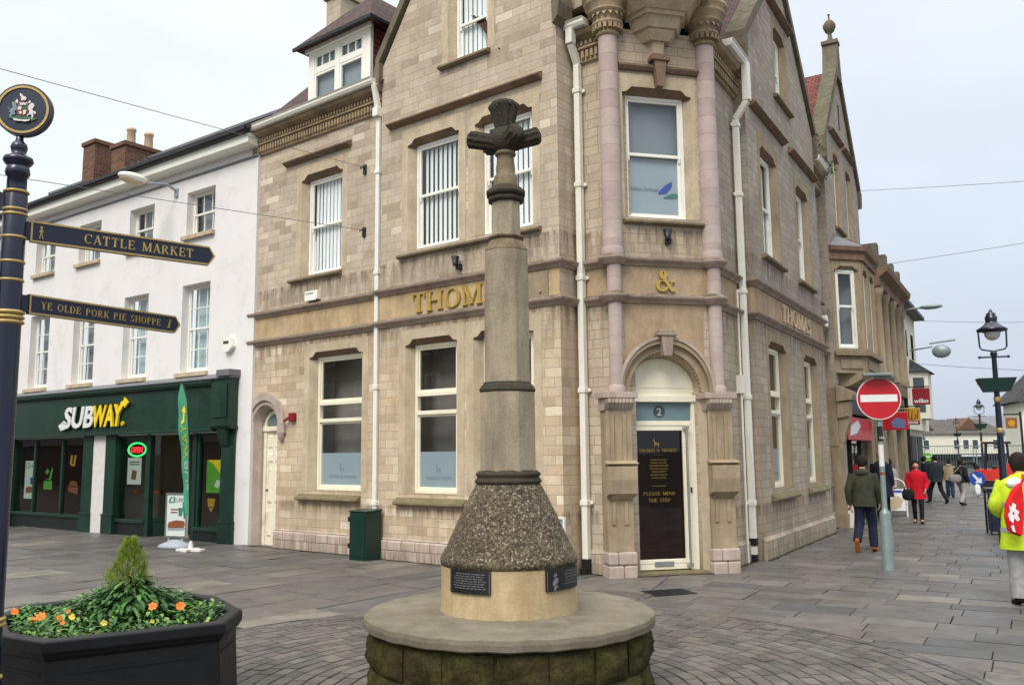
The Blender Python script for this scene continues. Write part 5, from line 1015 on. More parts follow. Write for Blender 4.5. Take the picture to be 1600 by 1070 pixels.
b = thing('slate_terrace', 'pale cream building with blue grey slate roof at the far right end of the street', 'building', (58, 95, 0)); F2 = Frame((50.2, 93), u=(1, .1)); m = MB(F2); m.box(0, 9, -5, 0, 0, 3.0); m.build('wall', 'farwhite', b); m = MB(F2); m.add([(-.2, .2, 2.95), (9.2, .2, 2.95), (9.2, -3, 5.4), (-.2, -3, 5.4)], [(0, 1, 2, 3)]); m.build('roof', 'lead', b); m = MB(F2); m.box(0, 9, 0, .2, 0, 1.1); m.build('shop_front', 'fardark', b)
for u in (1.2, 3.4, 5.6): m = MB(F2); m.box(u - .4, u + .4, 0, .04, 1.6, 2.5); m.build('window', 'farglass', b)
b = thing('turret_house', 'white building with hipped slate roof at the right edge of the photo beyond the lamps', 'building', (36, 60, 0)); F3 = Frame((34.2, 59), u=(.95, -.3))
m = MB(F3); m.box(0, 5, -5, 0, 0, 5.0); m.build('wall', 'farwhite', b); m = MB(F3); m.add([(-.6, .6, 4.9), (5.6, .6, 4.9), (5.6, -5.6, 4.9), (-.6, -5.6, 4.9), (2.2, -2.5, 8.2), (3.0, -2.5, 8.2)], [(0, 1, 5, 4), (1, 2, 5), (2, 3, 4, 5), (3, 0, 4), (0, 1, 2, 3)]); m.build('roof', 'slate', b, uvw=True)
for z in (1.9, 3.5):
    for u in (1.2, 2.6): m = MB(F3); m.box(u - .4, u + .4, 0, .05, z, z + 1.1); m.build('window', 'farglass', b)
m = MB(F3); m.box(-.1, 5, 0, .4, 1.35, 1.6); m.build('canopy', 'lead', b)
# unseen houses opposite, added so the shop glass mirrors dark walls, not sky
b = thing('unseen_terrace', 'unseen brick terrace across the street, added for its dim reflection in the sandwich shop glass', 'building', tuple(WP.w(-6, 19, 0)))
OP = Frame((0, 0), u=(-WP.U.x, -WP.U.y)); OP.o = WP.w(1, 19, 0)
m = MB(OP); m.box(0, 64, -6, 0, 0, 8.6); m.build('wall', 'brick', b); m = MB(OP); m.add([(-.2, .3, 8.5), (64.2, .3, 8.5), (64.2, -3, 11), (-.2, -3, 11), (64.2, -6, 8.5), (-.2, -6, 8.5)], [(0, 1, 2, 3), (3, 2, 4, 5)]); m.build('roof', 'slate', b, uvw=True)
m = MB(OP); m.box(0, 64, 0, .15, 0, 2.6); m.build('shop_front', 'fardark', b); m = MB(OP); m.box(0, 64, .15, .3, 2.6, 3.3); m.build('fascia', 'lead', b)
for k in range(22):
    for z in (4.2, 6.6): m = MB(OP); u = 1.6 + k * 2.8; m.box(u - .5, u + .5, 0, .04, z, z + 1.5); w_ = m.build('window', 'white', b); m = MB(OP); m.box(u - .42, u + .42, .04, .045, z + .08, z + 1.42); m.build('pane', 'farglass', w_)

MAT['c_grey2'] = flat('emblem_blue', (92, 110, 150), .5, .25, 14)
# ------------------------------------------------------------------ projecting signs and brackets along the street
def projsign(nm, u, d0, d1, z0, z1, mat, label, txt=None, tmat='whitesign', bracket=True, col2=None):
    f = Frame(xy(GR, u, 0), u=(GR.Nn.x, GR.Nn.y))      # faces the camera, u now runs away from the wall
    m = MB(f); m.box(d0, d1, -.05, .05, z0, z1); t = tag(m.build(nm, mat, None, .01), label, 'sign'); m = MB(f); m.box(.1, d1, -.02, .02, z1 + .03, z1 + .07); m.box(d0 + .05, d0 + .08, -.015, .015, z1, z1 + .04); m.build('bracket', 'black', t)
    if txt: m = MB(f); [m.text(s_, (d0 + d1) / 2 + ox, z, h, .051, .006, align='C', bold=.02, width=w_) for s_, ox, z, h, w_ in txt]; m.build('lettering', tmat, t)
    return t, f
t, f = projsign('projecting_sign', 12.6, .3, .95, 2.36, 2.86, 'redpaint', 'plain red projecting sign half hidden behind the no entry disc'); m = MB(f); m.poly([(.56, 2.43), (.86, 2.40), (.9, 2.63), (.66, 2.71), (.51, 2.59)], .051, .056); m.build('emblem', 'c_grey2', t)
t, f = projsign('projecting_sign', 16.8, .40, .86, 2.74, 3.15, 'mustard', 'mustard yellow projecting sign with red script over a maroon EWM strip'); m = MB(f)
m.tube([(.46 + (x - .62) * .72, .056, 2.78 + (z - 2.84) * 1.1) for x, z in ((.66, 2.85), (.72, 3.14), (.70, 2.9), (.80, 2.84), (.86, 3.1), (.83, 2.86), (.95, 2.84), (1.0, 3.0), (1.06, 2.86), (1.10, 3.12))], .012, 5); m.build('script_lettering', 'darkred', t); m = MB(f); m.box(.42, .84, -.05, .05, 2.60, 2.73); m.build('name_strip', 'darkred', t); m = MB(f); m.text('EWM', .63, 2.63, .08, .051, .006, width=.3, align='C', bold=.02); m.build('lettering', 'whitesign', t)
t, f = projsign('projecting_sign', 19.3, .40, .96, 3.36, 3.94, 'darkred', 'dark red square projecting sign reading wilko under the white bay', (('wilko', .0, 3.43, .15, .46),))
def wall_bracket_lamp(u, z, L, label):
    m = MB(GR); m.tube([(u, .1, z - .1), (u, .6, z + .02), (u, L, z + .05)], .035, 8); t = tag(m.build('wall_lamp', 'steel'), label, 'street lamp'); m = MB(GR); m.sphere((u, L + .3, z + .05), .3, 12, 6, (.5, 1.25, .3)); m.build('lamp_head', 'steel', t)
wall_bracket_lamp(17.95, 6.55, 1.0, 'grey streetlight head on an arm from the stone building high over the street')
m = MB(GR); m.tube([(22.3, .1, 5.6), (22.3, .9, 5.7)], .03, 6); t = tag(m.build('wall_lamp', 'steel'), 'round grey lamp disc on an arm from the white building', 'street lamp'); m = MB(GR); m.sphere((22.3, 1.2, 5.5), .34, 14, 8, (.5, 1, .75)); m.build('lamp_head', 'steel', t); m = MB(GR); m.bar((22.3, .8, 5.82), (22.3, 1.7, 5.9), .06); m.build('arm', 'steel', t)
# ------------------------------------------------------------------ stone market cross monument
mx, my = MC.x, MC.y; b = thing('monument', 'weathered octagonal stone market cross shaft with carved finial on a mossy round base', 'monument', (mx, my, 0)); FM = Frame((mx, my), u=(1, 0))
# rock faced drum of two courses, one mesh
bm_ = MB(FM); rr = random.Random(21); Rb = 1.075
def rockring(z0, z1, n, off):
    for k in range(n):
        a0 = 2 * pi * (k + off) / n + rr.uniform(-.02, .02); a1 = 2 * pi * (k + 1 + off) / n; g_ = .008; nu, nv = 7, 6; grid = []; sx, sz, am = rr.uniform(0, 9), rr.uniform(0, 9), rr.uniform(.022, .042)
        for j in range(nv + 1):
            for i in range(nu + 1):
                s, t = i / nu, j / nv; e = min(1, 5 * min(s, 1 - s)) * min(1, 4 * min(t, 1 - t)); h = am * e ** .6 + .018 * e * (sin(7 * s + sx) * cos(6 * t + sz) + .6 * sin(13 * t + 3 * sx + 4 * s)) + rr.uniform(-.005, .005) * e
                a = a0 + g_ + (a1 - a0 - 2 * g_) * s; r = Rb - .02 + h; grid.append((r * cos(a), r * sin(a), z0 + .006 + (z1 - z0 - .012) * t))
        bm_.add(grid, [(j * (nu + 1) + i, j * (nu + 1) + i + 1, (j + 1) * (nu + 1) + i + 1, (j + 1) * (nu + 1) + i) for j in range(nv) for i in range(nu)], True)
rockring(-.02, .245, 17, .3); rockring(.245, .495, 19, 0); bm_.lathe([(Rb - .03, -.02), (Rb - .03, .495)], 0, 0, 48)
def mossmat():
    s = N('mossy_rock'); v = s.coord(); n1 = s.noise(v, 5, 8, .7)
    col = s.ramp(n1, [(.25, srgb(34, 30, 22)), (.45, srgb(62, 58, 34)), (.6, srgb(80, 78, 40)), (.78, srgb(108, 102, 70))])
    col = s.mix(s.ramp(s.noise(v, 2.3, 5, .6), [(.55, 0.), (.68, .8)]), col, srgb(70, 56, 44)); col = s.mix(1., col, s.ramp(s.noise(v, 40, 4, .8), [(.3, .6), (.7, 1.3)]), 'MULTIPLY')
    s.bump(s.noise(v, 30, 8, .75), .9, .03); return s.done(col, .95, 0, .15)
bm_.build('drum', mossmat(), b)
MAT['m_slab'] = stone('slab_stone', (122, 114, 99), (74, 68, 54), .75, 4, streak=False, bump=.3); MAT['m_base'] = stone('base_stone', (184, 163, 128), (142, 116, 80), .6, 2.5); MAT['m_shaft'] = stone('shaft_stone', (160, 147, 126), (96, 86, 72), .75, 2.2)
MAT['m_cone'] = stone('pebbled_stone', (108, 97, 82), (66, 60, 50), .85, 12, streak=False, bump=1., speck=((162, 150, 128), 36)); 
def pebbles():
    s = N('pebbled_stone'); v = s.coord(); vo = s.new('TexVoronoi'); vo.inputs['Scale'].default_value = 74; s.ln(v, vo.inputs['Vector'])
    sx = s.new('SeparateColor'); s.ln(vo.outputs['Color'], sx.inputs[0])
    col = s.ramp(sx.outputs[0], [(0, srgb(58, 50, 42)), (.35, srgb(84, 74, 60)), (.7, srgb(108, 96, 78)), (.9, srgb(124, 112, 92)), (.96, srgb(158, 148, 128))])
    col = s.mix(s.ramp(vo.outputs['Distance'], [(.3, 0.), (.75, .55)]), col, srgb(56, 50, 42)); col = s.mix(1., col, s.ramp(s.noise(v, 4, 7, .7), [(.3, .68), (.7, 1.25)]), 'MULTIPLY')
    col = s.mix(s.ramp(s.noise(v, 2.2, 6, .7), [(.56, 0.), (.66, .5)]), col, srgb(140, 124, 98))
    iv = s.new('Math', operation='SUBTRACT'); iv.inputs[0].default_value = 1; s.ln(vo.outputs['Distance'], iv.inputs[1]); s.bump(iv.outputs[0], .5, .01); return s.done(col, .92, 0, .2)
MAT['m_cone'] = pebbles(); MAT['m_dark'] = stone('dark_stone', (70, 64, 54), (40, 36, 30), .7, 6, streak=False, bump=.8); MAT['m_collar'] = stone('collar_stone', (128, 114, 92), (60, 54, 44), .7, 4)
m = MB(FM); n = 96; prof = [(0, .51), (1.05, .508), (1.095, .510), (1.112, .522), (1.115, .562), (1.108, .592), (1.09, .603), (.6, .612), (0, .615)]; vs = []
for r, z in prof:
    for i in range(n): a = 2 * pi * i / n; k = r + (.003 * sin(7 * a) + .002 * sin(13 * a + 1) if r > 1 else 0); vs.append((k * cos(a), k * sin(a), z + (.003 * sin(23 * a) if r > .5 else 0)))
m.add(vs, [(j * n + i, j * n + (i + 1) % n, (j + 1) * n + (i + 1) % n, (j + 1) * n + i) for j in range(len(prof) - 1) for i in range(n)]); m.build('slab', 'm_slab', b)
m = MB(FM); m.lathe([(.535, .60), (.527, .66), (.525, .96)], 0, 0, 64); m.build('pedestal', 'm_base', b)
m = MB(FM); m.lathe([(.5, .955), (.53, .958), (.535, 1.0), (.52, 1.03), (.49, 1.08), (.44, 1.19), (.36, 1.36), (.29, 1.50), (.245, 1.575), (.2, 1.58)], 0, 0, 64); m.build('cone', 'm_cone', b)
def octo(prof): m = MB(FM); k = 1 / cos(pi / 8); m.lathe([(r * k, z) for r, z in prof], 0, 0, 8, pi / 8, 2 * pi + pi / 8, False); return m
m = MB(FM); m.lathe([(.235, 1.56), (.262, 1.572), (.265, 1.59), (.25, 1.605), (.245, 1.62), (.258, 1.632), (.255, 1.648), (.22, 1.672)], 0, 0, 40); m.build('moulding', 'm_dark', b)
octo([(.216, 1.66), (.214, 2.28)]).build('shaft_section', 'm_shaft', b, .006); octo([(.205, 2.27), (.22, 2.285), (.222, 2.30), (.205, 2.33), (.19, 2.345), (.185, 2.36)]).build('moulding', 'm_dark', b, .004)
octo([(.181, 2.34), (.178, 2.9), (.172, 3.42)]).build('shaft_section', 'm_shaft', b, .006); octo([(.170, 3.41), (.172, 3.43), (.135, 3.5), (.12, 3.52), (.14, 3.53), (.145, 3.545), (.11, 3.56)]).build('moulding', 'm_collar', b, .004)
octo([(.117, 3.54), (.112, 3.84)]).build('shaft_section', 'm_shaft', b, .005); octo([(.11, 3.83), (.14, 3.845), (.145, 3.86), (.13, 3.88), (.155, 3.895), (.16, 3.915), (.13, 3.95), (.10, 3.975)]).build('moulding', 'm_dark', b, .004)
m = MB(FM); m.lathe([(.10, 3.96), (.098, 4.04), (.093, 4.06), (.078, 4.075), (.08, 4.12), (.072, 4.19), (.07, 4.235), (.085, 4.24), (.088, 4.255), (.075, 4.27)], 0, 0, 24); m.build('neck', 'm_collar', b)
def sheaf(m, p0, p1, r0, r1, n=44, fl=11, seg=12):
    p0, p1 = Vector(p0), Vector(p1); t = (p1 - p0).normalized(); x = t.orthogonal().normalized(); y = t.cross(x); vs = []; rq = random.Random(int(p1.x * 1000) + 7)
    for j in range(seg + 5):
        s = min(1, j / seg); q = p0.lerp(p1, s); r = r0 + (r1 - r0) * s ** 1.3
        if j > seg: e = (j - seg) / 4; r = r1 * sqrt(max(0, 1 - e * e)); q = p1 + t * r1 * .6 * e
        for i in range(n): a = 2 * pi * i / n; k = r * (1 + .07 * cos(fl * a) + rq.uniform(-.05, .05) * (s ** 2)); vs.append(q + (x * cos(a) + y * sin(a)) * k)
    m.add(vs, [(j * n + i, j * n + (i + 1) % n, (j + 1) * n + (i + 1) % n, (j + 1) * n + i) for j in range(seg + 4) for i in range(n)], False)
m = MB(FM); sheaf(m, (0, 0, 4.38), (-.01, 0, 4.65), .062, .122); fa = radians(9)
for a, L in ((radians(180) + fa, .285), (fa, .26), (radians(58), .17), (radians(238), .26)): c, s = cos(a), sin(a); sheaf(m, (c * .03, s * .03, 4.34), (c * L, s * L, 4.395), .068, .07, 36, 9)
m.sphere((0, 0, 4.37), .12, 20, 12, (1, 1, 1.05)); m.lathe([(.07, 4.26), (.085, 4.29), (.12, 4.37)], 0, 0, 22); m.build('finial', 'm_dark', b)
def plaque(a0, a1, z0, z1, lines, emblem):
    m = MB(FM); k = 14; vs = []
    for z in (z0, z1):
        for r in (.523, .542):
            for i in range(k + 1): a = a0 + (a1 - a0) * i / k; vs.append((r * sin(a), r * cos(a), z))
    q = k + 1; m.add(vs, [f for i in range(k) for f in ((q + i, q + i + 1, 3 * q + i + 1, 3 * q + i), (i, i + 1, q + i + 1, q + i), (2 * q + i, 2 * q + i + 1, 3 * q + i + 1, 3 * q + i))] + [(0, q, 3 * q, 2 * q), (k, q + k, 3 * q + k, 2 * q + k)]); p = m.build('plaque', 'black', b)
    m = MB(FM); rq = random.Random(int(a0 * 100)); w0 = .1 if not emblem else .42
    for j in range(lines):
        z = z1 - (z1 - z0) * (.16 + .72 * j / lines); s = w0 + rq.uniform(.02, .1)
        while s < .9 - rq.uniform(0, .08):
            e = min(.92, s + rq.uniform(.04, .10)); aa, ab = a0 + (a1 - a0) * s, a0 + (a1 - a0) * e; h = .006
            m.add([(.5425 * sin(aa), .5425 * cos(aa), z), (.5425 * sin(ab), .5425 * cos(ab), z), (.5425 * sin(ab), .5425 * cos(ab), z + h), (.5425 * sin(aa), .5425 * cos(aa), z + h)], [(0, 1, 2, 3)]); s = e + .02
    for f in ((a0 + .012, a0 + .02, z0 + .008, z1 - .008), (a1 - .02, a1 - .012, z0 + .008, z1 - .008)):
        m.add([(.5428 * sin(a), .5428 * cos(a), z) for a, z in ((f[0], f[2]), (f[1], f[2]), (f[1], f[3]), (f[0], f[3]))], [(0, 1, 2, 3)])
    if emblem:
        a = a0 + (a1 - a0) * .2; zc = (z0 + z1) / 2
        for r, z, n_ in ((.028, zc - .01, 16), (.016, zc + .035, 10), (.03, zc - .055, 3)): m.add([(.544 * sin(a + r * cos(2 * pi * i / n_) / .54), .544 * cos(a + r * cos(2 * pi * i / n_) / .54), z + r * sin(2 * pi * i / n_ + .5)) for i in range(n_)], [list(range(n_))])
    m.build('engraving', 'lead', p)
plaque(-.93, -.245, .79, .955, 7, False); plaque(.53, 1.28, .80, .955, 5, True)

# ------------------------------------------------------------------ navy fingerpost with gold bands
SX, SY = -3.09, 5.3; FS = Frame((SX, SY), u=(1, 0)); b = thing('fingerpost', 'navy and gold direction post with a crest disc and pointed finger boards', 'signpost', (SX, SY, 0))
m = MB(FS); m.lathe([(.13, 0), (.13, .12), (.10, .16), (.10, .4), (.082, .5), (.074, .55), (.073, 2.60), (.074, 2.64)], 0, 0, 24); m.lathe([(.068, 2.66), (.066, 3.42), (.058, 3.44), (.056, 3.54), (.066, 3.55), (.072, 3.57), (.066, 3.60), (.06, 3.61), (.075, 3.625), (.088, 3.645), (.082, 3.668), (.055, 3.68), (.04, 3.695), (.045, 3.715), (.05, 3.735), (.042, 3.76), (.025, 3.775), (.02, 3.81)], 0, 0, 24); m.build('pole', 'navy', b)
for z in (.53, .83, .86, 2.625, 2.655, 2.685): m = MB(FS); m.lathe([(.074, z - .014), (.088, z - .006), (.09, z), (.086, z + .008), (.074, z + .014)], 0, 0, 24); m.build('band', 'goldtrim', b)
for z in (2.885, 3.0, 3.155, 3.30, 3.33, 3.445): m = MB(FS); m.lathe([(.066, z - .009), (.073, z - .006), (.075, z), (.073, z + .006), (.066, z + .009)], 0, 0, 24); m.build('band', 'goldtrim', b)
def finger(z, du, dv, x0, L, h, text, th, tx, walker, info=False, start=.09):
    f = Frame((SX, SY), u=(du, dv)); A = [(start, z - h / 2), (L - .045, z - h / 2), (L, z), (L - .045, z + h / 2), (start, z + h / 2)]
    m = MB(f); m.poly(A, -.014, .014); m.box(.05, start, -.012, .012, z - h * .42, z + h * .42); fb = m.build('finger_board', 'navyflat', b)
    e = .011; I = [(start + e, z - h / 2 + e), (L - .048, z - h / 2 + e), (L - e * 1.3, z), (L - .048, z + h / 2 - e), (start + e, z + h / 2 - e)]
    m = MB(f); m.poly([(q[0], q[1]) for q in A], .014, .019, [I]); m.poly(A, -.019, -.014, [I]); m.build('border', 'goldtrim', fb, .002)
    m = MB(f)
    if text: serif(m, text, tx, z - th / 2, th, .0145, .0035, track=.12, width=None if True else 0)
    if walker:
        u = start + .06; w = h * .34
        for P_ in ([(-.12, .45), (.12, .45), (.1, -.05), (-.1, -.05)], [(-.1, -.05), (.0, -.05), (-.12, -.9), (-.24, -.9)], [(0, -.05), (.1, -.05), (.28, -.9), (.16, -.9)], [(.1, .42), (.32, .05), (.26, 0), (.06, .3)], [(-.1, .42), (-.3, .02), (-.24, -.02), (-.06, .3)]): m.poly([(u + a * w, z + c * w) for a, c in P_], .0145, .018)
        m.poly(arc(u, z + .68 * w, .17 * w, 0, 360, 12)[:-1], .0145, .018)
    if info:
        u = L - .10; w = .03; m.poly([(u - w * .5, z - w), (u + w * .3, z - w), (u + w * .42, z - w * .8), (u + w * .1, z - w * .8), (u + w * .45, z + w * .4), (u - w * .2, z + w * .35), (u - w * .15, z + w * .2), (u, z + w * .2), (u - w * .25, z - w * .8), (u - w * .5, z - w * .8)], .0145, .018); m.poly(arc(u + w * .35, z + w * .8, w * .25, 0, 360, 10)[:-1], .0145, .018)
    m.build('lettering', 'goldtrim', fb)
finger(3.21, .73, .62, 0, 1.27, .135, 'CATTLE MARKET', .062, .40, True)
finger(2.755, .52, .86, 0, 1.24, .125, 'YE OLDE PORK PIE SHOPPE', .046, .19, False, True, .115)
finger(3.38, -.80, -.25, 0, 1.1, .135, '', .05, .3, False); 
m = MB(Frame((SX, SY), u=(.80, .25))); w = .05; u, z = -.14, 3.385
for P_ in ([(-.12, .45), (.12, .45), (.1, -.05), (-.1, -.05)], [(-.1, -.05), (.0, -.05), (-.12, -.9), (-.24, -.9)], [(0, -.05), (.1, -.05), (.28, -.9), (.16, -.9)], [(.1, .42), (.32, .05), (.26, 0), (.06, .3)]): m.poly([(u + a * w, z + c * w) for a, c in P_], .015, .02)
m.poly(arc(u, z + .68 * w, .17 * w, 0, 360, 12)[:-1], .015, .02); m.build('walking_figure', 'goldtrim', b)
FD = Frame((SX + .02, SY), u=(cos(.12), sin(.12))); zc = 3.975; Rd = .168; m = MB(FD); m.poly(arc(0, zc, Rd, 0, 360, 48)[:-1], -.025, .025); disc = m.build('crest_disc', 'navyflat', b, .006)
m = MB(FD); m.poly(arc(0, zc, Rd - .012, 0, 360, 48)[:-1], .025, .031, [arc(0, zc, Rd - .026, 0, 360, 48)[:-1]]); m.build('rim', 'goldtrim', disc)
def cp(name, mat, polys, d0=.025, d1=.032):
    m = MB(FD)
    for k, P_ in enumerate(polys): m.poly([(a * .01, zc + c * .01) for a, c in P_], d0, d1 + k * .0006)
    m.build(name, mat, disc)
MAT['c_white'] = flat('crest_white', (214, 208, 200), .5, .1, 60); MAT['c_grey'] = flat('crest_grey', (110, 134, 142), .5, .2, 60); MAT['c_red'] = flat('crest_red', (120, 34, 44), .5, .2, 60); MAT['c_green'] = flat('crest_green', (44, 92, 62), .5, .2, 60)
cp('crest_mound', 'c_green', [[(-9, -5.6), (-3, -4.2), (3, -4.4), (9, -6), (6, -7.4), (-4, -7.2)]])
cp('crest_shield', 'c_red', [[(-3.6, 2), (3.4, 2), (3.4, -2), (1.8, -4.2), (0, -5.2), (-1.9, -4.2), (-3.6, -2)]]); cp('crest_quarters', 'c_white', [[(-2.6, 1.4), (-.4, 1.7), (-.8, -.6), (-2.8, -.4)], [(.6, -.6), (2.6, -.5), (2.0, -3.2), (.6, -3.8)], [(-2.0, -1.6), (-.2, -1.5), (-.4, -3.6), (-1.6, -3)]], .032, .036); cp('crest_quarters', 'c_green', [[(.3, 1.8), (3.0, 1.8), (2.9, .1), (.3, 0)]], .032, .036)
horse = [(2.6, 1.2), (4.2, 3.6), (5.2, 4.4), (6.4, 3.9), (6.9, 2.6), (6.3, 1.2), (5.6, .4), (6.4, -1), (7.6, -1.2), (8.2, -2.0), (7.4, -3.4), (7.2, -2.2), (6.4, -2.0), (6.6, -4), (6.2, -6.2), (5.2, -6.4), (5.7, -4), (4.6, -3), (3.6, -3.8), (3.0, -4.4), (2.6, -3.8), (4.0, -2.2), (3.8, -.4), (2.8, -.2)]
cp('crest_supporter', 'c_white', [horse]); lion = [(-2.8, 1.0), (-3.8, 2.2), (-4.2, 4.2), (-5.4, 5.0), (-6.6, 4.2), (-6.3, 2.6), (-5.8, 1.2), (-6.8, -.2), (-8.4, .2), (-9.0, 1.6), (-8.2, 1.0), (-7.4, -1.0), (-8.0, -2.2), (-7.0, -2.4), (-7.8, -5.4), (-6.6, -5.6), (-5.6, -3.4), (-4.6, -4), (-4.2, -3.2), (-4.8, -1.2), (-3.2, -.6)]
cp('crest_supporter', 'c_grey', [lion]); cp('crest_helm', 'c_white', [[(-3, 2.2), (-2.2, 4.6), (-1.0, 4.2), (0, 4.9), (1.2, 4.2), (2.4, 4.8), (3.0, 2.4), (.6, 2.9)], [(-4.8, 5.2), (-3.4, 6.6), (-2.8, 5.0), (-3.4, 3.6)], [(3.0, 4.8), (4.2, 6.0), (4.6, 4.8), (3.6, 3.8)]]); cp('crest_mantling', 'c_red', [[(-1.6, 4.7), (1.6, 4.7), (1.2, 5.7), (-1.2, 5.7)], [(-2.8, 3.2), (-1.8, 4.0), (-2.0, 2.4)], [(1.9, 3.9), (2.9, 3.4), (2.2, 2.5)], [(-5.8, 6.3), (-4.6, 6.7), (-4.2, 5.9)]], .032, .035); cp('crest_beast', 'c_white', [[(-1.4, 5.9), (1.6, 6.1), (1.9, 7.8), (.8, 8.4), (-.4, 8.8), (-.8, 10), (-2.2, 10.4), (-2.0, 8.8), (-1.2, 8)]]); cp('crest_scroll', 'c_white', [[(-5, -6.2), (-4.4, -7.6), (-2, -7.9), (2.6, -8.2), (4.6, -7.6), (5, -6.4), (3.6, -7.0), (-1.6, -7.0), (-3.6, -6.4)]], .034, .039)

# ------------------------------------------------------------------ black planter with flowers
e = Vector((.93, .59, 0)).normalized(); nn_ = Vector((-e.y, e.x, 0)); mid = Vector((-2.475, 5.945, 0)); FP = Frame((mid.x, mid.y), u=(e.x, e.y))
OCT = [(-.56, 0), (.56, 0), (.80, .45), (.80, 1.2), (.56, 1.7), (-.56, 1.7), (-.80, 1.2), (-.80, .45)]; cu, cv = 0, .85
def oc(s, dz=0): return [(cu + (u - cu) * s, -(cv + (v - cv) * s)) for u, v in OCT]
b = thing('planter', 'large black octagonal plastic planter standing in front of the fingerpost full of flowers', 'planter', tuple(FP.w(0, -.85, 0)))
m = MB(FP); levels = [(1.0, 0), (1.0, .05), (.975, .06), (.95, .53), (.97, .545), (.985, .57), (1.0, .585), (1.0, .65), (.985, .662), (.90, .662), (.885, .645), (.87, .5)]; vs = []
for s, z in levels: vs += [(u, d, z) for u, d in oc(s)]
m.add(vs, [(j * 8 + i, j * 8 + (i + 1) % 8, (j + 1) * 8 + (i + 1) % 8, (j + 1) * 8 + i) for j in range(len(levels) - 1) for i in range(8)]); m.build('tub', 'plastic', b, .006)
m = MB(FP); m.add([(u, d, .56) for u, d in oc(.88)], [list(range(8))]); m.build('soil', 'soil', b)
m = MB(FP)
for i in range(8):
    A, B = oc(.975)[i], oc(.975)[(i + 1) % 8]; A2, B2 = oc(.95)[i], oc(.95)[(i + 1) % 8]; o_ = 1.01
    if i % 2 == 0 or True:
        L_ = lambda P_, Q, t: (P_[0] + (Q[0] - P_[0]) * t, (P_[1] + (Q[1] - P_[1]) * t))
        for t0, t1, za, zb in ((.12, .88, .44, .455), (.12, .88, .12, .135)):
            kk = lambda q: (cu + (q[0] - cu) * o_, -cv + (q[1] + cv) * o_)
            a1, b1 = kk(L_(A, B, t0)), kk(L_(A, B, t1)); a2, b2 = kk(L_(A2, B2, t0)), kk(L_(A2, B2, t1)); f1 = (za - .06) / .47; f2 = (zb - .06) / .47
            I_ = lambda p, q, f: (p[0] + (q[0] - p[0]) * f, p[1] + (q[1] - p[1]) * f)
            m.add([I_(a1, a2, f1) + (za,), I_(b1, b2, f1) + (za,), I_(b1, b2, f2) + (zb,), I_(a1, a2, f2) + (zb,)], [(0, 1, 2, 3)])
m.build('moulded_panel', 'plastic', b)
def leaf(m, p, az, el, L, W, mi=0, bend=.4):
    t = Vector((cos(az) * cos(el), sin(az) * cos(el), sin(el))); s = Vector((-sin(az), cos(az), 0)); up = t.cross(s) * -1; P0 = Vector(p); m.mi = mi; q = []
    for f, w in ((0, .12), (.3, .8), (.6, 1), (.85, .6), (1, .05)):
        c = P0 + t * L * f - Vector((0, 0, bend * L * f * f)); q.append((c + s * W * w / 2 + Vector((0, 0, .15 * W * w)), c, c - s * W * w / 2 + Vector((0, 0, .15 * W * w))))
    vs = [v for r_ in q for v in r_]; m.add([tuple(v) for v in vs], [f for j in range(4) for f in ((j * 3, j * 3 + 1, j * 3 + 4, j * 3 + 3), (j * 3 + 1, j * 3 + 2, j * 3 + 5, j * 3 + 4))], True)
def leafmat(name, a, c):
    s = N(name); col = s.ramp(s.noise(s.coord(), 9, 3), [(.3, srgb(*a)), (.7, srgb(*c))]); s.b.inputs['Subsurface Weight'].default_value = 0; return s.done(col, .5, 0, .4)
LV = [leafmat('leaf_dark', (34, 68, 26), (54, 96, 38)), leafmat('leaf_mid', (56, 98, 36), (82, 130, 50)), leafmat('leaf_light', (92, 132, 54), (122, 158, 74))]
rq = random.Random(9); m = MB(FP)
def inoct(u, v):
    return abs(u) < .66 and .13 < v < 1.56 and abs(u) < .46 + min(v, 1.7 - v) * .45
cnt = 0
while cnt < 2600:
    u, v = rq.uniform(-.72, .72), rq.uniform(.05, 1.62)
    if not inoct(u, v): continue
    hh_ = .60 + .10 * max(0, 1 - ((u / .5) ** 2 + ((v - .9) / .55) ** 2)) + .05 * sin(5 * u + 2) * cos(6 * v) + rq.uniform(-.04, .07)
    leaf(m, (u, -v, hh_), rq.uniform(0, 6.28), rq.uniform(.0, 1.1), rq.uniform(.045, .10), rq.uniform(.018, .036), rq.choices((0, 1, 2), (4, 4, 2))[0]); cnt += 1
tag(m.build('bedding_plants', LV), 'low green bedding plant foliage filling the black planter', 'plants', None, 'stuff')
m = MB(FP)
for k in range(560):
    a = rq.uniform(0, 6.28); r = rq.uniform(0, .34) ** 1; z = .68 + rq.uniform(0, .22) * (1 - r / .4); leaf(m, (.10 + r * 1.15 * cos(a), -.92 + r * sin(a), z), a + rq.uniform(-.6, .6), rq.uniform(-.1, .9), rq.uniform(.10, .18), rq.uniform(.025, .04), rq.choices((0, 1), (4, 1))[0], .55)
tag(m.build('leafy_plant', LV), 'dark green narrow leaved plant clump in the middle of the planter', 'plant')
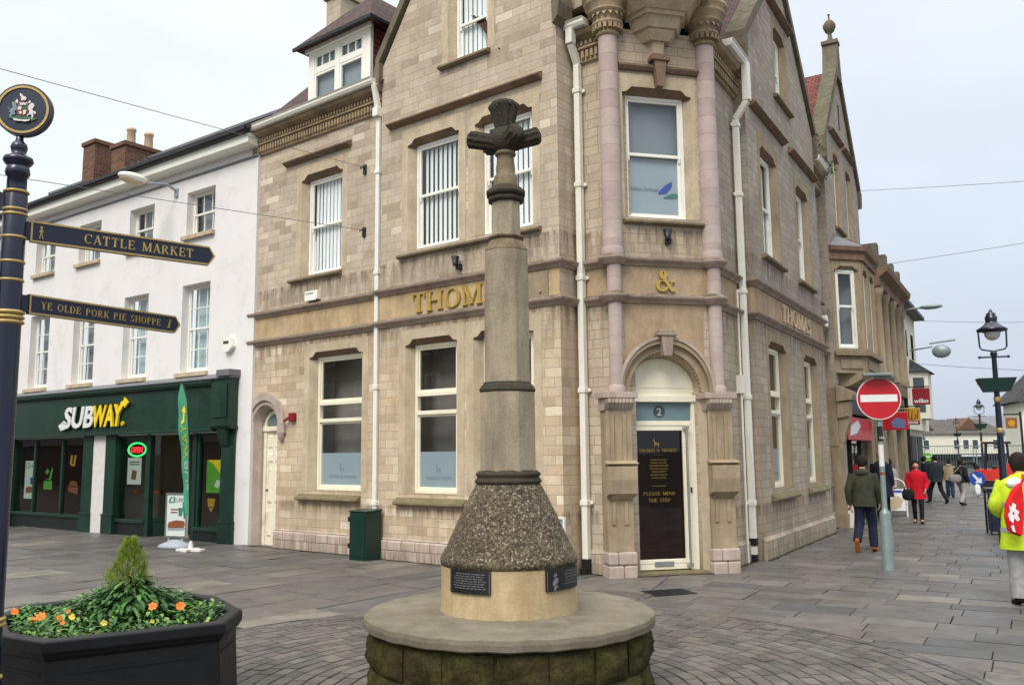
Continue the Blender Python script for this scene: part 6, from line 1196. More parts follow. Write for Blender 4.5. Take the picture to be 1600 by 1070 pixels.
# feathery golden conifer
m = MB(FP); cb = Vector((.10, -1.08, .62)); CN = [leafmat('conifer_green', (112, 134, 44), (146, 162, 58)), leafmat('conifer_lime', (150, 164, 60), (178, 186, 80)), leafmat('conifer_dark', (76, 98, 34), (100, 122, 44))]
for k in range(2600):
    t = rq.random() ** 1.25; z = t * .54; rad = .165 * (1 - t) ** .58 * (.5 + .5 * rq.random() ** .4) + .004; a = rq.uniform(0, 6.28); lob = 1 + .3 * sin(3 * a + 9 * t) + rq.uniform(-.15, .3)
    p = cb + Vector((rad * lob * cos(a), rad * lob * sin(a), z)); L = rq.uniform(.025, .055); d = Vector((cos(a) * .5, sin(a) * .5, rq.uniform(.7, 1.3))).normalized(); s = d.cross(Vector((rq.uniform(-1, 1), rq.uniform(-1, 1), .2))).normalized() * .0035; m.mi = rq.choices((0, 1, 2), (5, 3, 3))[0]
    q1 = p + d * L; m.add([tuple(p - s), tuple(p + s), tuple(q1 + s * .3), tuple(q1 - s * .3)], [(0, 1, 2, 3)])
    for sg_ in (-1, 1): e1 = p + d * L * .4; e2 = e1 + (d + s.normalized() * sg_ * .9).normalized() * L * .55; m.add([tuple(e1 - s * .8), tuple(e1 + s * .8), tuple(e2)], [(0, 1, 2)])
con = tag(m.build('dwarf_conifer', CN), 'small yellow green feathery conifer rising from the planter', 'conifer')
m = MB(FP); m.tube([tuple(cb + Vector((0, 0, -.05))), tuple(cb + Vector((0, 0, .3)))], [.012, .004], 6); m.build('trunk', 'pbrown', con)
PET = leafmat('petal_orange', (226, 96, 18), (248, 140, 30)); PEY = leafmat('petal_yellow', (226, 176, 50), (240, 206, 90))
def flower(u, v, z, s, mat, label):
    m = MB(FP); c = Vector((u, -v, z)); tilt = Vector((rq.uniform(-.3, .3), .75, .6)).normalized(); x = tilt.orthogonal().normalized(); y = tilt.cross(x)
    for k in range(7):
        a = 2 * pi * k / 7 + rq.uniform(-.2, .2); d = x * cos(a) + y * sin(a); n_ = x * -sin(a) + y * cos(a); p0, p1 = c, c + d * s + tilt * s * rq.uniform(-.1, .35); pm = c + d * s * .6
        m.add([tuple(p0), tuple(pm + n_ * s * .42), tuple(p1 + n_ * s * .2), tuple(p1 - n_ * s * .2), tuple(pm - n_ * s * .42)], [(0, 1, 2, 3, 4)], True)
    f_ = tag(m.build('flower', mat), label, 'flower', 'flowers in the planter'); m = MB(FP); m.tube([tuple(c - Vector((0, 0, .14))), tuple(c - tilt * .004)], .003, 5); m.build('stem', LV[1], f_)
def fl(px, py, s, mat, label, Y):
    # position worked out on the planter plane (distance Y in front of the camera)
    X = (px - 800) / 1365.7 * Y * 1.0; z = 1.8 + (708 + (800 - px) * .0094 - py) / 1365.7 * Y; p = Vector((X, Y, 0)) - FP.o; flower(p.dot(FP.U), -p.dot(FP.Nn), z, s, mat, label)
OR, YE = 'orange flower with ruffled petals among the planter leaves', 'small pale yellow flower low among the planter leaves'
for px, py, s, Y in ((42, 946, .026, 6.25), (82, 953, .032, 6.2), (70, 958, .022, 6.15), (111, 955, .024, 6.3), (115, 963, .016, 6.2), (123, 946, .016, 6.4), (251, 938, .030, 6.15), (293, 938, .032, 6.3), (272, 975, .022, 6.1)): fl(px, py, s, PET, OR, Y)
for px, py, s, Y in ((129, 954, .022, 6.25), (109, 976, .014, 6.0), (178, 963, .022, 6.1), (251, 960, .014, 6.15), (335, 961, .016, 6.4), (224, 990, .013, 6.15)): fl(px, py, s, PEY, YE, Y)
# ------------------------------------------------------------------ street furniture
def aboard_legs(m, w, h): pass
f = Frame((5.66, 13.55), u=(.985, -.17)); b = thing('no_entry_sign', 'round red no entry sign with white bar on a grey steel pole', 'road sign', (5.66, 13.55, 0))
m = MB(f); m.lathe([(.09, 0), (.085, .02), (.083, .82), (.075, .86), (.045, .90), (.04, .93), (.038, 2.93)], 0, 0, 18); m.box(.06, .09, -.03, .03, .3, .6); m.build('pole', 'steel', b)
m = MB(f); c = (.0, 2.585); m.poly(arc(c[0], c[1], .325, 0, 360, 56)[:-1], .05, .06); dsc = m.build('sign_disc', 'whitesign', b); m = MB(f); m.poly(arc(c[0], c[1], .312, 0, 360, 56)[:-1], .06, .0625); m.build('red_face', 'redpaint', dsc); m = MB(f); m.box(-.27, .27, .0626, .065, 2.535, 2.645); m.build('white_bar', 'whitesign', dsc)
m = MB(f); m.poly(arc(c[0], c[1], .32, 0, 360, 40)[:-1], .04, .0499); m.build('back_plate', 'grey', dsc)
m = MB(f); m.box(-.24, .18, .08, .24, 2.925, 2.965); m.prism([(-.05, 2.88), (.10, 2.88), (.12, 2.93), (-.05, 2.93)], -.05, .24); m.build('sign_light', 'steel', b, .008)
m = MB(f); m.lathe([(.041, 1.93), (.041, 2.16)], 0, 0, 14); st = m.build('sticker', 'black', b); m = MB(f); m.text('13A', -.018, 1.97, .035, .042, .001); m.build('sticker_text', 'whitesign', st); m = MB(f); m.lathe([(.0405, 1.55), (.0405, 1.88)], 0, 0, 14); m.build('paper_notice', 'dirtywhite', b); m = MB(f); m.lathe([(.0405, 1.42), (.0405, 1.46)], 0, 0, 14); m.build('sticker', 'pbrown', b)
def lamp_post(x, y, label, s=1.):
    f = Frame((x, y), u=(.93, -.36)); b = thing('street_lamp', label, 'street lamp', (x, y, 0), 'navy lantern lamp posts along the street'); 
    m = MB(f); m.lathe([(.16, 0), (.16, .25), (.13, .3), (.12, .9), (.085, 1.0), (.07, 1.1), (.055, 2.2), (.045, 3.55), (.05, 3.6), (.07, 3.63), (.05, 3.68)], 0, 0, 16); m.tube([(-.24, 0, 3.58), (.24, 0, 3.58)], .018, 8); m.sphere((-.25, 0, 3.58), .03, 8, 6); m.sphere((.25, 0, 3.58), .03, 8, 6); m.build('post', 'navy', b)
    m = MB(f); m.tube([(-.245, 0, 4.13), (-.235, 0, 3.78), (-.20, 0, 3.73), (0, 0, 3.69), (.20, 0, 3.73), (.235, 0, 3.78), (.245, 0, 4.13)], .016, 8); m.build('yoke', 'navy', b)
    m = MB(f); m.lathe([(.05, 4.04), (.27, 4.09), (.28, 4.12), (.20, 4.17), (.12, 4.24), (.10, 4.27), (.11, 4.3), (.11, 4.37), (.08, 4.40), (.09, 4.43), (.04, 4.46), (.03, 4.5), (0, 4.53)], 0, 0, 20); lt = m.build('lantern', 'navy', b)
    m = MB(f); m.sphere((0, 0, 4.04), .145, 16, 10, (1, 1, .95)); m.build('globe', 'greypane2', lt)
    for z in (2.15, 2.75): m = MB(f); m.lathe([(.056, z - .05), (.064, z - .04), (.064, z + .04), (.056, z + .05)], 0, 0, 14); m.build('band', 'goldtrim', b)
    m = MB(f); A = [(-.22, -.16), (.22, -.16), (.22, .16), (-.22, .16)]; B = [(-.34, -.2), (.34, -.2), (.34, .2), (-.34, .2)]; m.add([(u, d, 2.90) for u, d in A] + [(u, d, 3.16) for u, d in B] + [(u * .93, d * .9, 3.16) for u, d in B] + [(u * .9, d * .8, 3.05) for u, d in B], [(0, 1, 2, 3)] + [(j * 4 + i, j * 4 + (i + 1) % 4, j * 4 + 4 + (i + 1) % 4, j * 4 + 4 + i) for j in range(3) for i in range(4)] + [(12, 13, 14, 15)]); m.build('hanging_planter', 'cabgreen', b)
    return b
MAT['greypane2'] = flat('frosted_globe', (190, 190, 186), .3, .1, 4)
L0 = lamp_post(9.42, 17.0, 'tall navy lantern lamp post nearest, rising above the person in the yellow jacket')
def dup(root, loc, label):
    r = root.copy(); COL.objects.link(r); r.location = loc; r['label'] = label
    for ch in list(root.children):
        c = ch.copy(); COL.objects.link(c); c.parent = r
        for g in ch.children: d = g.copy(); COL.objects.link(d); d.parent = c
    return r
dup(L0, (25.55, 48, 0), 'navy lantern lamp post second nearest, standing behind the red digger'); dup(L0, (38.4, 76, 0), 'small far navy lantern lamp post in front of the low white building'); dup(L0, (38.3, 82, 0), 'tiny navy lantern lamp post furthest left down the street').scale = (.68, .68, .68)
# litter bin
f = Frame((10.45, 19.0), u=(.95, -.32)); b = thing('litter_bin', 'navy steel litter bin with an open slot on the pavement by the yellow jacket', 'litter bin', (10.45, 19, 0)); m = MB(f)
for u in (-.30, .26):
    for d in (-.25, .21): m.box(u, u + .04, d, d + .04, 0, .92)
m.build('frame', 'navy', b, .006); m = MB(f); m.box(-.255, .255, -.2, .23, .06, .66); m.build('panel', 'navyflat', b, .006); m = MB(f); m.box(-.32, .32, -.27, .27, .92, .97); m.box(-.3, .3, .2, .245, .66, .70); m.build('lid', 'navy', b, .008)
# keep right arrow sign on a stand
f = Frame((17.3, 33), u=(.9, -.43)); b = thing('arrow_sign', 'round blue road sign with a white arrow standing low by the digger', 'road sign', (17.3, 33, 0)); m = MB(f); m.poly(arc(0, .70, .27, 0, 360, 40)[:-1], .03, .045); m.build('sign_disc', 'blue', b); m = MB(f); m.poly([(-.16, .84), (-.11, .89), (.06, .69), (.14, .76), (.15, .54), (-.08, .56), (-.01, .63)], .045, .05); m.build('arrow', 'whitesign', b); m = MB(f); m.bar((-.2, 0, 0), (0, .02, .6), .04); m.bar((.2, 0, 0), (0, .02, .6), .04); m.bar((0, -.3, 0), (0, 0, .6), .04); m.build('stand', 'steel', b)
MAT['diggerred'] = flat('digger_red', (196, 44, 30), .5, .15, 3)
# red digger in the distance
f = Frame((20.4, 37), u=(.85, -.5)); b = thing('excavator', 'small red digger with dark cab frame parked in the street', 'digger', (20.4, 37, 0))
m = MB(f)
for d in (-.75, .45): m.poly([(-.95, .12), (-.8, 0), (.8, 0), (.95, .12), (.95, .34), (.8, .45), (-.8, .45), (-.95, .34)], d, d + .32)
m.build('track', 'black', b, .02); m = MB(f); m.poly([(-.9, .5), (.75, .5), (.85, .8), (.8, 1.15), (.2, 1.2), (-.2, .95), (-.9, .95)], -.65, .65); m.build('body', 'diggerred', b, .04)
m = MB(f)
for u in (-.55, .35):
    for d in (-.55, .5): m.bar((u, d, .9), (u + (.08 if u < 0 else -.05), d, 2.0), .07)
m.box(-.6, .45, -.62, .6, 2.0, 2.1); m.build('cab_frame', 'black', b, .02); m = MB(f); m.box(-.3, .15, -.3, .3, .95, 1.1); m.box(.1, .2, -.3, .3, 1.1, 1.6); m.build('seat', 'black', b, .03)
m = MB(f); m.bar((-.8, 0, .8), (-1.0, .1, 1.25), .18, .16); m.bar((-1.0, .1, 1.25), (-1.5, .15, 1.15), .14, .12); m.bar((-1.5, .15, 1.2), (-1.55, .15, .75), .2, .2); m.build('boom', 'black', b, .02)
for i, (x, y, lab) in enumerate(((24.5, 50, 'grey mesh barrier panel left of the lamp post behind the digger'), (28.5, 51.2, 'grey mesh barrier panel right of the lamp post behind the digger'))):
    f = Frame((x, y), u=(1, .1)); m = MB(f)
    for u in (-1.9, 1.86): m.box(u, u + .05, -.02, .02, 0, 2)
    for z in (.1, 1.95): m.box(-1.9, 1.9, -.02, .02, z, z + .05)
    for k in range(24): m.box(-1.85 + k * .155, -1.84 + k * .155, -.006, .006, .1, 1.95)
    tag(m.build('mesh_barrier', 'steel'), lab, 'barrier', 'barrier panels')
f = Frame((18.57, 40), u=(.9, -.4)); b = thing('round_road_sign', 'back of a round grey road sign on a thin pole down the street', 'road sign', (18.57, 40, 0)); m = MB(f); m.lathe([(.05, 0), (.05, 3.6)], 0, 0, 10); m.build('pole', 'steel', b); m = MB(f); m.poly(arc(-.05, 3.36, .3, 0, 360, 32)[:-1], .05, .07); m.build('sign_disc', 'steel', b)
f = Frame((28.4, 50), u=(1, -.2)); b = thing('pub_sign', 'small brown hanging picture sign on a post at the far right', 'sign', (28.4, 50, 0)); m = MB(f); m.box(.45, .55, -.05, .05, 0, 3.9); m.box(-.4, .55, -.04, .04, 3.7, 3.78); m.build('post', 'black', b); m = MB(f); m.box(-.3, .3, -.03, .03, 2.95, 3.55); m.build('board', 'pbrown', b, .02); m = MB(f); m.poly([(-.15, 3.1), (.1, 3.05), (.2, 3.3), (0, 3.45), (-.2, 3.3)], .03, .034); m.build('picture', 'mustard', b)
f = Frame((23.3, 50), u=(1, -.3)); b = thing('green_sign', 'small green and white notice on a post among the far shoppers', 'sign', (23.3, 50, 0)); m = MB(f); m.box(-.03, .03, -.03, .03, 0, 1.2); m.build('post', 'steel', b); m = MB(f); m.box(-.35, .35, -.02, .02, 1.15, 1.6); m.build('board', 'pgreen', b); m = MB(f); m.box(-.28, .28, .02, .025, 1.35, 1.42); m.build('lettering_strip', 'whitesign', b)
def loop_board(x, y, u, lab, art):
    f = Frame((x, y), u=u); b = thing('pavement_board', lab, 'pavement sign', (x, y, 0))
    def tilt(pts, s): return [(a, s * (.22 - .2 * z / 1.0), z) for a, z in pts]
    m = MB(f)
    for s in (1, -1): m.tube(tilt([(-.3, 0), (-.3, .75), (-.25, .92), (-.12, 1.0), (.12, 1.0), (.25, .92), (.3, .75), (.3, 0)], s), .022, 8)
    m.build('frame', 'whitesign', b); m = MB(f); P_ = tilt([(-.27, .16), (.27, .16), (.27, .74), (-.27, .74)], 1); m.add(P_, [(0, 1, 2, 3)]); P_ = tilt([(-.27, .16), (.27, .16), (.27, .74), (-.27, .74)], -1); m.add(P_, [(0, 1, 2, 3)]); pn = m.build('panel', 'whitesign', b)
    m = MB(f); sh = lambda a, z: (a, .22 - .2 * z + .004, z); m.add([sh(*q) for q in art], [list(range(len(art)))]); m.build('picture', 'terracotta', pn)
    m = MB(f); m.add([sh(a, z) for a, z in ((-.22, .64), (.2, .64), (.2, .7), (-.22, .7))], [(0, 1, 2, 3)]); m.build('lettering_strip', 'blue', pn)
loop_board(9.12, 24.0, (.93, -.36), 'white round topped pavement board in the shop doorway left of the walking man', [(-.2, .2), (.1, .25), (.2, .5), (-.1, .45)])
loop_board(10.43, 24.3, (.93, -.36), 'white round topped pavement board right of the no entry pole with a face picture', [(-.2, .2), (-.05, .18), (.15, .25), (.22, .45), (.1, .55), (-.05, .5), (-.18, .36)])
f = Frame((7.95, 21.1), u=(.55, -.83)); b = thing('price_board', 'tall narrow white price board leaning beside the shop pilaster', 'pavement sign', (7.95, 21.1, 0)); m = MB(f); m.add([(-.2, .15, 0), (.2, .15, 0), (.2, -.05, .95), (-.2, -.05, .95), (-.2, .12, 0), (.2, .12, 0), (.2, -.08, .95), (-.2, -.08, .95)], [(0, 1, 2, 3), (4, 5, 6, 7), (0, 1, 5, 4), (2, 3, 7, 6), (0, 3, 7, 4), (1, 2, 6, 5)]); m.build('board', 'whitesign', b); m = MB(f)
for k in range(6): z = .12 + k * .14; d = .15 - .2 * z / .95 + .004; d2 = .15 - .2 * (z + .05) / .95 + .004; m.add([(-.15, d, z), (.1, d, z), (.1, d2, z + .05), (-.15, d2, z + .05)], [(0, 1, 2, 3)])
m.build('price_strip', 'crest_pink', b) if 'crest_pink' in MAT else m.build('price_strip', 'c_red', b)
# display board of the sandwich shop and its feather flag
f = Frame((-6.72, 17.75), u=(.93, -.36)); b = thing('display_board', 'silver framed lunch poster board on a grey water base outside the sandwich shop', 'pavement sign', (-6.72, 17.75, 0))
m = MB(f); A, B = rect(-.28, .26, .2, 1.08), rect(-.25, .23, .235, 1.045); m.poly(A, -.02, .03, [B]); m.build('frame', 'chrome', b, .006); m = MB(f); m.poly(B, -.015, .015); pn = m.build('poster_panel', 'poster', b)
q = P(-.25, .23, .235, 1.045); d = .016
m = MB(f); p_ = q(.08, .8); m.text('£3', p_[0], p_[1], .12, d, .002, bold=.03, width=.17); m.build('print', 'pteal', pn); m = MB(f); p_ = q(.48, .82); m.text('LUNCH', p_[0], p_[1], .085, d, .002, width=.24); m.build('print', 'pdark', pn)
m = MB(f); [m.box(q(.2, 0)[0], q(w_, 0)[0], d, d + .002, q(0, z)[1], q(0, z + .03)[1]) for z, w_ in ((.62, .6), (.55, .55))]; m.build('print', 'darkred', pn); m = MB(f); m.poly([q(.62, .48), q(.8, .48), q(.84, .68), q(.6, .68)], d, d + .002); m.poly([q(.8, .78), q(1, .95), q(1, .45), q(.9, .4)], d, d + .0022); m.build('print', 'pteal', pn)
m = MB(f); m.poly([q(.06, .24), q(.12, .18), q(.9, .2), q(.97, .27), q(.92, .36), q(.5, .38), q(.12, .33)], d, d + .002); m.build('print', 'pbrown', pn); m = MB(f); m.poly([q(.04, .2), q(.1, .12), q(.92, .14), q(.98, .2)], d, d + .0015); m.build('print', 'grey', pn)
m = MB(f); m.lathe([(.0, .0), (.36, .0), (.38, .03), (.34, .07), (.2, .12), (.12, .16), (0, .17)], 0, 0, 20); m.v = [(u * 1.05, dd * .75, z) for u, dd, z in m.v]; m.box(-.2, -.16, -.02, .02, .1, .22); m.box(.14, .18, -.02, .02, .1, .22); m.build('water_base', 'grey', b)
f = Frame((-6.2, 17.07), u=(.95, -.31)); b = thing('feather_flag', 'tall green feather flag with yellow and white lettering outside the sandwich shop', 'flag', (-6.2, 17.07, 0))
pole = [(.02, 0, .05), (-.03, 0, .7), (-.07, 0, 1.4), (-.10, 0, 2.1), (-.14, 0, 2.6), (-.20, 0, 3.0), (-.27, 0, 3.18), (-.36, 0, 3.24)]
m = MB(f); m.tube(pole, [.016, .016, .014, .012, .01, .008, .006, .005], 8); m.build('pole', 'black', b)
Lf = [(-.36, 3.24), (-.38, 2.9), (-.35, 2.4), (-.30, 1.9), (-.26, 1.5), (-.2, 1.1), (-.12, .75), (-.04, .62)]; Rt = [(-.30, 3.19), (-.20, 2.9), (-.145, 2.4), (-.10, 1.9), (-.085, 1.5), (-.06, 1.1), (-.04, .85), (-.035, .64)]
m = MB(f); vs = []; wv = lambda a, z, t: (a, .03 * sin(3 * z) * (1 - t) + .015 * sin(9 * z) * (1 - t), z)
def at(Lst, s): i = min(6, int(s * 7)); k = s * 7 - i; return (Lst[i][0] + (Lst[i + 1][0] - Lst[i][0]) * k, Lst[i][1] + (Lst[i + 1][1] - Lst[i][1]) * k)
ns, nt = 42, 5
for j in range(ns + 1):
    a, c = at(Lf, j / ns), at(Rt, j / ns)
    for i in range(nt + 1): t = i / nt; u = a[0] + (c[0] - a[0]) * t; z = a[1] + (c[1] - a[1]) * t; vs.append(wv(u, z, t))
MAT['flaggreen'] = flat('flag_green', (56, 140, 104), .7, .08, 4); m.add(vs, [(j * 6 + i, j * 6 + i + 1, j * 6 + 7 + i, j * 6 + 6 + i) for j in range(ns) for i in range(nt)], True); fl_ = m.build('banner', 'flaggreen', b)
def vtext(txt, z0, z1, mat, flip=True):
    t = MB(f); t.text(txt, 0, 0, .73, 0, .0); xs = [v[0] for v in t.v]; X = max(xs); out = MB(f)
    vs = []
    for (x, dd, y) in t.v:
        s = x / X; z = z0 + (z1 - z0) * s; k = (3.2 - z) / 2.56; k = max(0, min(1, k)); a, c = at(Lf, k), at(Rt, k); wd = c[0] - a[0]; u = a[0] + wd * (.82 - .62 * (y / .73)); zz = a[1] + (c[1] - a[1]) * .5
        p = wv(u, z, (u - a[0]) / wd); vs.append((p[0], p[1] + .008, p[2]))
    out.add(vs, t.f); return out.build('banner_lettering', mat, fl_)
vtext('SUB', 1.15, 1.72, 'whitesign'); vtext('WAY', 1.76, 2.42, 'yellow'); m = MB(f); m.add([(p[0], p[1] + .009, p[2]) for p in (wv(-.30, 2.42, .2), wv(-.22, 2.46, .6), wv(-.22, 2.66, .6), wv(-.19, 2.64, .7), wv(-.235, 2.8, .6), wv(-.29, 2.68, .4), wv(-.255, 2.66, .5), wv(-.255, 2.52, .5))], [list(range(8))]); m.build('banner_arrow', 'yellow', fl_)
m = MB(f); m.box(-.26, .3, -.08, .08, 0, .05); m.box(-.06, .08, -.2, .2, 0, .055); m.lathe([(.05, .04), (.04, .14), (.02, .2)], .02, 0, 12); m.build('base', 'dirtywhite', b, .01)
# small framed notice leaning by the pipe behind the monument
m = MB(RL); m.poly(rect(2.12, 2.40, .42, .86), .52, .56, [rect(2.15, 2.37, .45, .83)]); t = tag(m.build('menu_frame', 'whitesign', None, .01), 'white framed notice leaning by the pipe behind the monument base', 'notice'); m = MB(RL); m.poly(rect(2.15, 2.37, .45, .83), .53, .54); m.build('panel', 'grey', t); m = MB(RL); m.box(2.13, 2.15, .45, .5, 0, .5); m.box(2.37, 2.39, .45, .5, 0, .5); m.build('leg', 'whitesign', t)
# overhead wires and their brackets
def wire(a, c, sag, label, r=.009):
    a, c = Vector(a), Vector(c); n = 20; pts = [a.lerp(c, i / n) - Vector((0, 0, sag * 4 * (i / n) * (1 - i / n))) for i in range(n + 1)]; m = MB(); m.tube([(p.x, -p.y, p.z) for p in pts], r, 5); return tag(m.build('overhead_wire', 'wire'), label, 'wire')
k = 1.6
def ext(a, c, t): return tuple(a[i] + (c[i] - a[i]) * t for i in range(3))
wire(ext((-2.82, 16, 7.2), (-6.74, 11, 6.93), 2.2), (-2.82, 15.98, 7.2), .03, 'upper overhead wire from the left sky to the stone wall bracket', .0055); wire(ext((-2.82, 16, 5.98), (-6.64, 11, 5.48), 2.2), (-2.82, 15.98, 5.98), .03, 'lower overhead wire crossing the white building to the stone wall', .0055)
wire((10.34, 25.1, 9.4), ext((10.34, 25.1, 9.4), (12.12, 20, 8.1), 2), .05, 'upper overhead wire crossing the sky right of the gable', .006); wire((7.08, 19.6, 5.8), ext((7.08, 19.6, 5.8), (12, 20, 6.59), 1.8), .03, 'lower overhead wire crossing the sky from the narrow bay', .006); wire((14.7, 37, 7.4), (26, 40, 7.6), .1, 'far overhead wire between the lamp bracket and the right side', .009)
wire((16.5, 40, 5.9), (29, 44, 5.6), .1, 'lowest far overhead wire above the distant roofs', .012)
for z, lab in ((7.2, 'small black wire bracket on the stone wall, upper one'), (5.98, 'small black wire hook on the stone wall, lower one')): m = MB(AL); m.box(-2.24, -2.16, 0, .03, z - .12, z + .06); m.tube([(-2.2, .03, z), (-2.2, .12, z), (-2.2, .12, z - .05)], .012, 6); tag(m.build('wire_bracket', 'black'), lab, 'bracket')
# ------------------------------------------------------------------ people
def cloth(name, a, c, rough=.85, sc=14, wr=.35):
    s = N(name); v = s.coord(); col = s.ramp(s.noise(v, sc, 4), [(.3, srgb(*a)), (.7, srgb(*c))]); s.bump(s.noise(s.coord('Object', (1, 1, .55)), 13, 3, .55), wr, .035); return s.done(col, rough, 0, .25)
for k, v in dict(skin=((196, 142, 116), (214, 162, 136)), hair_dark=((26, 20, 18), (44, 34, 30)), hair_grey=((130, 124, 120), (160, 154, 150)), olive=((50, 52, 40), (64, 66, 50)), denim=((22, 28, 44), (34, 42, 60)), tan_boot=((150, 86, 40), (176, 106, 54)), dkshoe=((24, 22, 22), (38, 34, 32)), coat_red=((176, 12, 34), (200, 22, 44)), trou_black=((20, 20, 24), (32, 32, 36)), jkt_dark=((30, 36, 40), (44, 50, 54)), tan_coat=((148, 128, 104), (170, 150, 124)), jean_mid=((34, 44, 66), (48, 60, 84)), grey_trou=((138, 136, 138), (164, 162, 162)), hivis=((184, 212, 34), (206, 230, 58)), navy_coat=((24, 28, 44), (34, 38, 56)), pale_jkt=((170, 166, 160), (196, 190, 184)), bagblack=((18, 18, 20), (30, 30, 32)), bagred=((200, 24, 30), (220, 36, 40)), bagwhite=((214, 214, 214), (232, 232, 230)), bag_grey=((120, 112, 108), (146, 138, 132)), reflect=((150, 156, 160), (170, 176, 178))).items(): MAT[k] = cloth(k, *v)
def skinmesh(name, V, E, root, mat, parent, org, sub=2):
    me = bpy.data.meshes.new(name); idx = {k: i for i, k in enumerate(V)}; me.from_pydata([tuple(V[k][0]) for k in V], [(idx[a], idx[c]) for a, c in E], []); o = bpy.data.objects.new(name, me); COL.objects.link(o)
    md = o.modifiers.new('skin', 'SKIN'); md.use_smooth_shade = True
    for k, i in idx.items():
        sv = me.skin_vertices[0].data[i]; r = V[k][1]; sv.radius = (r, r) if not isinstance(r, tuple) else r; sv.use_root = (k == root)
    ss = o.modifiers.new('sub', 'SUBSURF'); ss.levels = sub; ss.render_levels = sub
    dg = bpy.context.evaluated_depsgraph_get(); m2 = bpy.data.meshes.new_from_object(o.evaluated_get(dg)); bpy.data.objects.remove(o); m2.name = name; m2.materials.clear(); m2.materials.append(MAT[mat])
    for p in m2.polygons: p.use_smooth = True
    o = bpy.data.objects.new(name, m2); COL.objects.link(o)
    return o
def person(x, y, head, H, label, pose, wear, group=None):
    """head: facing direction angle (x, y); pose: joint offsets in body axes (right, forward, up), metres at 1.75 m"""
    K = H / 1.75; fx, fy = Vector(head).normalized(); Fv, Rv = Vector((fx, fy, 0)), Vector((fy, -fx, 0))
    T = thing('person', label, 'person', (x, y, 0), group); org = Vector((x, y, 0))
    W = lambda p: (Rv * p[0] + Fv * p[1] + Vector((0, 0, p[2]))) * K
    J = dict(pel=(0, 0, .94), sp=(0, .0, 1.12), ch=(0, .01, 1.32), nk=(0, .0, 1.47), hb=(0, .015, 1.56), hd=(0, .03, 1.635), ht=(0, .015, 1.69))
    for s, n in ((-1, 'l'), (1, 'r')):
        J['sh' + n] = (s * .165, 0, 1.40); J['el' + n] = (s * .225, -.02, 1.12); J['wr' + n] = (s * .24, .05, .88); J['hi' + n] = (s * .085, 0, .90); J['kn' + n] = (s * .095, .02, .50); J['an' + n] = (s * .10, 0, .085); J['to' + n] = (s * .115, .16, .03)
    J.update(pose)
    rad = dict(pel=.13, sp=.11, ch=.11, nk=.05, hb=.06, hd=.088, ht=.07, sh=.04, el=.042, wr=.03, hi=.088, kn=.055, an=.04, to=.035)
    R_ = lambda k: rad.get(k, rad.get(k[:2])) * K
    V = {k: (W(p), R_(k)) for k, p in J.items()}; E = [('pel', 'sp'), ('sp', 'ch'), ('ch', 'nk'), ('nk', 'hb'), ('hb', 'hd'), ('hd', 'ht')]
    for n in 'lr': E += [('ch', 'sh' + n), ('sh' + n, 'el' + n), ('el' + n, 'wr' + n), ('pel', 'hi' + n), ('hi' + n, 'kn' + n), ('kn' + n, 'an' + n), ('an' + n, 'to' + n)]
    # face: nose, chin; hands: palm, four fingers, thumb
    hd = Vector(J['hd']); V['nose'] = (W(hd + Vector((0, .098, -.005))), .014 * K); E.append(('hd', 'nose')); V['chin'] = (W(hd + Vector((0, .06, -.085))), .035 * K); E.append(('hd', 'chin'))
    for s, n in ((-1, 'l'), (1, 'r')):
        V['ear' + n] = (W(hd + Vector((s * .088, -.01, -.01))), .018 * K); E.append(('hd', 'ear' + n)); wr = Vector(J['wr' + n]); d = (wr - Vector(J['el' + n])).normalized(); side = Vector((0, 1, 0)) - d * d.y; side.normalize(); nrm = d.cross(side); pm = wr + d * .06; V['pm' + n] = (W(pm), .034 * K); E.append(('wr' + n, 'pm' + n))
        for q, (of, L) in enumerate(((.028, .075), (.010, .085), (-.010, .08), (-.028, .062))):
            a = pm + d * .035 + side * of; b_ = a + d * L * .5 + nrm * s * -.01; c = b_ + d * L * .4 + nrm * s * -.028; V[f'f{q}a{n}'] = (W(a), .0095 * K); V[f'f{q}b{n}'] = (W(b_), .0085 * K); V[f'f{q}c{n}'] = (W(c), .007 * K); E += [('pm' + n, f'f{q}a{n}'), (f'f{q}a{n}', f'f{q}b{n}'), (f'f{q}b{n}', f'f{q}c{n}')]
        a = wr + d * .045 + side * .04; c = a + d * .045 + side * .02; V['ta' + n] = (W(a), .011 * K); V['tb' + n] = (W(c), .009 * K); E += [('pm' + n, 'ta' + n), ('ta' + n, 'tb' + n)]
    o = skinmesh('body', V, E, 'pel', 'skin', T, org); o.parent = T; o['_org'] = list(org)
    F_ = MB(); F_.fr = type('Q', (), {'w': staticmethod(lambda u, d, z: org + Vector((u, d, z)))})()
    def new(): q = MB(); q.fr = F_.fr; return q
    def loft(m, rings, n=22, seed=1, wob=.012):
        vs = []; r_ = random.Random(seed)
        for j, (c, rx, ry) in enumerate(rings):
            for i in range(n): a = 2 * pi * i / n; k = 1 + wob / .15 * (.5 * sin(3 * a + 1.7 * j + seed) + .5 * sin(5 * a - 1.1 * j)) * .5; vs.append(W((c[0] + rx * k * cos(a), c[1] + ry * k * sin(a), c[2])))
        m.add(vs, [(j * n + i, j * n + (i + 1) % n, (j + 1) * n + (i + 1) % n, (j + 1) * n + i) for j in range(len(rings) - 1) for i in range(n)], True); m.add(vs[-n:], [list(range(n))], True); m.add(vs[:n], [list(range(n))], True)
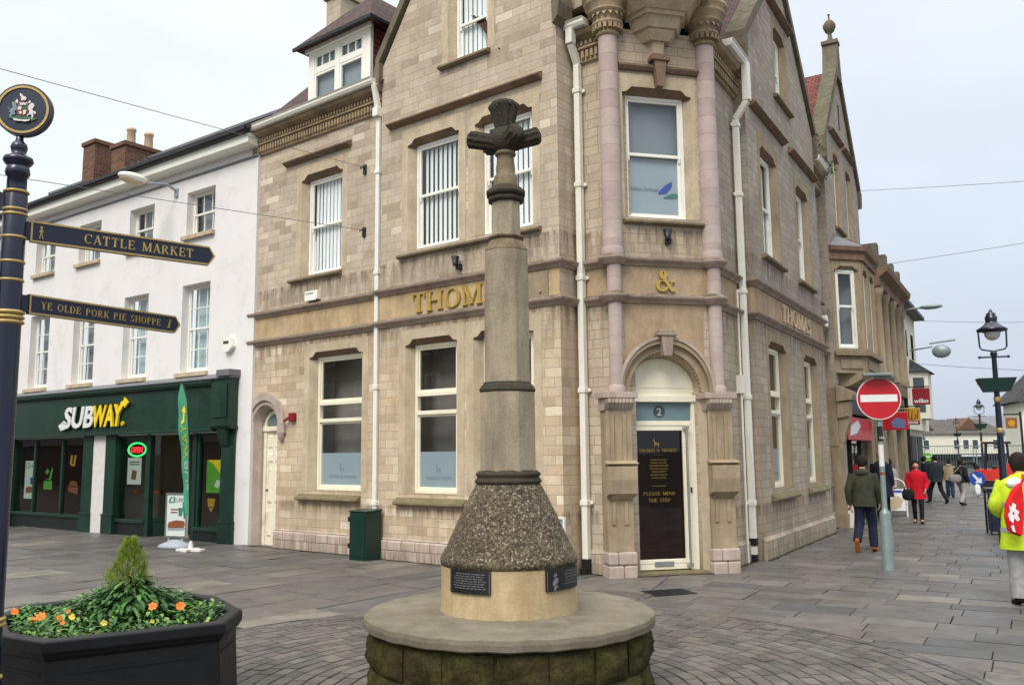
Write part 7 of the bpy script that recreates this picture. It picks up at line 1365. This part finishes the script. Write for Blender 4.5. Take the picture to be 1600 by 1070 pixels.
    def limb(m, pts, rs):   # rounded tapered sleeve through joints, with intermediate rings
        P_ = []; Q = []
        for i in range(len(pts) - 1):
            a, c = Vector(pts[i]), Vector(pts[i + 1])
            for k in range(4): t = k / 4; P_.append(a.lerp(c, t)); Q.append(rs[i] + (rs[i + 1] - rs[i]) * t + .004 * sin(9 * (i + t)))
        P_.append(Vector(pts[-1])); Q.append(rs[-1]); m.tube([W(p) for p in P_], [r * K for r in Q], 14)
    g = wear
    if g.get('legs'):
        m = new()
        for n in 'lr': h, k_, a = Vector(J['hi' + n]), Vector(J['kn' + n]), Vector(J['an' + n]); limb(m, [h + Vector((0, 0, .04)), k_, a + (k_ - a).normalized() * .0], g.get('legr', (.105, .078, .062)))
        px, py, pz = J['pel']; loft(m, [((px, py, pz - .10), .155, .115), ((px, py, pz - .02), .172, .125), ((px, py, pz + .10), .155, .11)], seed=4, wob=.004); m.build('trousers', g['legs'], T)
    if g.get('shoe'):
        for n in 'lr':
            a, t = Vector(J['an' + n]), Vector(J['to' + n]); d = (t - a); d.z = 0 if abs(d.z) < .12 else d.z; d = (t - a).normalized(); up = Vector((0, 0, 1)) if abs(d.z) < .75 else Vector((0, 1, .3)).normalized(); up = (up - d * up.dot(d)).normalized(); s = d.cross(up); heel = a - d * .06 - up * .035; vs = []; N_ = 12
            for f, w_, h in ((0, .03, .06), (.12, .042, .10), (.3, .045, .11), (.55, .046, .075), (.8, .046, .06), (.95, .034, .045), (1.0, .015, .03)):
                c = heel + d * .285 * f
                for i in range(N_): q = 2 * pi * i / N_; vs.append(W(c + s * w_ * cos(q) + up * (max(-.22, sin(q)) * h * .8 - .0)))
            m = new(); m.add(vs, [(j * N_ + i, j * N_ + (i + 1) % N_, (j + 1) * N_ + (i + 1) % N_, (j + 1) * N_ + i) for j in range(6) for i in range(N_)] + [list(range(N_)), list(range(6 * N_, 7 * N_))], True); m.build('shoe', g['shoe'], T)
    if g.get('top'):
        m = new(); hem = g.get('hem', .86); wd = g.get('width', 1.); ch = Vector(J['ch']); pe = Vector(J['pel']); ax = lambda z: pe.lerp(ch, (z - .94) / .38)
        rings = []
        if hem < .8: rings.append(((ax(hem).x, ax(.9).y, hem), .215 * wd * g.get('flare', 1), .16 * wd * g.get('flare', 1)))
        for z, rx, ry in ((max(hem, .80), .192, .145), (.95, .182, .14), (1.08, .175, .135), (1.2, .188, .14), (1.31, .2, .142), (1.39, .188, .125), (1.44, .135, .105), (1.475, .085, .085), (1.495, .072, .075)): rings.append(((ax(z).x, ax(z).y, z), rx * wd, ry * wd))
        loft(m, rings, 24, g.get('seed', 3), .010)
        for n in 'lr': limb(m, [Vector(J['sh' + n]) + Vector((0, 0, .005)), J['el' + n], Vector(J['wr' + n])], tuple(r * wd for r in g.get('sleeve', (.082, .066, .05))))
        jk = m.build('jacket', g['top'], T)
        if g.get('hood'):
            m = new(); n_ = Vector(J['nk']); m.sphere((0, 0, 0), 1, 16, 10); m.v = [tuple(W((n_.x + .125 * v[0], n_.y - .075 + .085 * v[1], n_.z - .02 + .075 * v[2]))) for v in m.v]; m.build('hood', g['hood'], T)
        for z, h in g.get('bands', ()):
            m = new(); zz = []; 
            def rr_at(z):
                for (c0, a0, b0), (c1, a1, b1) in zip(rings[:-1], rings[1:]):
                    if c0[2] <= z <= c1[2]: t = (z - c0[2]) / max(1e-6, c1[2] - c0[2]); return (c0[0] + (c1[0] - c0[0]) * t, c0[1] + (c1[1] - c0[1]) * t, z), a0 + (a1 - a0) * t, b0 + (b1 - b0) * t
            loftr = [rr_at(z - h / 2), rr_at(z + h / 2)]; loft(m, [(c, a * 1.035, b_ * 1.035) for c, a, b_ in loftr], 24, g.get('seed', 3), .006); m.f = m.f[:24]; m.m = m.m[:24]; m.sm = m.sm[:24]; m.build('reflective_band', 'reflect', jk)
    if g.get('hair'):
        m = new(); m.sphere((0, 0, 0), 1, 20, 14); L = g.get('hairlen', 0.); vs = []
        for v in m.v:
            a = Vector((v[0] * .098, v[1] * .112 - .012, v[2] * .118 + .03))
            if v[1] > .25 and v[2] < .55: a.y = min(a.y, .055 if v[2] > .0 else .0)      # keep the face clear
            if v[2] < 0: a.z = v[2] * (.085 + L + (.05 if v[1] < .1 else 0)) + .03
            vs.append(tuple(W(hd + a)))
        m.v = vs; m.build('hair', g['hair'], T)
        m = new()
        for s in (-1, 1): p = W(hd + Vector((s * .034, .082, .012))); m.sphere(tuple(p), .010 * K, 8, 6)
        m.build('eyes', 'hair_dark', T); m = new(); p = hd + Vector((0, .088, -.05)); m.sphere((0, 0, 0), 1, 10, 6); m.v = [tuple(W(p + Vector((.022 * v[0], .008 * v[1], .007 * v[2])))) for v in m.v]; m.build('mouth', 'c_red', T)
    return T, W, J, new
def bag(name, mat, x, y, c, size, label, strap=None, strapw=.012, ang=0):
    f = Frame((x, y), u=(cos(ang), sin(ang))); m = MB(f); m.sphere((0, 0, 0), 1, 16, 10)
    sq = lambda t: (abs(t) ** .6) * (1 if t > 0 else -1); m.v = [(c[0] + size[0] * sq(v[0]), c[1] + size[1] * sq(v[1]), c[2] + size[2] * sq(v[2]) * (1 - .12 * v[0] * v[0])) for v in m.v]; t = tag(m.build(name, mat), label, 'bag')
    if strap: m = MB(f); m.tube(strap, strapw, 6); m.build('strap', mat, t)
    return t, f
up = (uR[0], uR[1]); dn = (-uR[0], -uR[1])
# man in the olive hoodie, walking away, left heel lifted
person(6.30, 15.95, (.45, .89), 1.69, 'man in an olive hooded top and dark jeans walking away beside the no entry pole', dict(anl=(-.13, -.27, .22), knl=(-.10, .0, .49), tol=(-.135, -.20, .06), anr=(.12, .10, .085), knr=(.11, .14, .50), tor=(.14, .26, .03), ell=(-.26, -.05, 1.12), wrl=(-.25, .02, .86), elr=(.255, .05, 1.12), wrr=(.25, .14, .90)),
       dict(top='olive', hem=.83, width=1.12, hood='olive', legs='denim', legr=(.108, .086, .075), shoe='tan_boot', hair='hair_dark', seed=2))
# woman in the red coat, walking towards the viewer
person(10.0, 21.95, (-.42, -.91), 1.52, 'woman in a bright red coat and black trousers walking towards the camera', dict(anl=(-.08, .16, .10), knl=(-.09, .14, .50), tol=(-.09, .31, .06), anr=(.09, -.12, .10), knr=(.10, .04, .50), tor=(.11, .03, .03), elr=(.25, .0, 1.14), wrr=(.21, .12, .98), ell=(-.26, -.02, 1.12), wrl=(-.22, .10, .95)),
       dict(top='coat_red', hem=.68, width=1.14, flare=1.05, legs='trou_black', legr=(.095, .066, .052), shoe='dkshoe', hair='hair_dark', hairlen=.06, seed=5))
bag('handbag', 'bagblack', 9.73, 21.85, (0, 0, .70), (.14, .09, .14), 'black handbag hanging from the arm of the woman in red', [(-.1, 0, .82), (-.02, .02, 1.0), (.06, 0, .84)])
# group walking away
person(14.30, 29.9, (-.2, .98), 1.60, 'man in a dark jacket mid stride behind the woman in red', dict(anl=(-.14, .26, .10), knl=(-.1, .22, .51), tol=(-.17, .40, .05), anr=(.14, -.32, .12), knr=(.12, -.06, .50), tor=(.15, -.22, .03)), dict(top='jkt_dark', hem=.78, width=1.18, legs='trou_black', shoe='dkshoe', hair='hair_dark', seed=7))
person(16.42, 33.3, up, 1.43, 'person in a tan coat and blue jeans walking away in the middle of the group', dict(anl=(-.1, .1, .085), anr=(.1, -.1, .09)), dict(top='tan_coat', hem=.80, width=1.16, hood='tan_coat', legs='jean_mid', legr=(.11, .09, .08), shoe='dkshoe', hair='hair_dark', hairlen=.02, seed=8))
person(14.55, 28.75, (.9, .45), 1.47, 'person in a black jacket and pale grey trousers carrying bags right of the group', dict(anl=(-.1, .20, .085), knl=(-.1, .18, .5), tol=(-.12, .36, .03), anr=(.1, -.22, .11), knr=(.1, 0, .5), tor=(.11, -.1, .03), elr=(.27, -.05, 1.12), wrr=(.27, .05, .88)), dict(top='trou_black', hem=.88, width=1.2, legs='grey_trou', legr=(.112, .095, .085), shoe='dkshoe', hair='hair_dark', hairlen=.04, seed=9))
bag('shoulder_bag', 'bag_grey', 14.28, 28.6, (0, 0, .86), (.20, .09, .13), 'grey shoulder bag on the person in the black jacket', [(-.12, 0, .95), (.12, .06, 1.22), (.2, .04, 1.0)], .014); bag('carrier_bag', 'bagwhite', 14.93, 28.5, (0, 0, .50), (.09, .05, .17), 'white carrier bag held by the person with pale grey trousers', [(-.04, 0, .62), (0, 0, .74), (.04, 0, .62)], .01)
for px_, py_, hd_, H_, lab_, tp_ in ((19.5, 42.5, (.3, .9), 1.5, 'small distant person in a dark coat left of the arrow sign', 'trou_black'), (21.6, 49.0, (-.5, -.8), 1.45, 'tiny distant person in a pale jacket in front of the far barrier', 'pale_jkt'), (19.2, 46, (-.4, -.9), 1.5, 'tiny distant person in a brown coat near the far green notice', 'tan_coat'), (23.4, 55, (.5, .8), 1.5, 'tiny distant person in navy furthest down the street', 'navy_coat'), (17.9, 38.4, (-.5, -.85), 1.5, 'distant person in a dark jacket coming towards the walking group', 'jkt_dark')):
    person(px_, py_, hd_, H_, lab_, dict(anl=(-.1, .12, .085), tol=(-.12, .28, .03), anr=(.1, -.14, .09), tor=(.11, .02, .03)), dict(top=tp_, hem=.78, width=1.2, legs='trou_black', shoe='dkshoe', hair='hair_dark', seed=int(px_ * 10)))
person(16.0, 34.4, up, 1.5, 'person in dark clothes further down the street behind the striding man', dict(), dict(top='navy_coat', hem=.7, width=1.2, legs='trou_black', shoe='dkshoe', hair='hair_dark', seed=11))
# shoppers at the shop window
person(9.62, 23.1, (.62, .78), 1.78, 'grey haired person in a long navy coat behind the no entry pole', dict(), dict(top='navy_coat', hem=.58, width=1.2, flare=1.1, legs='trou_black', shoe='dkshoe', hair='hair_grey', seed=12))
person(11.2, 26.3, (-.3, .95), 1.52, 'person in a pale grey jacket half hidden beyond the pavement board', dict(), dict(top='pale_jkt', hem=.8, width=1.16, legs='jean_mid', shoe='dkshoe', hair='hair_dark', seed=13))
# near figure in the high visibility jacket
T, W, J, new = person(5.97, 10.42, (.25, .97), 1.75, 'person in a yellow high visibility jacket and pale grey trousers at right edge', dict(ell=(-.28, .03, 1.12), wrl=(-.20, .20, 1.05), elr=(.28, .0, 1.12), wrr=(.27, .1, .9), anl=(-.10, 0, .085), anr=(.12, .03, .085), hd=(.0, .05, 1.615), ht=(0, .04, 1.67)),
       dict(top='hivis', hem=.64, width=1.30, flare=.98, sleeve=(.076, .066, .054), legs='grey_trou', legr=(.118, .10, .092), shoe='dkshoe', hair='hair_dark', hairlen=.02, hood='hivis', bands=((.86, .055), (1.15, .055)), seed=14))
m = new(); m.tube([W(p) for p in ((.1, -.18, .88), (.1, -.182, 1.0), (.1, -.188, 1.15), (.1, -.185, 1.3), (.1, -.12, 1.43))], .001, 4); 
m = new(); vs = []
for z, y_ in ((.84, -.192), (1.0, -.186), (1.15, -.184), (1.3, -.19), (1.39, -.17), (1.45, -.10)): vs += [W((.085, y_, z)), W((.135, y_, z))]
m.add(vs, [(2 * i, 2 * i + 1, 2 * i + 3, 2 * i + 2) for i in range(5)], True); m.build('reflective_strip', 'reflect', T)
m = new(); m.sphere((0, 0, 0), 1, 16, 10); m.v = [tuple(W((-.09 + .10 * v[0], -.12 + .06 * v[1], 1.40 + .07 * v[2]))) for v in m.v]; m.build('white_hood_lining', 'bagwhite', T)
f = Frame((5.72, 10.16), u=(1, 0)); m = MB(f); Q = [(.10, 1.42), (.0, 1.33), (-.09, 1.17), (-.11, 1.02), (-.08, .86), (.05, .80), (.09, 1.0), (.11, 1.2)]; In = [(u * .86 + .003, 1.1 + (z - 1.1) * .93) for u, z in Q]
m.ring(Q, In, 0, .045); m.poly(In, None, .045); m.ring(Q, [(u * .9, 1.1 + (z - 1.1) * .95) for u, z in Q], 0, -.04); m.poly([(u * .9, 1.1 + (z - 1.1) * .95) for u, z in Q], None, -.04)
bg_ = tag(m.build('red_bag', 'bagred', None, .02), 'red cloth bag with a white emblem slung at the side of the yellow jacket', 'bag'); m = MB(f); m.tube([(.09, .01, 1.38), (.14, .0, 1.47), (.2, -.12, 1.5)], .014, 6); m.build('strap', 'bagred', bg_)
m = MB(f); m.poly([(-.085, 1.0), (-.05, .96), (-.03, 1.02), (.0, .98), (.03, 1.0), (.01, 1.05), (.03, 1.09), (-.01, 1.12), (.0, 1.17), (-.04, 1.19), (-.05, 1.14), (-.08, 1.16), (-.07, 1.09), (-.095, 1.06)], .046, .052, [[(-.045, 1.05), (-.02, 1.06), (-.03, 1.09), (-.05, 1.08)]]); m.poly([(-.06, .87), (-.03, .86), (-.045, .94), (-.075, .93)], .044, .052); m.build('emblem', 'bagwhite', bg_)
for o in bpy.data.objects:
    if '_org' in o: del o['_org']
